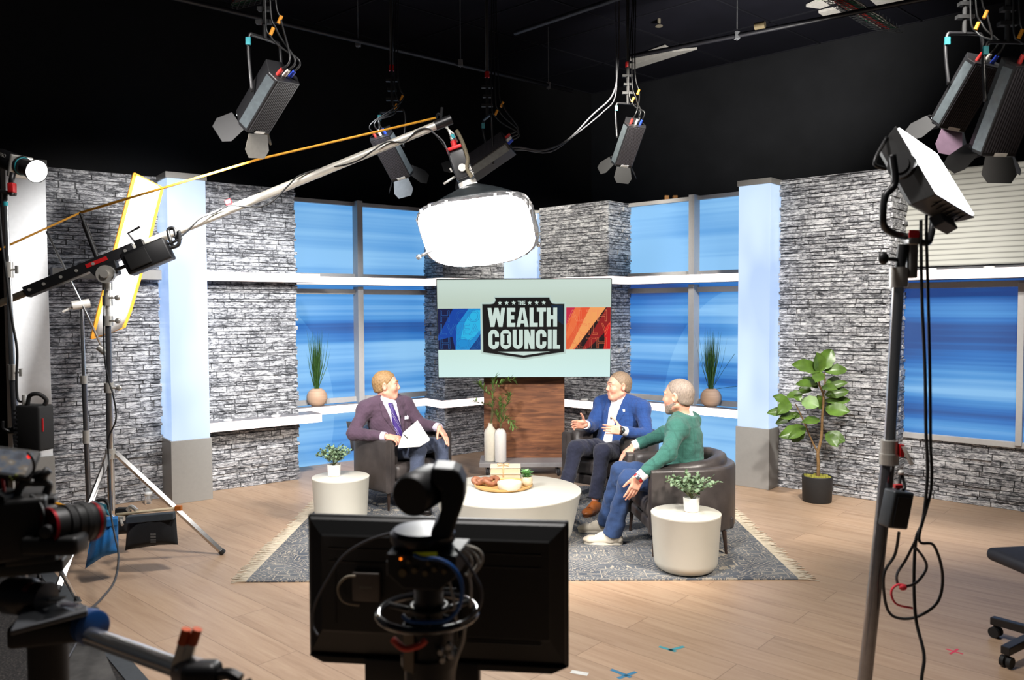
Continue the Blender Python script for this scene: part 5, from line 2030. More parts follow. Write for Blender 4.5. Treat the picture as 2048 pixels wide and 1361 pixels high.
# man in green, back turned
M_GREENJ = cloth_mat('green_check_wool', (56, 104, 94), 200, (9.0, (44, 84, 76), .5))
green, fr_g, ax_g = person('bearded man in a green jacket, back turned, in the right armchair', dict(
    hip=(1.31, 6.03, .475), neck=(1.315, 6.07, .960), head=tuple(at(1357, 794, 6.06)), head_f=(-.82, .57, -.05), head_s=1.13, chest_f=(-.87, .5, 0), leg_f=(-1, 0.02, 0),
    sho_l=(1.225, 5.90, .905), sho_r=(1.40, 6.25, .905), elb_l=tuple(at(1338, 905, 5.70)), elb_r=tuple(at(1330, 868, 6.42)), wri_l=tuple(at(1279, 955, 5.66)), wri_r=tuple(at(1266, 893, 6.42)),
    hand_l=HAND((-.42, .02, -.90), (-.25, .95, .1), (-.9, .0, .4), (.10, .12, .16, .20), s=.05, th=.18), hand_r=HAND((-.75, -.1, -.60), (.5, .1, -.8), (-.2, -1, .1), (.22, .26, .3, .34), s=.10),
    kne_l=(.86, 5.86, .520), kne_r=(.84, 6.14, .530), ank_l=(.755, 5.955, .125), ank_r=(.74, 6.27, .125), foot_l=(-1, .12, 0), foot_r=(-1, .12, 0)),
    dict(skin=M_SKIN3, hair=mat('grey_hair', (140, 126, 114), 0.6, var=0.32, scale=50, stretch=(3, 3, .8)), shirt=M_SHIRTW, jacket=M_GREENJ, trousers=cloth_mat('blue_denim', (46, 68, 108), 260),
         sock=mat('denim_sock', (40, 60, 100), 0.9), shoe=mat('off_white_knit', (208, 198, 180), 0.8, var=0.06), sole=mat('off_white_sole', (216, 208, 192), 0.6), lace=mat('white_lace', (232, 228, 218), 0.8),
         hair_t=.0022, hairline=.050, hw=.0006, bald=False, beard=True, seed=17, hem=-.03, leg_w=.072, twr=.005, cuff=.03))
strap(green, at(1279, 955, 5.66), at(1338, 905, 5.70), mat('red_strap', (176, 36, 40), 0.5), face=(-.3, -.9, .3))

# ------------------------------------------------------------------ studio gear
M_BLK = mat('black_metal', (22, 22, 24), 0.42, spec=0.5)
M_BLKM = mat('matte_black', (17, 17, 18), 0.7)
M_RIB = mat('ribbed_black', (44, 42, 46), 0.5, var=0.25, scale=3, stretch=(40, 1, 1))
M_CHROME = mat('chrome_tube', (222, 221, 220), 0.2, metal=0.95, var=0.03)
M_ALU = mat('brushed_aluminium', (206, 203, 196), 0.36, metal=0.6, var=0.08, stretch=(1, 1, 30))
M_CABLE = mat('black_cable', (18, 18, 19), 0.5)
M_GREYCABLE = mat('grey_cable', (70, 70, 74), 0.5)
M_RED = mat('red_plastic', (196, 30, 34), 0.4)
M_TEAL = mat('teal_band', (44, 158, 168), 0.45)
M_ORANGE = mat('orange_tape', (222, 148, 40), 0.6)
M_CORD = mat('yellow_cord', (226, 160, 44), 0.6, var=0.2, scale=90)
M_WTAPE = mat('white_tape', (228, 226, 220), 0.6)
M_DOOR = mat('grey_barn_door', (104, 100, 92), 0.5)


def text_on(par, txt, p, xd, yd, size, mtl, name='lettering'):
    cu = bpy.data.curves.new('t', 'FONT')
    cu.body = txt
    cu.size = size
    cu.extrude = 0.0004
    o = bpy.data.objects.new('t', cu)
    C.objects.link(o)
    me = bpy.data.meshes.new_from_object(o.evaluated_get(bpy.context.evaluated_depsgraph_get()))
    bpy.data.objects.remove(o)
    xd, yd = V(xd).normalized(), V(yd).normalized()
    nd = xd.cross(yd)
    mb = MB()
    mb.add([V(p) + xd * v_.co.x + yd * v_.co.y + nd * v_.co.z for v_ in me.vertices], [tuple(q_.vertices) for q_ in me.polygons])
    return mb.build(name, mtl, par)


def cable(label, pts, r=0.006, mtl=None, group=None, name='cable'):
    m = MB(); m.tube(pts, r, n=7)
    return tag(m.build(name, mtl or M_CABLE, None, smooth=True), label, 'cable', group)


def tripod_legs(t, hub, feet, r=0.012, mtl=None, square=False):
    for f_ in feet:
        d = (V(f_) - V(hub)); flat_ = V((d.x, d.y, 0)).normalized()
        a = V(hub) + flat_ * 0.035
        m = MB()
        if square:
            m.loft([MB._ring(a, V(f_) - a, r * 1.3, 4), MB._ring(V(f_), V(f_) - a, r * 1.3, 4)])
        else:
            m.cyl(a, V(f_), r, n=12)
        lg = m.build('leg', mtl or M_CHROME, t, smooth=not square)
        MB().cyl(V(f_) - (V(f_) - a).normalized() * .03, V(f_) + (V(f_) - a).normalized() * .0, r * 1.45, n=10).build('rubber_foot', M_BLK, lg)


# --- ceiling spotlights
def spotlight(label, u, v, Y, beam, roll, L=.42, W=.175, D=.19, doors=(1, 1, 1, 1), ztop=5.2, dark_side=True, text=False, dcol=None):
    c = at(u, v, Y)
    b = V(beam).normalized()
    n = (CAMP - c)
    n = (n - b * n.dot(b)).normalized()
    n = Matrix.Rotation(R(roll), 3, b) @ n
    w = b.cross(n).normalized()
    M = Matrix(((w.x, b.x, n.x), (w.y, b.y, n.y), (w.z, b.z, n.z)))     # local: x width, y beam, z towards us
    t = thing('ceiling_spotlight', label, 'studio light', c, 0, 'black spotlights hung from the ceiling grid')
    P = lambda x, y, z: c + M @ V((x, y, z))
    sec = [(-W / 2, D / 2), (W / 2, D / 2), (W / 2 + .02, D * .15), (W / 2 - .03, -D / 2), (-W / 2 + .03, -D / 2), (-W / 2 - .02, D * .15)]
    m = MB(); m.loft([[P(a, -L / 2, z_) for a, z_ in sec], [P(a, L / 2, z_) for a, z_ in sec]])
    hs = m.build('housing', M_BLK, t, bevel=.004)
    m = MB()
    for i in range(13):
        x_ = -W / 2 + .012 + (W - .024) * i / 12
        m.prism([P(x_ - .004, -L / 2 + .01, D / 2), P(x_ + .004, -L / 2 + .01, D / 2), P(x_ + .004, L / 2 - .02, D / 2), P(x_ - .004, L / 2 - .02, D / 2)], M @ V((0, 0, .004)))
    m.build('heat_sink', M_RIB, hs)
    m = MB()
    for s_ in (-1, 1):
        m.prism([P(s_ * (W / 2 + .021), -L / 2 + .02, D * .12), P(s_ * (W / 2 + .021), L / 2 - .02, D * .12), P(s_ * (W / 2 + .002), L / 2 - .02, D * .44), P(s_ * (W / 2 + .002), -L / 2 + .02, D * .44)], M @ V((s_ * .003, 0, .001)))
    m.build('side_plate', mat('grey_side_plate', (96, 104, 108), 0.3, metal=0.5, var=0.15), hs)
    m = MB(); m.prism([P(-W / 2 + .02, L / 2, D / 2 - .01), P(W / 2 - .02, L / 2, D / 2 - .01), P(W / 2 - .02, L / 2, -D / 2 + .03), P(-W / 2 + .02, L / 2, -D / 2 + .03)], b * .006)
    m.build('lens', mat('lens_glass', (190, 200, 205), 0.2), hs)
    m = MB(); m.prism([P(-.045, L / 2 + .001, D / 2 + .001), P(.03, L / 2 + .001, D / 2 + .001), P(.03, L / 2 - .022, D / 2 + .005), P(-.045, L / 2 - .022, D / 2 + .005)], M @ V((0, 0, .002)))
    m.build('white_label', M_WTAPE, hs)
    # barn doors, opened out
    dd = [((-1, 0), W, D), ((1, 0), W, D), ((0, 1), D, W), ((0, -1), D, W)]
    for on, ((sx_, sz_), half, ln) in zip(doors, dd):
        if not on:
            continue
        e = M @ V((sx_, 0, sz_)).normalized()
        side = M @ V((sz_, 0, -sx_)).normalized() if sz_ else M @ V((0, 0, 1))
        base = P(0, L / 2, 0) + e * (half / 2 + .008)
        out = (b * .80 + e * .60).normalized()
        l0, l1 = ln * .40, ln * .52
        m = MB(); m.prism([base - side * l0, base + side * l0, base + side * l1 + out * .10, base + side * l1 * .66 + out * .15, base - side * l1 * .66 + out * .15, base - side * l1 + out * .10], e.cross(side).cross(side) * 0 + out.cross(side).normalized() * .003)
        m.build('barn_door', dcol if (dcol and sz_ > 0) else M_BLKM, t)
    for x_, cl in ((-.045, (40, 70, 190)), (0.0, (220, 216, 208)), (.05, (190, 50, 46))):
        m = MB(); m.cyl(P(x_, -L / 2, D * .2), P(x_, -L / 2 - .05, D * .24), .013, .011, 10)
        m.build('connector', mat('connector_%d' % cl[0], cl, 0.5), t, smooth=True, auto=40)
    # yoke and hanger
    top = c + V((0, 0, .36))
    ya, yb = P(-W / 2 - .03, -.03, 0), P(W / 2 + .03, -.03, 0)
    wl = V((w.x, w.y, 0)).normalized() * (W / 2 + .035)
    m = MB(); m.tube([ya, top - wl + V((0, 0, -.10)), top - wl * .9 + V((0, 0, -.01)), top - wl * .6, top + wl * .6, top + wl * .9 + V((0, 0, -.01)), top + wl + V((0, 0, -.10)), yb], .011, n=6)
    yk = m.build('yoke', M_BLK, t, smooth=True)
    m = MB(); m.box(top + wl * .96 + V((0, -.012, -.05)), (.028, .012, .045)); m.build('tape_flag', M_TEAL, yk)
    m = MB(); m.cyl(top, top + V((0, 0, .34)), .014, n=10)
    for zz, ww in ((.10, .10), (.18, .075), (.26, .10)):
        m.box(top + V((0, 0, zz)), (ww, .04, .022))
    m.build('hanger', M_BLKM, t)
    m = MB(); m.cyl(top + V((0, 0, .34)), top + V((0, 0, .39)), .022, .02, 12); m.build('red_knob', M_RED, t, smooth=True, auto=40)
    m = MB(); m.cyl(top + V((0, 0, .39)), V((top.x, top.y, CEIL)), .016, n=10); m.build('drop_pipe', M_BLKM, t, smooth=True)
    m = MB()
    for k_, x_ in enumerate((-.045, 0.0, .05)):
        p = P(x_, -L / 2 - .05, D * .24)
        q_ = top + V((wl.x * .5 + .03 * k_, -.05, .08 + .05 * k_))
        m.tube([p, p - b * .06 + V((.01 * k_, 0, .02)), q_ + V((.10, -.02, -.10)), q_ + V((.06, -.01, .12)), V((top.x + .05 + .012 * k_, top.y - .02, CEIL - .4)), V((top.x + .04 + .012 * k_, top.y - .02, CEIL))], .006, n=6)
    ca = m.build('cables', M_CABLE, t, smooth=True)
    m = MB()
    for k_ in range(2):
        p = top + V((wl.x * .5 + .09 + .05 * k_, -.065, .0 + .07 * k_))
        m.cyl(p, p + V((.02, 0, .045)), .011, n=8)
    m.build('orange_marker', M_ORANGE, ca)
    if text:
        for j, ln_ in enumerate((.11, .07, .05)):
            pass
    return t, c, b, P


SP = {}
SP['L1'] = spotlight('spotlight with grey barn door hung above the bounce board, highest at left', 531, 195, 5.0, (-.62, .50, -.62), -46, dcol=M_DOOR, doors=(1, 1, 1, 0))
SP['L2'] = spotlight('spotlight hung partly behind the top of the boom pole', 785, 307, 6.9, (.34, .60, -.70), 25, dcol=mat('slate_door', (84, 88, 92), 0.5))
SP['L3'] = spotlight('spotlight hung right behind the boom lamp head, tilted flat', 975, 318, 7.0, (-.80, .20, -.50), 55, L=.46)
SP['L4'] = spotlight('spotlight hung alone above the right stone pier', 1255, 285, 7.6, (-.22, .60, -.76), -25)
SP['R1'] = spotlight('spotlight at upper right with mauve barn door, left of its pair', 1927, 185, 5.0, (-.17, .55, -.70), -32, dcol=mat('mauve_door', (108, 88, 104), 0.5))
SP['R2'] = spotlight('spotlight at the upper right picture edge, cut by the frame', 2012, 215, 4.5, (-.04, .50, -.80), -35, L=.5, W=.2)
cable('black cable loop swinging between the two middle ceiling spotlights', [at(1004, 296, 6.9), at(1040, 295, 7.0), at(1085, 301, 7.1), at(1135, 280, 7.2), at(1185, 230, 7.35), at(1225, 190, 7.5), at(1236, 130, 7.6), at(1238, 40, 7.6), at(1238, -60, 7.6)], .008, M_GREYCABLE)
cable('thin black cable under the first loop between the two middle ceiling spotlights', [at(1004, 299, 6.95), at(1045, 300, 7.02), at(1100, 304, 7.12), at(1150, 270, 7.2), at(1205, 225, 7.35), at(1230, 195, 7.5), at(1233, 130, 7.55), at(1232, 30, 7.6), at(1231, -60, 7.6)], .006, M_GREYCABLE)

# --- ceiling grid
GZ = 4.55


def gpipe(label, a, b, r=.024):
    t = thing('grid_pipe', label, 'pipe', (a + b) / 2)
    MB().cyl(a, b, r, n=12).build('pipe', mat('dark_pipe', (26, 26, 31), 0.45), t, smooth=True, auto=40)
    return t


d_ = (fl(1097, 171, GZ) - fl(700, 78, GZ)).normalized()
gp1 = gpipe('long black ceiling pipe along the left wall', fl(700, 78, GZ) - d_ * 2.6, fl(1097, 171, GZ) + d_ * .4)
d_ = (fl(1826, 2, GZ) - fl(1348, 96, GZ)).normalized()
gp2 = gpipe('black ceiling pipe at upper right below the pale ceiling panels', fl(1262, 113, GZ), fl(1826, 2, GZ) + d_ * 1.6)
gp3 = gpipe('short black ceiling pipe crossing at top centre', fl(1030, 66, GZ), fl(1223, 2, GZ) + V((.5, -.5, 0)))
M_ROD = mat('galvanised_rod', (150, 152, 156), 0.4, metal=0.6)
for u, v, par in ((716, 86, gp1), (921, 126, gp1), (1097, 171, gp1), (1474, 71, gp2)):
    p = fl(u, v, GZ)
    m = MB(); m.cyl(p + V((0, 0, -.05)), V((p.x, p.y, CEIL)), .006, n=8); m.box(p, (.05, .05, .07)); m.build('hanger_rod', M_ROD, par)
p = fl(1520, 51, GZ); m = MB(); m.cyl(p - d_ * .05, p + d_ * .05, .034, n=12); m.build('coupling', mat('brass_coupling', (130, 116, 86), 0.5), gp2, smooth=True, auto=40)
# tile grid of the ceiling: thin bars
tg = MB()
for i in range(-8, 10):
    o_ = V((corner.x, corner.y, CEIL - .012)) + wdl * (1.22 * i)
    tg.prism([o_ + wdr * -3 - wdl * .012, o_ + wdr * 12 - wdl * .012, o_ + wdr * 12 + wdl * .012, o_ + wdr * -3 + wdl * .012], (0, 0, .012))
    o_ = V((corner.x, corner.y, CEIL - .012)) + wdr * (1.22 * i)
    tg.prism([o_ + wdl * -3 - wdr * .012, o_ + wdl * 12 - wdr * .012, o_ + wdl * 12 + wdr * .012, o_ + wdl * -3 + wdr * .012], (0, 0, .012))
g_ = struct(tg.build('trim_ceiling_grid', mat('ceiling_bar', (26, 26, 34), 0.6)))
M_PALE = mat('pale_ceiling_panel', (226, 222, 214), 0.6)
for lab, px_ in (('pale strip ceiling panel above the lone right spotlight, upper one', ((1257, 120), (1330, 94), (1341, 100), (1272, 126))),
                 ('long pale strip ceiling panel beside the lone right spotlight, lower one', ((1256, 133), (1345, 104), (1394, 99), (1266, 139))),
                 ('pale ceiling panel left of the cable tray at upper right', ((1637, 26), (1676, 17), (1695, 31), (1657, 39))),
                 ('pale ceiling panel at the top edge left of the cable tray', ((1612, 14), (1650, -4), (1700, -4), (1640, 18))),
                 ('pale ceiling panel at the top edge right of the cable tray', ((1738, -2), (1816, -2), (1815, 0), (1757, 14)))):
    m = MB(); m.prism([fl(a, b_, CEIL - .05) for a, b_ in px_], (0, 0, .03))
    o_ = m.build('ceiling_panel', M_PALE, None)
    tag(o_, lab, 'ceiling panel', 'pale ceiling panels')
p = fl(1318, 43, CEIL - .03)
m = MB(); m.cyl(p + V((0, 0, .03)), p - V((0, 0, .05)), .02, n=10); m.cyl(p - V((0, 0, .05)), p - V((0, 0, .06)), .045, n=14)
tag(m.build('sprinkler_head', mat('sprinkler_cream', (140, 132, 116), 0.5), None, smooth=True, auto=40), 'small sprinkler head on the black ceiling above the right pier', 'sprinkler')


def tray_of(label, a, b, wv, n, z, seed):
    """wire basket with data cables lying in it"""
    t = thing('cable_tray', label, 'cable tray', a)
    d = (b - a); L = d.length; d.normalize()
    m = MB()
    for i in range(n + 1):
        p = a + d * (L * i / n)
        m.tube([p + V((0, 0, .06)), p, p + wv, p + wv + V((0, 0, .06))], .004, n=4, smooth=False)
    for j in range(6):
        p = a + wv * (j / 5)
        m.cyl(p, p + d * L, .003, n=4)
    m.build('wire_basket', mat('dark_wire', (70, 72, 74), 0.5), t)
    rnd = random.Random(seed)
    for cl in ((176, 44, 38), (38, 96, 66), (180, 176, 168)):
        m = MB()
        for j in range(4):
            o_ = wv * rnd.uniform(.08, .92) + V((0, 0, .02 + .03 * rnd.random()))
            m.tube([a + o_ + d * (L * q_ / 6) + wv * rnd.uniform(-.05, .05) for q_ in range(7)], .009, n=5)
        m.build('data_cables', mat('data_cable_%d' % cl[0], cl, 0.5), t, smooth=True)
    return t


a_, b_ = fl(1806, 66, 4.7), fl(1690, -8, 4.7)
tray_of('wire cable tray with red and green cables at upper right', a_, b_, fl(1740, 58, 4.7) - a_, 16, 4.7, 2)
a_, b_ = fl(462, 22, 4.7), fl(606, -14, 4.7)
tray_of('wire cable tray with loose red cables above the leftmost spotlight', a_, b_, fl(470, 2, 4.7) - a_, 12, 4.7, 5)
for u, lab in ((1333, 'left of two wooden post tops behind the right blue panels'), (1350, 'right of two wooden post tops behind the right blue panels')):
    p = at(u, 398, 9.75)
    m = MB(); m.box((p.x, p.y, 1.58), (.05, .07, 3.16)); tag(m.build('wooden_post', mat('raw_pine', (176, 124, 70), 0.7, var=0.15, stretch=(8, 8, 1)), None), lab, 'post', 'wooden post tops behind the set')

# --- boom stand, boom arm, softbox light
hub = at(221, 908, 5.58); bx_, by_ = hub.x, hub.y
bs = thing('combo_stand', 'tall chrome stand with tripod legs carrying the boom pole', 'light stand', (bx_, by_, 0))
fA, fB = fl(447, 1110), fl(113, 1186, .095)
mid = (fA + fB) / 2
fC = V((2 * bx_ - mid.x, 2 * by_ - mid.y, 0)); fC = V((bx_, by_, 0)) + (fC - V((bx_, by_, 0))).normalized() * .62
tripod_legs(bs, (bx_, by_, hub.z), [fA + V((0, 0, .01)), fB + V((0, 0, .01)), fC + V((0, 0, .01))], .016, mat('chrome_leg', (205, 202, 200), 0.2, metal=0.95), True)
pv = at(214, 543, 5.58)
mk = lambda z: V((bx_ + (pv.x - bx_) * (z - hub.z) / (pv.z - hub.z), by_, z))
m = MB(); m.cyl(mk(.38), mk(1.25), .024, n=16); m.build('lower_tube', M_CHROME, bs, smooth=True, auto=40)
m = MB(); m.cyl(mk(1.25), mk(1.75), .019, n=16); m.build('middle_tube', mat('dark_chrome', (134, 134, 138), 0.2, metal=0.85), bs, smooth=True, auto=40)
m = MB(); m.cyl(mk(1.75), pv, .016, n=16); m.build('upper_tube', M_ALU, bs, smooth=True, auto=40)
for z_ in (hub.z, 1.25, 1.72, 1.86, 1.97):
    MB().cyl(mk(z_ - .035), mk(z_ + .035), .034, n=16).build('collar', M_ALU, bs, smooth=True, auto=40)
for z_ in (1.25, 1.72, 1.88):
    m = MB(); p = mk(z_); m.cyl(p + V((.02, -.02, 0)), p + V((.07, -.03, 0)), .007, n=8); m.ellip(p + V((.085, -.033, 0)), (.022, .012, .02), n=10, m=6)
    m.build('knob', M_ALU, bs, smooth=True)
# boom
YE = 5.95
e_tip = at(885, 246, YE)
bd = (e_tip - pv).normalized()
bn = V((0, -1, 0)) - bd * V((0, -1, 0)).dot(bd); bn.normalize()
bu = bn.cross(bd)
if bu.z < 0:
    bu = -bu
bo = thing('boom_arm', 'long silver boom pole rising from lower left to the softbox lamp', 'boom pole', pv)
axis0 = pv + bu * .075
Lb = (e_tip - axis0).length
bd = (e_tip - axis0).normalized()
m = MB(); m.cyl(axis0 + bd * .20, axis0 + bd * (Lb * .99), .031, .030, 18); m.build('pole', mat('satin_boom_tube', (214, 210, 200), 0.34, metal=0.4, var=0.02), bo, smooth=True, auto=40)
m = MB(); m.cyl(axis0 - bd * .50, axis0 - bd * 2.3, .025, n=16); m.build('tail_tube', mat('worn_steel', (120, 112, 98), 0.4, metal=0.7), bo, smooth=True, auto=40)
rm = Matrix(((bd.x, bn.x, bu.x), (bd.y, bn.y, bu.y), (bd.z, bn.z, bu.z)))
m = MB(); m.rbox(axis0 - bd * .15, (.78, .07, .075), .006, rm); clampo = m.build('clamp_channel', M_BLK, bo, smooth=True, auto=40)
m = MB()
for q_ in (-.50, -.40, -.28, -.17, -.05, .18):
    m.cyl(axis0 + bd * q_ + bn * .034, axis0 + bd * q_ + bn * .042, .011, n=10)
m.build('bolts', M_ALU, clampo)
m = MB(); m.prism([axis0 + bd * x_ - bu * .03 + bn * .040 for x_ in (-.10, .09)] + [pv + bd * .07 - bu * .05 + bn * .040, pv - bd * .06 - bu * .05 + bn * .040], -bn * .08); m.build('pivot_bracket', M_BLK, bo, bevel=.004)
m = MB(); m.cyl(pv + bn * .038 - bu * .03, pv + bn * .075 - bu * .03, .062, n=24); m.cyl(pv + bn * .075 - bu * .03, pv + bn * .095 - bu * .03, .028, n=16); m.build('tilt_knob', M_ALU, bo, smooth=True, auto=40)
m = MB(); m.prism([axis0 + bd * x_ + bn * .0365 + bu * z_ for x_, z_ in ((-.10, -.012), (.05, -.012), (.05, .016), (-.10, .016))], bn * .002); pl_ = m.build('red_badge', M_RED, bo)
mt_ = at(160, 426, 5.55)
m = MB(); mb_ = axis0 - bd * .02 + bu * .03
m.cyl(mb_, mb_.lerp(mt_, .80), .017, n=14); m.cyl(mb_.lerp(mt_, .80), mt_, .009, n=10); m.build('mast', M_BLK, bo, smooth=True, auto=40)
tail = axis0 - bd * 2.1 + bu * .12
tail = at(-20, 508, 5.4)
m = MB(); m.tube([at(872, 236, YE), at(520, 318, 5.78), mt_], .0085, n=8, smooth=False); m.tube([mt_, tail, at(-300, 655, 5.2)], .007, n=8, smooth=False); m.build('tension_cord', M_CORD, bo, smooth=True)
m = MB(); p = at(459, 408, 5.72); m.cyl(p - bd * .018, p + bd * .018, .034, n=16); m.build('red_tape', M_RED, bo)
m = MB(); m.cyl(e_tip - bd * .06, e_tip + bd * .07, .037, n=16); tp = m.build('end_clamp', M_BLK, bo, smooth=True, auto=40)
m = MB(); m.cyl(e_tip + bu * .03, at(884, 215, YE), .011, n=8); m.tube([at(872, 236, YE), at(876, 228, YE), at(882, 232, YE)], .010, n=6); m.build('end_pin', M_BLK, tp)
cable('thin black cable wrapped along the boom pole', [at(346, 474, 5.54), at(366, 470, 5.58), at(400, 438, 5.62), at(430, 426, 5.66), at(458, 412, 5.66), at(485, 413, 5.67), at(515, 415, 5.68), at(545, 403, 5.69), at(578, 370, 5.70), at(598, 352, 5.74), at(640, 338, 5.80), at(690, 330, 5.80), at(722, 318, 5.80), at(748, 300, 5.80), at(775, 284, 5.84), at(808, 284, 5.88), at(834, 262, 5.88), at(858, 258, 5.9), at(880, 280, 5.9), at(898, 305, 5.9)], .006)
# controller box clipped on the boom
cb0 = at(296, 514, 5.50)
cbt = thing('power_controller', 'black controller box clipped under the boom pole', 'controller', cb0)
m = MB(); m.rbox(cb0, (.31, .11, .155), .012, rm); hb = m.build('case', M_BLK, cbt, smooth=True, auto=40)
m = MB(); m.rbox(cb0 + bn * .062 - bd * .05, (.15, .02, .11), .006, rm); m.build('battery_plate', M_BLKM, cbt, smooth=True, auto=40)
m = MB(); m.box(cb0 + bu * .10 + bd * -.01, (.05, .06, .06), rm); m.tube([cb0 + bu * .11 - bd * .03, cb0 + bu * .20 - bd * .05, cb0 + bu * .21 + bd * .04], .009, n=6, smooth=False); m.build('clamp_hook', M_BLK, cbt)
m = MB(); m.cyl(cb0 - bd * .155, cb0 - bd * .23, .014, .010, 10); m.build('plug', M_BLK, cbt)
m = MB(); m.tube([cb0 + bd * .155, cb0 + bd * .22 + bu * .0, cb0 + bd * .26 + bu * .08, at(354, 480, 5.55), at(348, 458, 5.58), at(336, 462, 5.58), at(344, 490, 5.55)], .013, n=8); m.tube([cb0 + bd * .155 + bu * .03, cb0 + bd * .25 + bu * .03, at(352, 476, 5.56)], .009, n=8)
m.build('coiled_lead', M_CABLE, cbt, smooth=True)

# lamp head on the boom end
lh0, lh1 = at(912, 300, YE), at(930, 352, YE)
la = (lh1 - lh0).normalized()
ln = (V((0, -1, 0)) - la * V((0, -1, 0)).dot(la)).normalized()
lx = la.cross(ln)
if lx.x < 0:
    lx = -lx
lr = Matrix(((lx.x, ln.x, -la.x), (lx.y, ln.y, -la.y), (lx.z, ln.z, -la.z)))
lt = thing('lamp_head', 'black and red lamp head hanging from the boom tip above the softbox', 'studio light', lh1)
m = MB(); m.rbox((lh0 + lh1) / 2 + la * .02, (.135, .13, .215), .014, lr); hd = m.build('housing', M_BLK, lt, smooth=True, auto=40)
m = MB(); m.rbox(lh0 - la * .008, (.137, .132, .026), .006, lr); m.build('red_collar', M_RED, hd, smooth=True, auto=40)
m = MB(); m.cyl(lh0 - la * .02, lh0 - la * .07, .022, n=14); m.build('red_handle', M_RED, hd, smooth=True, auto=40)
m = MB(); m.tube([lh0 + lx * .05 - la * .12 + ln * .06, lh0 + lx * .062 - la * .03 + ln * .07, lh0 + lx * .060 + la * .10 + ln * .075, lh0 + lx * .03 + la * .17 + ln * .075, lh0 + lx * .045 + la * .24 + ln * .07], .015, n=8); m.build('woven_strap', mat('khaki_mesh', (92, 84, 66), 0.8, var=0.4, scale=120), lt, smooth=True)
m = MB(); m.cyl(lh1 + la * .045 - ln * 0, lh1 + la * .075, .068, .070, 24); m.build('mount_ring', M_ALU, lt, smooth=True, auto=40)
m = MB(); m.cyl(lh1 - lx * .07 - la * .02, lh1 - lx * .17 - la * -.005, .009, n=8); m.cyl(lh1 - lx * .08 - la * .06, lh1 - lx * .085 - la * .09, .008, n=8); m.build('tilt_lever', M_ALU, lt, smooth=True)
m = MB(); m.cyl(lh1 - la * .05 + ln * .066, lh1 - la * .05 + ln * .085, .028, n=18); m.build('dial', M_ALU, lt, smooth=True, auto=40)
text_on(lt, 'aputure', lh1 + lx * .062 + ln * .068 + la * .03, -la, ln.cross(-la), .034, M_WTAPE)
m = MB(); m.tube([e_tip + bd * .02, lh0 - la * .10, lh0 - la * .05], .009, n=7, smooth=False); m.tube([e_tip - bd * .01, lh0 - la * .12 + lx * .02, lh0 - la * .05 + lx * .03], .008, n=7, smooth=False)
m.cyl(lh0 - la * .10, lh0 - la * .07, .014, n=8); m.build('hanging_yoke', M_ALU, lt, smooth=True)
m = MB(); p = lh0 - la * .115 + lx * .01; m.cyl(p, p + la * .03, .016, n=10); m.build('teal_ring', M_TEAL, lt, smooth=True, auto=40)

# softbox
sc_ = at(953, 458, YE - .12)
sn = V((-.24, -.85, -.46)).normalized()
su = V((0, 0, 1)) - sn * sn.z; su.normalize()
su = Matrix.Rotation(R(6), 3, sn) @ su
sxx = su.cross(sn) * -1
if sxx.x < 0:
    sxx = -sxx
sb = thing('softbox', 'glowing white softbox with silver edges hung over the coffee table', 'softbox', sc_)
HWs, HHs = .43, .232


def sbp(a, rr, d, wob=0.0):
    ca, sa = math.cos(a), math.sin(a)
    e = 2 / 4.2
    x = HWs * math.copysign(abs(ca) ** e, ca) * rr
    y = HHs * math.copysign(abs(sa) ** e, sa) * rr
    if y < 0:
        y *= 1 + .22 * (1 - (x / HWs) ** 2)            # the cloth bellies out at the bottom
    return sc_ + sxx * x + su * y + sn * (d + wob)


m = MB()
NA = 48
rings = []
for i in range(9):
    rr = 1 - i / 8 * .999
    rings.append([sbp(2 * math.pi * j / NA, rr, .02 + .075 * (1 - rr ** 2)) for j in range(NA)])
m.loft(rings, caps=False)
k = NT('softbox_diffuser')
k.b.inputs['Base Color'].default_value = (.8, .8, .8, 1)
k.l(k.ramp(k.noise(k.coords((1, 1, 1)), 3, 2), [(.3, (1, .97, .93, 1)), (.7, (1, 1, .98, 1))]), k.b.inputs['Emission Color'])
k.b.inputs['Emission Strength'].default_value = SOFTBOX_E
m.build('diffuser', k.m, sb, smooth=True)
m = MB()
rings = []
rnd = random.Random(4)
wob = [[rnd.uniform(-.02, .02) for _ in range(NA)] for _ in range(6)]
for i in range(6):
    rr, d = ((1.0, .02), (1.03, .005), (1.045, -.015), (1.04, -.035), (1.03, -.055), (.98, -.075))[i]
    rings.append([sbp(2 * math.pi * j / NA, rr + (wob[i][j] if i else 0), d + (wob[i][(j + 7) % NA] * .6 if i else 0)) for j in range(NA)])
m.loft(rings, caps=False)
M_SILVER = mat('crinkled_silver', (190, 191, 194), 0.25, metal=0.85, var=0.3, scale=14, bump=0.5)
m.build('silver_skirt', M_SILVER, sb, smooth=False, solid=.002)
m = MB()
neck_c = lh1 + la * .08
rings = []
for i in range(6):
    q_ = i / 5
    rings.append([sbp(2 * math.pi * j / NA, .98, -.075).lerp(neck_c + lx * (.066 * math.cos(2 * math.pi * j / NA)) + ln.cross(lx).cross(lx) * 0 + ln * (-.066 * math.sin(2 * math.pi * j / NA)) * (1 if ln.dot(su) < 0 else -1), q_) - sn * (.03 * math.sin(math.pi * q_)) for j in range(NA)])
m.loft(rings, caps=False)
m.build('black_cone', mat('black_nylon', (26, 30, 32), 0.35, var=0.2), sb, smooth=True, solid=.002)
for lab, (u, v) in (('rod', (842, 512)), ('rod', (1072, 488)), ('rod', (1018, 392))):
    p = at(u, v, YE - .12); m = MB(); dv = (p - sc_).normalized(); m.cyl(p - dv * .10, p + dv * .03, .011, n=8); m.ellip(p + dv * .02, (.02, .02, .02), n=10, m=6); m.build(lab, M_SILVER, sb, smooth=True)
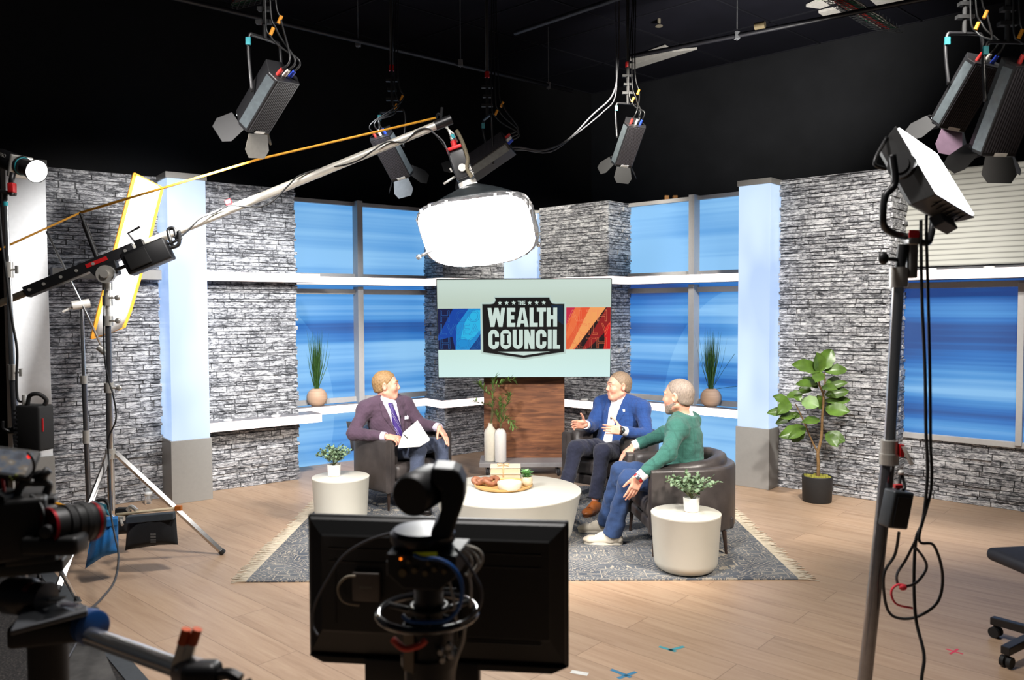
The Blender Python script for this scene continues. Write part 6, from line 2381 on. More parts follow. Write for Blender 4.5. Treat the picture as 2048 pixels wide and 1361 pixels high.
for a in (1.0, 1.35, 1.7, 2.05, 2.4):
    MB().box(sbp(a, 1.01, .02) + su * .008, (.02, .012, .022)).build('clip', M_WTAPE, sb)
cable('thin grey lead dropping from the boom tip to the lamp head', [at(862, 262, 5.9), at(884, 280, 5.88), at(893, 296, 5.86), at(899, 310, 5.88)], .005, M_GREYCABLE)

# --- bounce board and its stand
BY = 6.15
bb = thing('bounce_board', 'tall white bounce board with orange edging tilted before the left stone', 'reflector board', at(250, 515, BY))
oc = [at(268, 349, BY), at(322.5, 377, BY + .22), at(270, 588, BY + .22), at(247, 653, BY + .10), at(183, 675, BY - .12)]
nrm = (oc[1] - oc[0]).cross(oc[4] - oc[0]).normalized()
if nrm.y > 0:
    nrm = -nrm
left_edge = [oc[0].lerp(oc[4], q_) for q_ in (0, .25, .5, .75, 1.0)]
right_edge = [oc[1].lerp(oc[2], 0), oc[1].lerp(oc[2], .4), oc[1].lerp(oc[2], .85), at(259, 622, BY + .17), oc[3]]
rows = []
for a_, b_ in zip(left_edge, right_edge):
    rows.append([a_.lerp(b_, j / 6) + nrm * (.03 * math.sin(math.pi * j / 6)) for j in range(7)])
M_BOUNCE = mat('white_bounce_cloth', (246, 246, 244), 0.7, var=0.02)
m = MB(); m.grid(rows); m.build('cloth', M_BOUNCE, bb, smooth=True, solid=.012)
m = MB()
per = left_edge + list(reversed(right_edge))
for a_, b_ in zip(per, per[1:] + per[:1]):
    d2 = (b_ - a_).normalized(); s2 = d2.cross(nrm).normalized() * .013
    m.prism([a_ - s2 - d2 * .008, b_ - s2 + d2 * .008, b_ + s2 + d2 * .008, a_ + s2 - d2 * .008], nrm * .012)
m.build('orange_edging', M_ORANGE, bb)
cs_ = thing('grip_stand', 'thinner chrome stand with slanted arm holding the bounce board', 'light stand', at(172, 1010, BY - .15))
cpt, cpm, cpb = at(163, 612, BY - .15), at(168, 760, BY - .15), at(178, 1013, BY - .15)
m = MB(); m.cyl(cpm, cpt, .014, n=12); m.build('upper_tube', M_CHROME, cs_, smooth=True, auto=40)
m = MB(); m.cyl(V((cpb.x, cpb.y, .28)), cpm, .019, n=12); m.build('lower_tube', mat('dark_chrome', (134, 134, 138), 0.2, metal=0.85), cs_, smooth=True, auto=40)
m = MB(); m.tube([at(93, 463, BY - .2), at(163, 606, BY - .18), at(206, 700, BY - .15)], .0085, n=10, smooth=False); m.build('grip_arm', M_CHROME, cs_, smooth=True)
m = MB(); m.cyl(cpt + V((-.045, -.05, .0)), cpt + V((.05, .02, .02)), .034, n=16); m.cyl(cpt + V((-.03, -.03, 0)), cpt + V((-.10, -.08, -.045)), .009, n=8); m.build('grip_head', M_ALU, cs_, smooth=True, auto=40)
m = MB(); p = at(205, 695, BY - .15); m.cyl(p - V((0.03, 0, 0)), p + V((.03, 0, -.05)), .024, n=12); m.build('grip_head', M_ALU, cs_, smooth=True, auto=40)
p = cpm.lerp(cpb, .45)
MB().cyl(cpm - V((0, 0, .03)), cpm + V((0, 0, .03)), .026, n=12).build('collar', M_ALU, cs_, smooth=True, auto=40)
MB().cyl(p - V((0, 0, .05)), p + V((0, 0, .05)), .025, n=12).build('collar', M_ALU, cs_, smooth=True, auto=40)
tripod_legs(cs_, (cpb.x, cpb.y, .32), [V((cpb.x + .40 * math.cos(a), cpb.y + .40 * math.sin(a), .012)) for a in (2.6, 4.4, 6.6)], .012)


# --- sandbags hung on the boom stand
def saddle(label, quad, depth, mtl, seed, fold=0.03, emblem=None, strap=None):
    """bag hanging from a bar; quad: top-left, top-right, bottom-right, bottom-left"""
    t = thing('sandbag', label, 'sandbag', (quad[0] + quad[2]) / 2)
    tl, tr, br, bl = quad
    nn = (tr - tl).cross(bl - tl).normalized()
    if nn.y > 0:
        nn = -nn
    rnd = random.Random(seed)
    ph = [rnd.uniform(0, 6) for _ in range(4)]
    rings = []
    for i in range(15):
        q_ = i / 14
        a, b = tl.lerp(bl, q_), tr.lerp(br, q_)
        th = depth * (.25 + .75 * math.sin(math.pi * min(.999, .08 + .84 * q_)) ** .6) * (1 if q_ < .9 else (1 - q_) / .1 * .9 + .1)
        f_, bk2 = [], []
        for j in range(15):
            e = j / 14
            w_ = th * (1 - abs(2 * e - 1) ** 3) * .5 + .002
            wr = fold * (1 - q_) * .35 * math.sin(e * 26 + ph[0]) * math.sin(e * 3.1) + fold * .15 * math.sin(q_ * 9 + e * 6 + ph[1])
            p = a.lerp(b, e)
            sag = V((0, 0, -.03 * math.sin(math.pi * e) * -q_ * .6))
            f_.append(p + nn * (w_ + wr) + sag)
            bk2.append(p - nn * w_ + sag)
        rings.append(f_ + bk2[::-1])
    m = MB(); m.loft(rings)
    m.build('bag', mtl, t, smooth=True)
    m = MB(); m.prism([tl + V((0, 0, .012)), tr + V((0, 0, .012)), tr - V((0, 0, .035)), tl - V((0, 0, .035))], nn * (depth * .30 + .02)); m.build('top_flap', mtl if not strap else strap, t, bevel=.004)
    return t, nn


M_BAGB = cloth_mat('black_cordura', (26, 27, 30), 240)
M_BAGU = cloth_mat('blue_cordura', (30, 104, 168), 240, rough=0.7)
sY = 5.32
bag, nn = saddle('black sandbag with small white emblem hung right of the boom stand', [at(257, 1034, sY), at(351, 1026, sY + .04), at(356, 1090, sY + .04), at(250, 1102, sY)], .11, M_BAGB, 3, fold=.014, strap=mat('slate_webbing', (52, 60, 68), 0.8))
bag['category'] = 'sandbag'
ep = at(306, 1076, sY - .07)
m = MB()
for dx, dz, w_, h_ in ((-.017, .022, .016, .014), (.002, .022, .016, .014), (-.017, .004, .016, .014), (.002, .004, .016, .014), (-.017, -.016, .035, .010), (-.017, -.030, .035, .008)):
    m.box(ep + V((dx + w_ / 2, 0, dz)), (w_, .002, h_ * .82))
m.build('emblem', mat('grey_print', (96, 96, 95), 0.7), bag)
bag2, _ = saddle('blue sandbag hung in front of the boom stand', [at(187, 1040, 5.14), at(236, 1036, 5.2), at(237, 1104, 5.2), at(170, 1138, 5.14)], .14, M_BAGU, 8, fold=.06)
bag3, _ = saddle('black sandbag half hidden behind the boom stand', [at(236, 1018, 5.75), at(262, 1018, 5.75), at(268, 1072, 5.75), at(232, 1072, 5.75)], .10, M_BAGB, 5)
bag4, _ = saddle('teal folded sandbag strap lying on the blue sandbag', [at(184, 1008, 5.20), at(214, 1018, 5.22), at(220, 1032, 5.2), at(184, 1034, 5.16)], .08, mat('teal_cordura', (34, 110, 128), 0.7), 12, fold=.04)
br_ = thing('crossbar_strap', 'pale wooden crossbar with orange end holding the black sandbag', 'crossbar', at(305, 1022, 5.42))
m = MB(); m.cyl(at(232, 1030, 5.44), at(352, 1017, 5.50), .010, n=10); m.build('bar', mat('pale_rope', (206, 190, 160), 0.8), br_, smooth=True)
m = MB(); m.box(at(357, 1017, 5.50), (.045, .03, .035)); m.build('orange_end', mat('burnt_orange', (186, 104, 36), 0.6), br_, bevel=.004)
m = MB(); p = at(240, 1038, 5.42); m.box(p, (.06, .03, .03)); m.cyl(p, p + V((.04, -.05, -.03)), .010, n=8); m.tube([at(255, 1022, 5.5), at(262, 1014, 5.5), at(274, 1022, 5.46)], .014, n=8); m.build('buckle', M_ALU, br_, smooth=True, auto=40)
m = MB(); m.tube([at(36, 978, 5.6), at(90, 1000, 5.5), at(142, 1016, 5.45)], .010, n=8); tag(m.build('yellow_rope', M_CORD, None, smooth=True), 'yellow rope slanting behind the cinema camera lens', 'rope')
m = MB(); m.tube([at(188, 1012, 5.35), at(196, 1002, 5.35), at(210, 1002, 5.35), at(218, 1014, 5.33), at(216, 1030, 5.3)], .012, n=8); tag(m.build('strap_loop', M_CABLE, None, smooth=True), 'black webbing loop above the blue sandbag', 'strap')
# cable down the boom stand to the floor
cable('long black cable running down the boom stand and curling to the floor', [at(209, 575, 5.50), at(208, 700, 5.50), at(217, 760, 5.50), at(226, 790, 5.48), at(232, 838, 5.48), at(217, 880, 5.46), at(218, 940, 5.42), at(221, 1020, 5.0), at(229, 1070, 4.6), at(237, 1110, 4.2), at(230, 1160, 3.8), at(205, 1196, 3.4), at(180, 1220, 3.1)], .0055)
# water bottle
wb = fl(297, 1009)
t = thing('water_bottle', 'clear plastic water bottle standing by the left stone wall', 'bottle', wb)
k = NT('clear_plastic'); k.b.inputs['Transmission Weight'].default_value = .85; k.b.inputs['Roughness'].default_value = .08; k.b.inputs['Base Color'].default_value = (.92, .95, .97, 1)
k.l(k.ramp(k.noise(k.coords((1, 1, 1)), 40, 2), [(.3, (.04, .04, .04, 1)), (.7, (.12, .12, .12, 1))]), k.b.inputs['Roughness'])
MB().lathe(wb, (0, 0, 1), [(0, .001), (0, .030), (.01, .033), (.06, .033), (.07, .030), (.08, .033), (.12, .033), (.155, .018), (.175, .013), (.180, .013), (.180, .001)], 24).build('bottle_body', k.m, t, smooth=True)
MB().lathe(wb, (0, 0, 1), [(.178, .001), (.178, .015), (.192, .015), (.194, .001)], 16).build('cap', M_WTAPE, t, smooth=True, auto=40)
MB().lathe(wb, (0, 0, 1), [(.085, .0335), (.085, .0342), (.118, .0342), (.118, .0335)], 24).build('label_band', mat('white_label_film', (212, 216, 218), 0.5), t, smooth=True)

# --- round-faced lamp at the left edge and its stand
LY = 4.6
lc = at(74, 343, LY)
lax = V((.86, -.42, -.30)).normalized()
l2 = thing('studio_lamp', 'black tube lamp with bright round face at the left edge', 'studio light', lc)
m = MB(); m.lathe(lc - lax * .36, lax, [(0, .001), (0, .052), (.01, .056), (.22, .056), (.23, .050), (.25, .05), (.25, .001)], 28); m.build('housing', M_BLK, l2, smooth=True, auto=40)
m = MB(); m.lathe(lc - lax * .12, lax, [(0, .04), (.02, .04), (.12, .068), (.121, .064), (.03, .038), (0, .03)], 32); m.build('reflector', M_BLKM, l2, smooth=True, auto=40)
k = NT('lamp_face'); k.b.inputs['Emission Strength'].default_value = 9.0
k.l(k.ramp(k.noise(k.coords((1, 1, 1)), 5, 1), [(.2, (1, .98, .94, 1)), (.8, (1, 1, 1, 1))]), k.b.inputs['Emission Color'])
m = MB(); m.lathe(lc - lax * .012, lax, [(0, .001), (0, .0635), (.008, .0635), (.010, .05), (.011, .001)], 32); m.build('light_face', k.m, l2, smooth=True)
m = MB(); m.lathe(lc - lax * .135, lax, [(0, .048), (0, .052), (.012, .052), (.012, .048)], 28); m.build('teal_ring', M_TEAL, l2, smooth=True)
m = MB(); m.rbox(lc - lax * .16 - V((0, 0, .01)), (.02, .13, .13), .006, frame(lax) @ Matrix.Rotation(math.pi / 2, 3, 'Z')); m.build('mount_plate', M_ALU, l2, smooth=True, auto=40)
yk0, yk1 = at(26, 345, LY), at(25, 392, LY)
m = MB(); m.tube([yk0, at(23, 362, LY), yk1], .016, n=8, smooth=False); m.build('yoke', M_BLK, l2, smooth=True)
m = MB(); m.rbox(at(24, 376, LY - .01), (.035, .04, .055), .006); m.build('red_clamp', M_RED, l2, smooth=True, auto=40)
m = MB(); m.rbox(at(12, 385, LY), (.10, .05, .022), .006, Matrix.Rotation(R(12), 3, 'Y')); m.cyl(at(11, 386, LY), at(11, 402, LY), .012, n=10); m.build('swivel', M_BLK, l2, smooth=True, auto=40)
fd = frame(lax)
text_on(l2, '600d PRO', lc - lax * .345 + V(fd.col[2]) * .020 - V(fd.col[0]) * -.0535, lax, fd.col[2], .030, M_WTAPE)
s2 = thing('light_stand', 'chrome stand under the round-faced lamp at the left edge', 'light stand', at(54, 1240, LY))
s_t, s_m, s_m2, s_b = at(11, 400, LY), at(17, 540, LY), at(25, 745, LY), at(52, 1200, LY)
m = MB(); m.cyl(s_m, s_t, .011, n=12); m.build('upper_tube', M_CHROME, s2, smooth=True, auto=40)
m = MB(); m.cyl(s_m2, s_m, .015, n=12); m.build('middle_tube', M_CHROME, s2, smooth=True, auto=40)
m = MB(); m.cyl(s_b, s_m2, .018, n=12); m.build('lower_tube', mat('dark_chrome', (134, 134, 138), 0.2, metal=0.85), s2, smooth=True, auto=40)
for p in (s_m, s_m2):
    m = MB(); m.cyl(p - V((0, 0, .045)), p + V((0, 0, .045)), .024, n=14); m.cyl(p, p + V((.05, -.02, 0)), .006, n=6); m.box(p + V((.06, -.02, 0)), (.016, .012, .045))
    m.build('collar', M_ALU, s2, smooth=True, auto=40)
m = MB(); m.cyl(at(11, 404, LY), at(11.5, 412, LY), .013, n=10); m.build('teal_band', M_TEAL, s2)
tripod_legs(s2, (s_b.x, s_b.y, .6), [V((s_b.x + .35 * math.cos(a), s_b.y + .35 * math.sin(a), .105)) for a in (1.9, 4.0, 6.1)], .012)
cb2 = at(70, 855, LY - .06)
t = thing('ballast_box', 'black ballast box hung on the stand at the left edge', 'ballast', cb2)
m = MB(); m.rbox(cb2, (.165, .11, .26), .012, R(-14)); m.build('case', M_BLKM, t, smooth=True, auto=40)
m = MB()
for i in range(9):
    m.box(cb2 + V((-.085, -.02, -.10 + .025 * i)), (.016, .06, .010))
m.build('cooling_fins', M_BLK, t)
m = MB(); m.tube([cb2 + V((-.02, -.03, .13)), cb2 + V((.0, -.04, .185)), cb2 + V((.05, -.04, .195)), cb2 + V((.08, -.02, .16)), cb2 + V((.07, -.02, .13))], .012, n=8); m.build('handle', M_BLKM, t, smooth=True)
m = MB(); m.cyl(cb2 + V((-.045, -.02, .13)), cb2 + V((-.045, -.02, .19)), .012, n=10); m.build('connector', M_ALU, t, smooth=True, auto=40)
m = MB(); m.box(cb2 + V((.074, -.052, .02)), (.010, .004, .075)); m.build('red_stripe', M_RED, t)
m = MB(); m.cyl(cb2 + V((-.09, 0, -.02)), cb2 + V((-.15, 0, -.02)), .02, n=10); m.tube([cb2 + V((-.13, -.02, -.02)), cb2 + V((-.155, -.04, 0)), cb2 + V((-.155, -.04, .04))], .008, n=6); m.build('hook_clamp', M_BLK, t, smooth=True, auto=40)
cable('black cable hanging down the stand at the left edge', [at(-6, 360, LY - .03), at(2, 470, LY - .03), at(14, 560, LY - .04), at(24, 640, LY - .05), at(34, 700, LY - .05), at(33, 760, LY - .05), at(36, 800, LY - .05), at(48, 805, LY - .08), at(53, 822, LY - .08)], .007)

# --- big LED panel on the right
PY = 3.25
A_, B_, D_ = at(1799, 255, PY - .04), at(1874, 314, PY + .17), at(1881, 393, PY - .20)
a1, b1 = (D_ - A_), (B_ - A_)
a1n = a1.normalized(); b1n = (b1 - a1n * b1.dot(a1n)).normalized()
La_, Lb_ = .345, .41
pn = a1n.cross(b1n)
if pn.x < 0:
    pn = -pn
pc_ = at(1873, 345, PY)
lp = thing('led_panel', 'large black LED panel light with glowing face on the right stand', 'studio light', pc_)
PM = Matrix(((a1n.x, b1n.x, pn.x), (a1n.y, b1n.y, pn.y), (a1n.z, b1n.z, pn.z)))
Q = lambda x, y, z: pc_ + PM @ V((x, y, z))
m = MB(); m.loft([[Q(x, y, z) for x, y in ((-La_ / 2 + i_, -Lb_ / 2 + i_), (La_ / 2 - i_, -Lb_ / 2 + i_), (La_ / 2 - i_, Lb_ / 2 - i_), (-La_ / 2 + i_, Lb_ / 2 - i_))] for z, i_ in ((-.115, .045), (-.10, .03), (-.035, .008), (-.002, 0.0))]); pb_ = m.build('housing', mat('charcoal_cast', (52, 52, 52), 0.45), lp, bevel=.004)
k = NT('panel_face'); k.b.inputs['Emission Strength'].default_value = PANEL_E
k.l(k.ramp(k.noise(k.coords((1, 1, 1)), 4, 1), [(.2, (1, .99, .95, 1)), (.8, (1, 1, 1, 1))]), k.b.inputs['Emission Color'])
m = MB(); m.prism([Q(x, y, -.001) for x, y in ((-La_ / 2 + .012, -Lb_ / 2 + .012), (La_ / 2 - .012, -Lb_ / 2 + .012), (La_ / 2 - .012, Lb_ / 2 - .012), (-La_ / 2 + .012, Lb_ / 2 - .012))], pn * .004); m.build('light_face', k.m, lp)
m = MB()
for i in range(6):
    m.box(Q(La_ / 2 - .004, -.12 + .05 * i, -.03), (.006, .006, .05), PM)
m.build('fins', M_BLK, pb_)
m = MB(); m.box(Q(La_ / 2 - .005, .09, -.09), (.05, .14, .05), PM); m.build('power_module', mat('slate_plastic', (70, 74, 80), 0.5), pb_, bevel=.004)
yc = Q(0, -Lb_ / 2, -.05)
m = MB(); m.cyl(yc - b1n * .004, yc - b1n * .03, .052, n=28); m.cyl(yc - b1n * .03, yc - b1n * .036, .034, n=24); m.build('tilt_hub', M_BLK, lp, smooth=True, auto=40)
m = MB(); m.tube([at(1785, 310, PY - .17), at(1790, 366, PY - .17), at(1770, 395, PY - .17), at(1767, 448, PY - .16), at(1785, 466, PY - .10), at(1815, 474, PY - .0), at(1852, 486, PY + .10), at(1862, 470, PY + .16), at(1866, 440, PY + .2), at(1868, 390, PY + .22)], .014, n=8); m.build('yoke', M_BLK, lp, smooth=True)
m = MB(); m.tube([at(1774, 275, PY - .02), at(1749, 325, PY - .06), at(1772, 338, PY - .06)], .008, n=6); m.build('rear_handle', M_BLK, lp, smooth=True)
m = MB(); m.rbox(at(1825, 478, PY - .02), (.05, .05, .05), .006); m.rbox(at(1822, 520, PY), (.035, .05, .15), .006); m.build('mounting_spigot', mat('steel_spigot', (150, 148, 146), 0.35, metal=0.7), lp, smooth=True, auto=40)
m = MB(); m.box(at(1828, 468, PY - .05), (.04, .004, .03)); m.build('red_label', M_RED, lp)
st_ = thing('roller_stand', 'tall silver stand under the LED panel at right', 'light stand', at(1756, 1361, PY))
q0, q1, q2, q3 = at(1806, 510, PY), at(1797, 560, PY), at(1778, 905, PY), at(1745, 1545, PY)
q3 = fl(1747, 1509)
q3 = V((q3.x, q3.y, .05))
q3.y = PY
m = MB(); m.cyl(q1 + V((0, 0, .0)), q0 + V((0, 0, .04)), .020, n=16); m.build('receiver', M_BLK, st_, smooth=True, auto=40)
m = MB(); m.cyl(q2, q1, .0225, n=18); m.build('upper_tube', M_CHROME, st_, smooth=True, auto=40)
m = MB(); m.cyl(q3, q2, .0275, n=18); m.build('lower_tube', mat('dark_chrome', (134, 134, 138), 0.2, metal=0.85), st_, smooth=True, auto=40)
MB().cyl(q1 - V((0, 0, .03)), q1 + V((0, 0, .05)), .036, n=18).build('collar', M_ALU, st_, smooth=True, auto=40)
m = MB(); m.cyl(q2 - V((0, 0, .05)), q2 - V((0, 0, .005)), .038, n=18); m.cyl(q2 - V((0, 0, .006)), q2 + V((0, 0, .05)), .035, n=18); m.build('collar', M_ALU, st_, smooth=True, auto=40)
m = MB(); p = at(1796, 520, PY); m.cyl(p, p + V((-.06, -.03, .003)), .008, n=8); m.ellip(p + V((-.075, -.035, .004)), (.022, .016, .026), n=10, m=6); m.build('t_handle', M_BLK, st_, smooth=True)
m = MB(); m.prism([q2 + V((.03, -.03, .03)), q2 + V((.045, -.035, .03)), q2 + V((.078, -.04, -.04)), q2 + V((.066, -.04, -.045))], (0, -.012, 0)); m.build('white_lever', M_WTAPE, st_)
m = MB(); m.box(q2 + V((.036, -.03, .012)), (.016, .02, .05)); m.build('red_latch', M_RED, st_)
tripod_legs(st_, (q3.x, q3.y, .20), [V((q3.x + .40 * math.cos(a), q3.y + .40 * math.sin(a), .012)) for a in (.5, 2.6, 4.7)], .014)
bx2 = at(1792, 1018, PY - .10)
t = thing('power_supply', 'grey power supply box hung on the right stand', 'power supply', bx2)
rb = Matrix.Rotation(R(10), 3, 'Y') @ Matrix.Rotation(R(18), 3, 'Z')
m = MB(); m.rbox(bx2, (.10, .06, .15), .008, rb); m.build('case', mat('slate_case', (58, 62, 66), 0.4), t, smooth=True, auto=40)
m = MB(); m.box(bx2 + rb @ V((.0, -.033, -.005)), (.07, .006, .12), rb); m.build('front_plate', M_BLK, t)
m = MB(); m.tube([bx2 + V((0, 0, .07)), at(1798, 975, PY - .08), at(1802, 948, PY - .06), at(1810, 975, PY - .08), bx2 + V((.02, 0, .07))], .006, n=6); m.build('hanging_loop', M_CABLE, t, smooth=True)
m = MB(); m.ellip(at(1802, 946, PY - .06), (.011, .011, .011)); m.build('ball_end', M_WTAPE, t, smooth=True)
m = MB(); m.box(at(1796, 973, PY - .09), (.03, .02, .014)); m.build('red_tag', M_RED, t)
CB = PY - .05
cable('black power cable hanging from the LED panel down to the floor', [at(1842, 440, CB), at(1842, 480, CB), at(1844, 600, CB), at(1850, 740, CB), at(1852, 860, CB), at(1855, 950, CB), at(1846, 1040, CB), at(1832, 1080, CB), at(1828, 1160, CB - .02), at(1832, 1240, CB - .05), at(1848, 1310, CB - .1), at(1843, 1361, CB - .12), at(1838, 1450, CB - .15), fl(1835, 1530)], .0065)
cable('black data cable beside the power cable, looping under the panel light', [at(1853, 430, CB), at(1853, 480, CB), at(1857, 620, CB), at(1860, 760, CB), at(1861, 880, CB), at(1862, 980, CB), at(1838, 1078, CB - .01), at(1868, 1092, CB - .02), at(1885, 1150, CB - .02), at(1875, 1205, CB - .02), at(1832, 1235, CB - .02), at(1790, 1235, CB - .01), at(1772, 1210, CB), at(1768, 1150, CB + .0), at(1790, 1110, CB), at(1798, 1065, CB - .03)], .006)
cable('small grey cable loop tied with red at the right stand', [at(1832, 1080, CB - .03), at(1812, 1120, CB - .04), at(1794, 1150, CB - .04), at(1800, 1172, CB - .04), at(1830, 1168, CB - .04), at(1852, 1140, CB - .03), at(1848, 1118, CB - .03), at(1826, 1090, CB - .02)], .0055, M_GREYCABLE)
m = MB(); m.tube([at(1812, 1172, CB - .05), at(1796, 1170, CB - .05), at(1784, 1180, CB - .05), at(1784, 1195, CB - .05), at(1795, 1210, CB - .05), at(1825, 1217, CB - .05)], .0045, n=6); m.ellip(at(1806, 1176, CB - .055), (.016, .008, .012))
tag(m.build('red_cable_tie', mat('red_velcro', (214, 50, 64), 0.7), None, smooth=True), 'curled red tie on the cable loop by the right stand', 'cable tie')

# --- office chair, cut by the right edge
ocx = fl(2075, 1290)
oc_ = thing('office_chair', 'dark office chair with castered base cut by the right picture edge', 'office chair', ocx)
m = MB(); sp_ = fl(2085, 1130, .46)
m.rbox((sp_.x + .10, sp_.y, .46), (.50, .48, .07), .03, R(8)); m.build('seat', mat('navy_black_seat', (28, 30, 40), 0.6), oc_, smooth=True, auto=40)
m = MB(); m.cyl((sp_.x, sp_.y, .10), (sp_.x, sp_.y, .44), .03, n=14); m.build('gas_column', M_BLK, oc_, smooth=True, auto=40)
m = MB(); m.rbox((sp_.x + .30, sp_.y + .1, .80), (.06, .40, .5), .025, R(8)); m.build('backrest', mat('navy_black_seat', (28, 30, 40), 0.6), oc_, smooth=True, auto=40)
m = MB(); m.tube([(sp_.x + .05, sp_.y + .02, .42), (sp_.x + .30, sp_.y + .1, .45), (sp_.x + .32, sp_.y + .1, .62)], .02, n=8); m.build('back_bracket', M_BLK, oc_, smooth=True)
tips = [fl(1984, 1240, .09), fl(2010, 1302, .09), fl(2190, 1350, .09), fl(2220, 1190, .09), fl(2090, 1130, .09)]
cen = V((sp_.x, sp_.y, .10))
for q_ in tips:
    dd = (q_ - cen); dd.z = 0; L = min(.36, dd.length); q_ = cen + dd.normalized() * L
    m = MB(); sdv = dd.normalized().cross(V((0, 0, 1))) * .022
    m.loft([[cen - sdv + V((0, 0, -.022)), cen + sdv + V((0, 0, -.022)), cen + sdv + V((0, 0, .022)), cen - sdv + V((0, 0, .022))], [V((q_.x, q_.y, .068)) - sdv, V((q_.x, q_.y, .068)) + sdv, V((q_.x, q_.y, .108)) + sdv, V((q_.x, q_.y, .108)) - sdv]])
    lg = m.build('base_leg', M_BLK, oc_, bevel=.004)
    cc_ = V((q_.x, q_.y, .030)) - dd.normalized() * .02
    m = MB(); sd2 = dd.normalized().cross(V((0, 0, 1)))
    for s_ in (-1, 1):
        m.cyl(cc_ + sd2 * (s_ * .006), cc_ + sd2 * (s_ * .026), .028, n=18)
    m.cyl(cc_, cc_ + V((0, 0, .045)), .012, n=8)
    m.build('caster', M_BLKM, lg, smooth=True, auto=40)

# --- tape marks on the floor


def tape(label, segs, col, w=.022):
    m = MB()
    for (u0, v0), (u1, v1) in segs:
        a, b = fl(u0, v0), fl(u1, v1)
        s_ = (b - a).normalized().cross(V((0, 0, 1))) * w / 2
        m.prism([a - s_, b - s_, b + s_, a + s_], (0, 0, .0008))
    tag(m.build('tape_mark', mat('tape_%d_%d' % (col[0], col[1]), col, 0.6), None), label, 'tape mark', 'tape marks on the wood floor')


tape('teal tape mark on the floor right of the monitor, upper one', [((1318, 1294), (1352, 1304)), ((1338, 1302), (1368, 1294))], (66, 150, 160))
tape('teal tape mark at the bottom edge right of the monitor, lower one', [((1222, 1340), (1262, 1356)), ((1236, 1358), (1272, 1345))], (44, 120, 158))
tape('short white tape strip on the floor right of the monitor', [((1142, 1344), (1176, 1350))], (216, 216, 210), .035)
tape('pink tape cross on the floor at right near the office chair', [((1892, 1299), (1926, 1309)), ((1900, 1309), (1916, 1299))], (220, 64, 92), .012)

# ------------------------------------------------------------------ foreground: monitor on a stand, robot camera on a pedestal
M_MON = mat('monitor_black', (11, 11, 12), 0.5, var=0.08)
mc0, mc1 = at(615, 1035, 2.45), at(1137, 1048, 2.35)
mx = (mc1 - mc0); mx.z = 0; MW = mx.length; mx.normalize()
mn = V((mx.y, -mx.x, 0))
if mn.y > 0:
    mn = -mn
MH = .445
mt = (mc0 + mc1) / 2; ztop = 1.155
MP_ = lambda x, y, d=0.0: V((mt.x, mt.y, 0)) + mx * x + V((0, 0, ztop - MH / 2 + y)) + mn * d
rmn = Matrix(((mx.x, -mn.x, 0), (mx.y, -mn.y, 0), (0, 0, 1)))
mo = thing('monitor', 'black monitor seen from behind, in front of the seats', 'monitor', V((mt.x, mt.y, 0)))
m = MB(); m.rbox(MP_(0, 0, -.012), (MW, .022, MH), .006, rmn); m.build('bezel', M_MON, mo, smooth=True, auto=40)
m = MB()
hw_, hh_ = MW / 2, MH / 2
m.loft([[MP_(x, y, d) for x, y in ((-hw_ + i_, -hh_ + j_), (hw_ - i_, -hh_ + j_), (hw_ - i_, hh_ - i_), (-hw_ + i_, hh_ - i_))] for d, i_, j_ in ((-.001, .004, .004), (.010, .012, .02), (.030, .05, .09), (.034, .056, .098))])
bkp = m.build('back_cover', M_MON, mo, bevel=.003)
m = MB(); m.prism([MP_(x, y, -.001) for x, y in ((-hw_ + .004, -hh_ + .01), (hw_ - .004, -hh_ + .01), (hw_ - .05, -hh_ - .012), (-hw_ + .05, -hh_ - .012))], mn * .02); m.build('chin', M_MON, mo, bevel=.003)
m = MB()
for a, b in (((-hw_ + .08, .13), (hw_ - .08, .13)), ((-hw_ + .08, .09), (hw_ - .08, .09)), ((.10, -.14), (hw_ - .08, -.14)), ((-hw_ + .10, -.10), (-hw_ + .10, .10))):
    m.cyl(MP_(*a, .034), MP_(*b, .034), .003, n=6)
m.build('ridges', M_MON, bkp)
m = MB(); m.rbox(MP_(0.0, -.05, .045), (.16, .03, .16), .006, rmn); m.build('mount_plate', M_BLK, mo, smooth=True, auto=40)
m = MB(); m.rbox(MP_(-.14, -hh_ - .09, .0), (.16, .05, .20), .005, rmn); m.rbox(MP_(.08, -hh_ - .05, .0), (.11, .04, .12), .005, rmn); m.cyl(MP_(0, -hh_ - .02, .03), V((MP_(0, 0).x, MP_(0, 0).y, .03)) , .028, n=16)
m.build('neck', M_BLK, mo, smooth=True, auto=40)
m = MB(); bp = MP_(0, 0); m.rbox((bp.x, bp.y, .015), (.55, .45, .03), .012); m.build('floor_base', M_BLK, mo, smooth=True, auto=40)
# small converter box stuck on the monitor's back
cp = at(729, 1178, 2.36)
cv = thing('signal_converter', 'small grey converter box on the back of the monitor', 'converter box', cp)
cx0 = (cp - V((mt.x, mt.y, cp.z))).dot(mx); cy0 = cp.z - (ztop - MH / 2)
m = MB(); m.rbox(MP_(cx0, cy0, .046), (.085, .022, .088), .004, rmn); m.build('case', mat('warm_grey_case', (92, 84, 78), 0.5), cv, smooth=True, auto=40)
m = MB(); m.prism([MP_(cx0 + a, cy0 + b, .0572) for a, b in ((-.018, -.003), (.02, -.003), (.02, .004), (-.018, .004))], mn * .0006); m.build('printed_mark', mat('faint_print', (110, 104, 98), 0.5), cv)
cable('beige lead looping from the small grey converter box', [MP_(cx0 - .03, cy0 + .035, .06), MP_(cx0 - .06, cy0 + .03, .062), MP_(cx0 - .086, cy0 - .005, .058), MP_(cx0 - .07, cy0 - .045, .056), MP_(cx0 - .02, cy0 - .055, .056)], .004, mat('beige_cable', (150, 140, 122), 0.6))
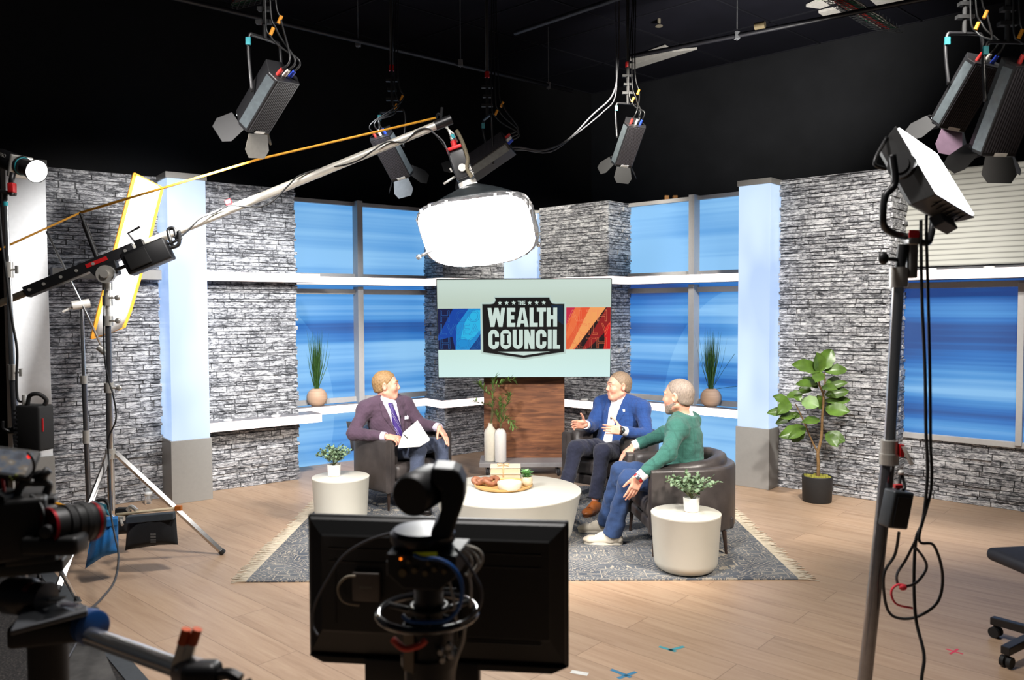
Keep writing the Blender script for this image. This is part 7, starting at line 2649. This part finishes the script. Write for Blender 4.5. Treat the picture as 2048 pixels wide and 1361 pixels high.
cable('black lead curving over the left half of the monitor back', [at(800, 1062, 2.24), at(740, 1080, 2.25), at(690, 1110, 2.27), at(658, 1155, 2.28), at(630, 1210, 2.30), at(625, 1250, 2.31), at(636, 1272, 2.30)], .004, M_GREYCABLE)

# robot camera
KY = 2.0
kc_ = at(860, 1100, KY)
pc2 = thing('robot_camera', 'black robot camera on a pedestal in the centre foreground', 'camera', kc_)
Kp = lambda u, v, dy=0.0: at(u, v, KY + dy)
M_PTZ = mat('ptz_black', (17, 17, 19), 0.5, var=0.06)
M_PTZG = mat('ptz_sheen', (34, 34, 40), 0.34, var=0.04)
zb_ = Kp(860, 1140).z
# rear connector block
m = MB(); c_ = Kp(858, 1118, .0); rk = Matrix.Rotation(R(-9), 3, 'Z')
m.loft([[c_ + rk @ V((x, y, z)) for x, y in ((-w_, -.075), (w_, -.075), (w_ + .004, .08), (-w_ - .004, .08))] for z, w_ in ((-.055, .045), (-.02, .086), (.032, .088))]); m.build('base_block', M_PTZ, pc2, bevel=.004)
m = MB()
for x, z, r_ in ((-.045, -.012, .010), (-.015, -.005, .007), (.012, -.010, .007), (.035, .0, .006), (.06, -.004, .006), (.02, .014, .005), (-.03, .016, .005)):
    p = c_ + rk @ V((x, -.076, z)); m.cyl(p, p + rk @ V((0, -.008, 0)), r_, n=12)
m.build('connectors', mat('brass_connectors', (126, 112, 84), 0.4, metal=0.6), pc2, smooth=True, auto=40)
m = MB(); p = c_ + rk @ V((-.050, -.080, .022)); m.ellip(p, (.003, .002, .003)); m.build('status_light', mat('amber_led', (255, 120, 30), 0.4, emit=2.0), pc2)
m = MB(); m.box(c_ + rk @ V((.012, -.0785, .036)), (.060, .004, .011), rk @ Matrix.Rotation(R(-4), 3, 'Y')); m.build('lime_tape', mat('lime_tape', (222, 244, 40), 0.6), pc2)
m = MB(); m.box(c_ + rk @ V((-.0915, -.035, -.01)), (.003, .05, .035), rk); m.build('side_label', mat('grey_label', (110, 110, 112), 0.5), pc2)
# turntable
tc2 = Kp(846, 1050, .02)
m = MB(); m.lathe(Kp(846, 1088, .02), (0, 0, 1), [(0, .001), (0, .075), (.012, .083), (.030, .083), (.040, .074), (.042, .001)], 40); m.build('turntable', M_PTZG, pc2, smooth=True, auto=40)
# yoke arm (right), going up beside the head
m = MB()
arm = [(902, 1080), (912, 1050), (928, 1005), (929, 968), (918, 946), (905, 939), (862, 936), (858, 960), (880, 985), (881, 1022), (874, 1045), (862, 1062), (860, 1080)]
m.prism([Kp(u, v, -.045) for u, v in arm], (0, .11, 0)); m.build('yoke_arm', M_PTZ, pc2, bevel=.008)
# head: lens barrel facing the set, seen from the back left
hc_ = Kp(848, 977, .02)
ha = V((.36, .93, .06)).normalized()
m = MB(); m.lathe(hc_ - ha * .075, ha, [(0, .001), (0, .047), (.008, .053), (.05, .054), (.12, .053), (.135, .048), (.16, .044), (.16, .001)], 36); m.build('camera_head', M_PTZ, pc2, smooth=True, auto=50)
m = MB(); m.lathe(hc_ + ha * .082, ha, [(0, .001), (0, .040), (.004, .040), (.006, .001)], 30); m.build('lens', mat('lens_dark', (10, 10, 14), 0.08), pc2, smooth=True)
m = MB(); m.cyl(hc_ + V((.03, .03, .0)), hc_ + V((.075, .02, .004)), .040, n=28); m.build('tilt_hub', M_PTZ, pc2, smooth=True, auto=40)
# pedestal
pd = thing('camera_pedestal', 'black camera pedestal with steering ring under the robot camera', 'pedestal', V((Kp(855, 1300).x, KY, 0)))
px0 = Kp(858, 1225).x
zt_ = Kp(858, 1150).z
m = MB(); m.cyl((px0, KY, zt_ - .165), (px0, KY, zt_ + .002), .034, .040, n=24); m.build('head_post', M_BLK, pd, smooth=True, auto=40)
m = MB(); m.cyl((px0, KY, zt_ - .005), (px0, KY, zt_ + .006), .055, n=24); m.build('top_plate', M_BLK, pd, smooth=True, auto=40)
zr = Kp(855, 1224).z
m = MB(); m.tube([(px0 - .003 + .125 * math.cos(2 * math.pi * i / 24), KY + .125 * math.sin(2 * math.pi * i / 24), zr) for i in range(24)], .0095, n=12, closed=True); rg = m.build('steering_ring', mat('gloss_black_ring', (24, 24, 26), 0.12, coat=0.8), pd, smooth=True)
m = MB()
for a in (.6, 2.7, 4.8):
    m.cyl((px0, KY, zr - .01), (px0 - .003 + .122 * math.cos(a), KY + .122 * math.sin(a), zr), .008, n=8)
m.tube([(px0 + .045 * math.cos(2 * math.pi * i / 16), KY + .045 * math.sin(2 * math.pi * i / 16), zr + .012) for i in range(16)], .008, n=10, closed=True)
m.build('ring_spokes', M_BLK, pd, smooth=True)
m = MB(); m.cyl((px0, KY, .12), (px0, KY, zr - .03), .063, n=28); m.build('column', M_BLK, pd, smooth=True, auto=40)
m = MB(); m.cyl((px0, KY, zr - .13), (px0, KY, zr - .105), .072, n=28); m.cyl((px0, KY, zr - .045), (px0, KY, zr - .03), .068, n=28); m.build('column_rings', M_BLK, pd, smooth=True, auto=40)
m = MB(); p = V((px0 - .045, KY - .056, zr - .08)); m.box(p, (.032, .004, .10), R(-35)); m.build('column_label', mat('tan_label', (120, 108, 90), 0.6), pd)
m = MB(); m.tube([(px0 - .075, KY - .118, zr - .022), (px0 - .045, KY - .132, zr - .038), (px0 - .010, KY - .134, zr - .030), (px0 + .006, KY - .132, zr - .018)], .008, n=8); m.build('red_strap', mat('coral_strap', (216, 66, 50), 0.6), pd, smooth=True)
m = MB()
for x, z in ((.035, -.075), (.055, -.062), (.06, -.085), (.04, -.095)):
    m.cyl((px0 + x, KY - .05, zr + z), (px0 + x, KY - .075, zr + z), .007, n=10)
m.build('screws', M_ALU, pd, smooth=True, auto=40)
m = MB()
for a in (1.57, 3.66, 5.76):
    c2 = V((px0 + .40 * math.cos(a), KY + .40 * math.sin(a), .06))
    m.tube([(px0, KY, .16), (px0 + .2 * math.cos(a), KY + .2 * math.sin(a), .14), c2 + V((0, 0, .04))], .03, n=8)
    m.cyl(c2 + V((-.02, 0, 0)), c2 + V((.02, 0, 0)), .06, n=20)
m.build('dolly_base', M_BLK, pd, smooth=True, auto=40)
cable('blue network cable looping from the robot camera', [Kp(828, 1110, -.09), Kp(845, 1117, -.10), Kp(880, 1120, -.11), Kp(910, 1140, -.12), Kp(924, 1175, -.12), Kp(918, 1215, -.12), Kp(895, 1240, -.12), Kp(860, 1246, -.12), Kp(820, 1243, -.12), Kp(806, 1232, -.10)], .0048, mat('blue_cable', (30, 92, 170), 0.45))
cable('black lead looping right of the robot camera', [Kp(910, 1098, -.09), Kp(930, 1120, -.10), Kp(948, 1150, -.10), Kp(962, 1180, -.10), Kp(960, 1210, -.10), Kp(942, 1235, -.10), Kp(920, 1248, -.10)], .0042, M_GREYCABLE)
M_WC = mat('off_white_cable', (190, 184, 172), 0.5)
for i, (lab, pts) in enumerate((('outer white cable loop right of the robot camera', [(930, 1092), (955, 1100), (965, 1118), (955, 1140), (938, 1152), (930, 1148)]),
                                ('middle white cable loop right of the robot camera', [(928, 1096), (948, 1108), (957, 1125), (948, 1142), (936, 1146)]),
                                ('white cable hanging behind the steering ring', [(925, 1100), (938, 1112), (944, 1126), (938, 1148), (942, 1175), (941, 1215)]),
                                ('white cable dropping below the steering ring to the bottom edge', [(930, 1255), (926, 1285), (915, 1315), (908, 1345), (905, 1400)]),
                                ('thin white cable down the inside right of the pedestal post', [(896, 1148), (900, 1170), (907, 1200), (912, 1240)]))):
    cable(lab, [Kp(u, v, -.06 if i != 3 else -.125) for u, v in pts], .0035, M_WC, 'white cables on the pedestal')

# ------------------------------------------------------------------ cinema camera at the left edge
GY = 2.15
G = lambda u, v, dy=0.0: at(u, v, GY + dy)
M_CAM = mat('camera_black', (20, 20, 20), 0.5, var=0.1)
ck = thing('cinema_camera', 'black cinema camera with red-ringed lens at the left edge', 'camera', G(40, 1100))
l0_, l1_ = G(92, 1056, -.06), G(192, 1042, .06)
lxx = (l1_ - l0_).normalized()
m = MB(); Ln = (l1_ - l0_).length
m.lathe(l0_, lxx, [(0, .001), (0, .047), (.02, .050), (Ln * .45, .050), (Ln * .47, .053), (Ln * .95, .053), (Ln, .050), (Ln, .042), (Ln - .02, .038), (Ln - .02, .001)], 40)
ls = m.build('lens', M_CAM, ck, smooth=True, auto=40)
for q_, r_ in ((.0, .0515), (Ln * .86, .0545)):
    m = MB(); m.lathe(l0_ + lxx * q_, lxx, [(0, r_ - .01), (0, r_), (.008, r_), (.008, r_ - .01)], 40); m.build('red_ring', mat('anodised_red', (150, 22, 34), 0.3, metal=0.5), ls, smooth=True, auto=40)
m = MB()
for q_ in (.30, .34, .38, .62, .66, .70):
    m.lathe(l0_ + lxx * (Ln * q_), lxx, [(0, .048), (0, .0555), (.005, .0555), (.005, .048)], 40)
m.build('focus_ribs', M_BLKM, ls, smooth=True, auto=40)
m = MB(); m.lathe(l0_ + lxx * (Ln * .25) + V((.0, -.045, .0)), (0, -1, 0), [(0, .001), (0, .018), (.02, .016), (.022, .001)], 20); m.build('zoom_knob', M_BLK, ls, smooth=True, auto=40)
m = MB(); m.rbox(G(110, 1088, -.05), (.15, .07, .05), .012); m.build('servo_grip', M_CAM, ck, smooth=True, auto=40)
m = MB(); m.rbox(G(20, 1050, 0), (.19, .17, .17), .014, R(25)); m.rbox(G(-50, 1070, 0), (.22, .18, .20), .014, R(25)); m.build('body', M_CAM, ck, smooth=True, auto=40)
m = MB()
for i in range(10):
    m.box(G(0 + i * 2, 985 + i, -.05), (.012, .06, .012))
m.rbox(G(30, 1005, 0), (.20, .05, .022), .006, R(20)); m.build('top_plate', M_CAM, ck, smooth=True, auto=40)
m = MB(); m.tube([G(30, 1000, -.02), G(44, 970, -.02), G(70, 966, .0), G(96, 968, .02), G(92, 988, .02), G(80, 1000, .0)], .011, n=8); m.build('top_handle', mat('worn_handle', (58, 58, 56), 0.5), ck, smooth=True)
# flip-out viewing screen
v0 = G(16, 928, -.02)
vn = V((.35, -.62, .70)).normalized(); vx = V((.92, .30, -.20)); vx = (vx - vn * vx.dot(vn)).normalized(); vy = vn.cross(vx)
VM = Matrix(((vx.x, vy.x, vn.x), (vx.y, vy.y, vn.y), (vx.z, vy.z, vn.z)))
m = MB(); m.rbox(v0, (.135, .095, .022), .006, VM); vs_ = m.build('monitor_case', M_CAM, ck, smooth=True, auto=40)
k = NT('camera_screen')
cr = k.ramp(k.noise(k.coords((1, 1, 1)), 26, 3), [(.35, srgb(30, 44, 70)), (.5, srgb(96, 110, 130)), (.62, srgb(150, 130, 104)), (.7, srgb(196, 190, 180))])
k.l(cr, k.b.inputs['Emission Color']); k.b.inputs['Emission Strength'].default_value = .35; k.b.inputs['Base Color'].default_value = (.02, .02, .02, 1)
m = MB(); m.prism([v0 + VM @ V((x, y, .0112)) for x, y in ((-.052, -.036), (.052, -.036), (.052, .036), (-.052, .036))], vn * .0012); m.build('viewing_screen', k.m, vs_)
m = MB(); m.ellip(G(58, 914, -.03), (.0055, .004, .0055)); m.build('tally_light', mat('red_led', (255, 40, 30), 0.4, emit=1.5), ck)
m = MB(); m.tube([G(50, 932, 0), G(66, 950, .01), G(76, 962, .01)], .008, n=8); m.cyl(G(78, 958, .0), G(98, 940, .01), .012, n=12); m.ellip(G(80, 955, .01), (.02, .016, .02)); m.build('articulating_arm', M_BLK, ck, smooth=True)
m = MB(); m.tube([G(55, 905, -.03), G(66, 920, -.03), G(68, 940, -.02), G(58, 955, -.01)], .004, n=6); m.tube([G(60, 990, -.04), G(78, 1005, -.04), G(88, 1030, -.06), G(86, 1060, -.06)], .004, n=6); m.build('leads', M_CABLE, ck, smooth=True)
m = MB(); m.tube([G(4, 955, -.05), G(8, 985, -.05), G(6, 1010, -.05)], .004, n=6); m.build('red_lead', M_RED, ck, smooth=True)
m = MB()
for u, v in ((20, 955), (26, 960), (32, 952)):
    m.ellip(G(u, v, -.05), (.006, .005, .005), n=8, m=5)
m.build('olive_buttons', mat('olive_rubber', (96, 104, 40), 0.6), ck, smooth=True)
m = MB(); m.rbox(G(30, 1128, 0), (.26, .13, .035), .006, R(18)); m.rbox(G(70, 1112, 0), (.12, .10, .025), .006, R(18)); m.build('base_plate', mat('olive_black', (38, 37, 30), 0.5), ck, smooth=True, auto=40)
# fluid head, slider and tube underneath
fh = thing('fluid_head', 'black tripod head with flat sliding plate under the cinema camera', 'tripod head', G(40, 1180))
m = MB(); m.lathe(G(15, 1190, 0), (1, -.25, 0), [(0, .001), (0, .045), (.01, .05), (.07, .05), (.08, .042), (.13, .042), (.135, .001)], 28); m.build('tilt_drum', M_BLK, fh, smooth=True, auto=40)
m = MB(); m.lathe(G(56, 1183, -.03), (1, -.25, 0), [(0, .001), (0, .022), (.018, .022), (.02, .001)], 20); m.build('drag_dial', mat('red_black_dial', (90, 24, 22), 0.5), fh, smooth=True, auto=40)
m = MB(); p1, p2, p3, p4 = G(62, 1182, .06), G(175, 1212, .04), G(160, 1222, -.10), G(20, 1262, -.22)
m.prism([p1, p2, p3 + V((.02, 0, 0)), p4], (0, 0, -.014)); m.build('slide_plate', mat('grey_plate', (62, 64, 68), 0.45), fh, bevel=.003)
m = MB(); c3 = G(108, 1201, -.02); m.box(c3 + V((0, 0, .004)), (.05, .03, .003)); m.build('plate_recess', M_BLKM, fh)
m = MB(); m.rbox(G(140, 1213, -.03) + V((0, 0, .004)), (.045, .022, .005), .002); m.build('grey_sticker', mat('lilac_sticker', (150, 142, 156), 0.5), fh, smooth=True, auto=40)
m = MB()
for u, v, dy in ((84, 1187, .02), (154, 1211, -.03)):
    p = G(u, v, dy) + V((0, 0, .002)); m.cyl(p, p + V((0, 0, .006)), .008, n=14)
m.build('plate_screws', M_CHROME, fh, smooth=True, auto=40)
m = MB(); m.lathe(G(168, 1248, -.02), (.8, -.6, 0), [(0, .001), (0, .042), (.03, .046), (.05, .046), (.055, .04), (.055, .001)], 32); m.build('brake_knob', mat('deep_blue_knob', (16, 62, 118), 0.4), fh, smooth=True, auto=40)
m = MB(); m.rbox(G(110, 1255, -.02), (.20, .12, .06), .012, R(15)); m.build('head_base', M_BLKM, fh, smooth=True, auto=40)
m = MB(); hb2 = G(95, 1262, 0); m.cyl(hb2, V((hb2.x, hb2.y, .25)), .05, n=20)
for a in (.6, 2.7, 4.8):
    m.cyl((hb2.x, hb2.y, .7), (hb2.x - .05 + .42 * math.cos(a), hb2.y + .42 * math.sin(a), .12), .022, n=12)
m.build('tripod_legs', M_BLKM, fh, smooth=True, auto=40)
tb = thing('support_tube', 'thick silver tube slanting at lower left below the tripod head', 'tube', G(270, 1300))
ta, tb_ = G(150, 1262, -.02), G(372, 1342, -.28)
m = MB(); m.cyl(ta, tb_, .0235, n=24); m.build('tube', M_CHROME, tb, smooth=True, auto=40)
m = MB(); dd = (tb_ - ta).normalized(); m.cyl(tb_ - dd * .01, tb_ + dd * .05, .036, n=20); m.build('end_collar', mat('cloudy_plastic', (150, 142, 140), 0.4), tb, smooth=True, auto=40)
m = MB(); p = tb_ + dd * .06; m.rbox(p, (.09, .06, .07), .02); m.tube([p + V((.03, 0, .0)), p + V((.07, -.02, .015)), p + V((.10, -.03, .006))], .014, n=8); m.tube([p + V((.05, -.02, -.02)), p + V((.10, -.03, -.012)), p + V((.125, -.03, -.004))], .013, n=8); m.build('wing_knob', M_BLK, tb, smooth=True, auto=40)
sg = thing('spring_clamp', 'metal spring clamp with orange tips gripping the silver tube', 'clamp', G(365, 1330, -.26))
cj = G(366, 1336, -.30)
for u0, u1, lab in ((372, 375, 0), (388, 394, 1)):
    a_, b_ = G(352 + 14 * lab, 1338, -.30), G(362 + 20 * lab, 1290, -.30)
    m = MB(); sx_ = V((.012, 0, 0))
    m.loft([[a_ - sx_ * 1.2, a_ + sx_ * 1.2, a_ + sx_ * 1.2 + V((0, .018, 0)), a_ - sx_ * 1.2 + V((0, .018, 0))], [b_ - sx_ * .8, b_ + sx_ * .8, b_ + sx_ * .8 + V((0, .018, 0)), b_ - sx_ * .8 + V((0, .018, 0))]])
    jw = m.build('jaw', M_ALU, sg, bevel=.003)
    t_ = G(370 + 22 * lab, 1262, -.30)
    m = MB(); m.loft([MB._ring(b_ - (t_ - b_) * .05 + V((0, .009, 0)), t_ - b_, .0125, 12), MB._ring(t_ + V((0, .009, 0)), t_ - b_, .0115, 12)]); m.build('orange_tip', mat('orange_vinyl', (206, 84, 28), 0.5), jw, smooth=True, auto=40)
m = MB(); m.cyl(cj + V((-.012, -.004, -.004)), cj + V((.028, -.004, .004)), .010, n=12); m.build('spring', M_CHROME, sg, smooth=True, auto=40)
# low carpeted riser under the camera
rs = thing('carpet_riser', 'low dark carpeted riser with grey edging under the cinema camera', 'platform', fl(60, 1300))
e0, e1, e2 = fl(86, 1135, .09), fl(290, 1375, .09), fl(-700, 1180, .09)
k = NT('speckled_carpet'); n = k.noise(k.coords((1, 1, 1)), 90, 2, .7)
k.l(k.ramp(n, [(.42, srgb(20, 19, 19)), (.6, srgb(52, 48, 46)), (.72, srgb(92, 84, 80))]), k.b.inputs['Base Color']); k.b.inputs['Roughness'].default_value = .95
dv1 = (e1 - e0).normalized(); dv2 = V((-dv1.y, dv1.x, 0))
if dv2.x > 0:
    dv2 = -dv2
q0_, q1_ = e0 - dv1 * .05, e0 + dv1 * 3.2
m = MB(); m.prism([q0_, q1_, q1_ + dv2 * 2.2, q0_ + dv2 * 2.2], (0, 0, -.09)); m.build('carpet_deck', k.m, rs)
m = MB(); m.prism([q0_ - dv2 * .03, q1_ - dv2 * .03, q1_ + dv2 * .05, q0_ + dv2 * .05], (0, 0, .006)); m.prism([q0_ - dv1 * .03, q0_ + dv1 * .05, q0_ + dv1 * .05 + dv2 * 2.2, q0_ - dv1 * .03 + dv2 * 2.2], (0, 0, .006)); m.build('edge_trim', mat('grey_edge_trim', (58, 62, 66), 0.6), rs)
m = MB(); p = fl(175, 1325, .10); m.prism([fl(112, 1296, .096), fl(205, 1300, .096), fl(235, 1372, .096), fl(126, 1372, .096)], (0, 0, .012))
tag(m.build('stone_tile_sample', mat('dark_slate_sample', (62, 60, 58), 0.7, var=0.7, scale=7, bump=0.4), None), 'dark stone-textured board lying on the carpeted riser', 'board')
cable('thin grey cable lying on the carpeted riser', [fl(152, 1288, .105), fl(140, 1310, .118), fl(128, 1330, .118), fl(118, 1370, .10)], .006, M_GREYCABLE)
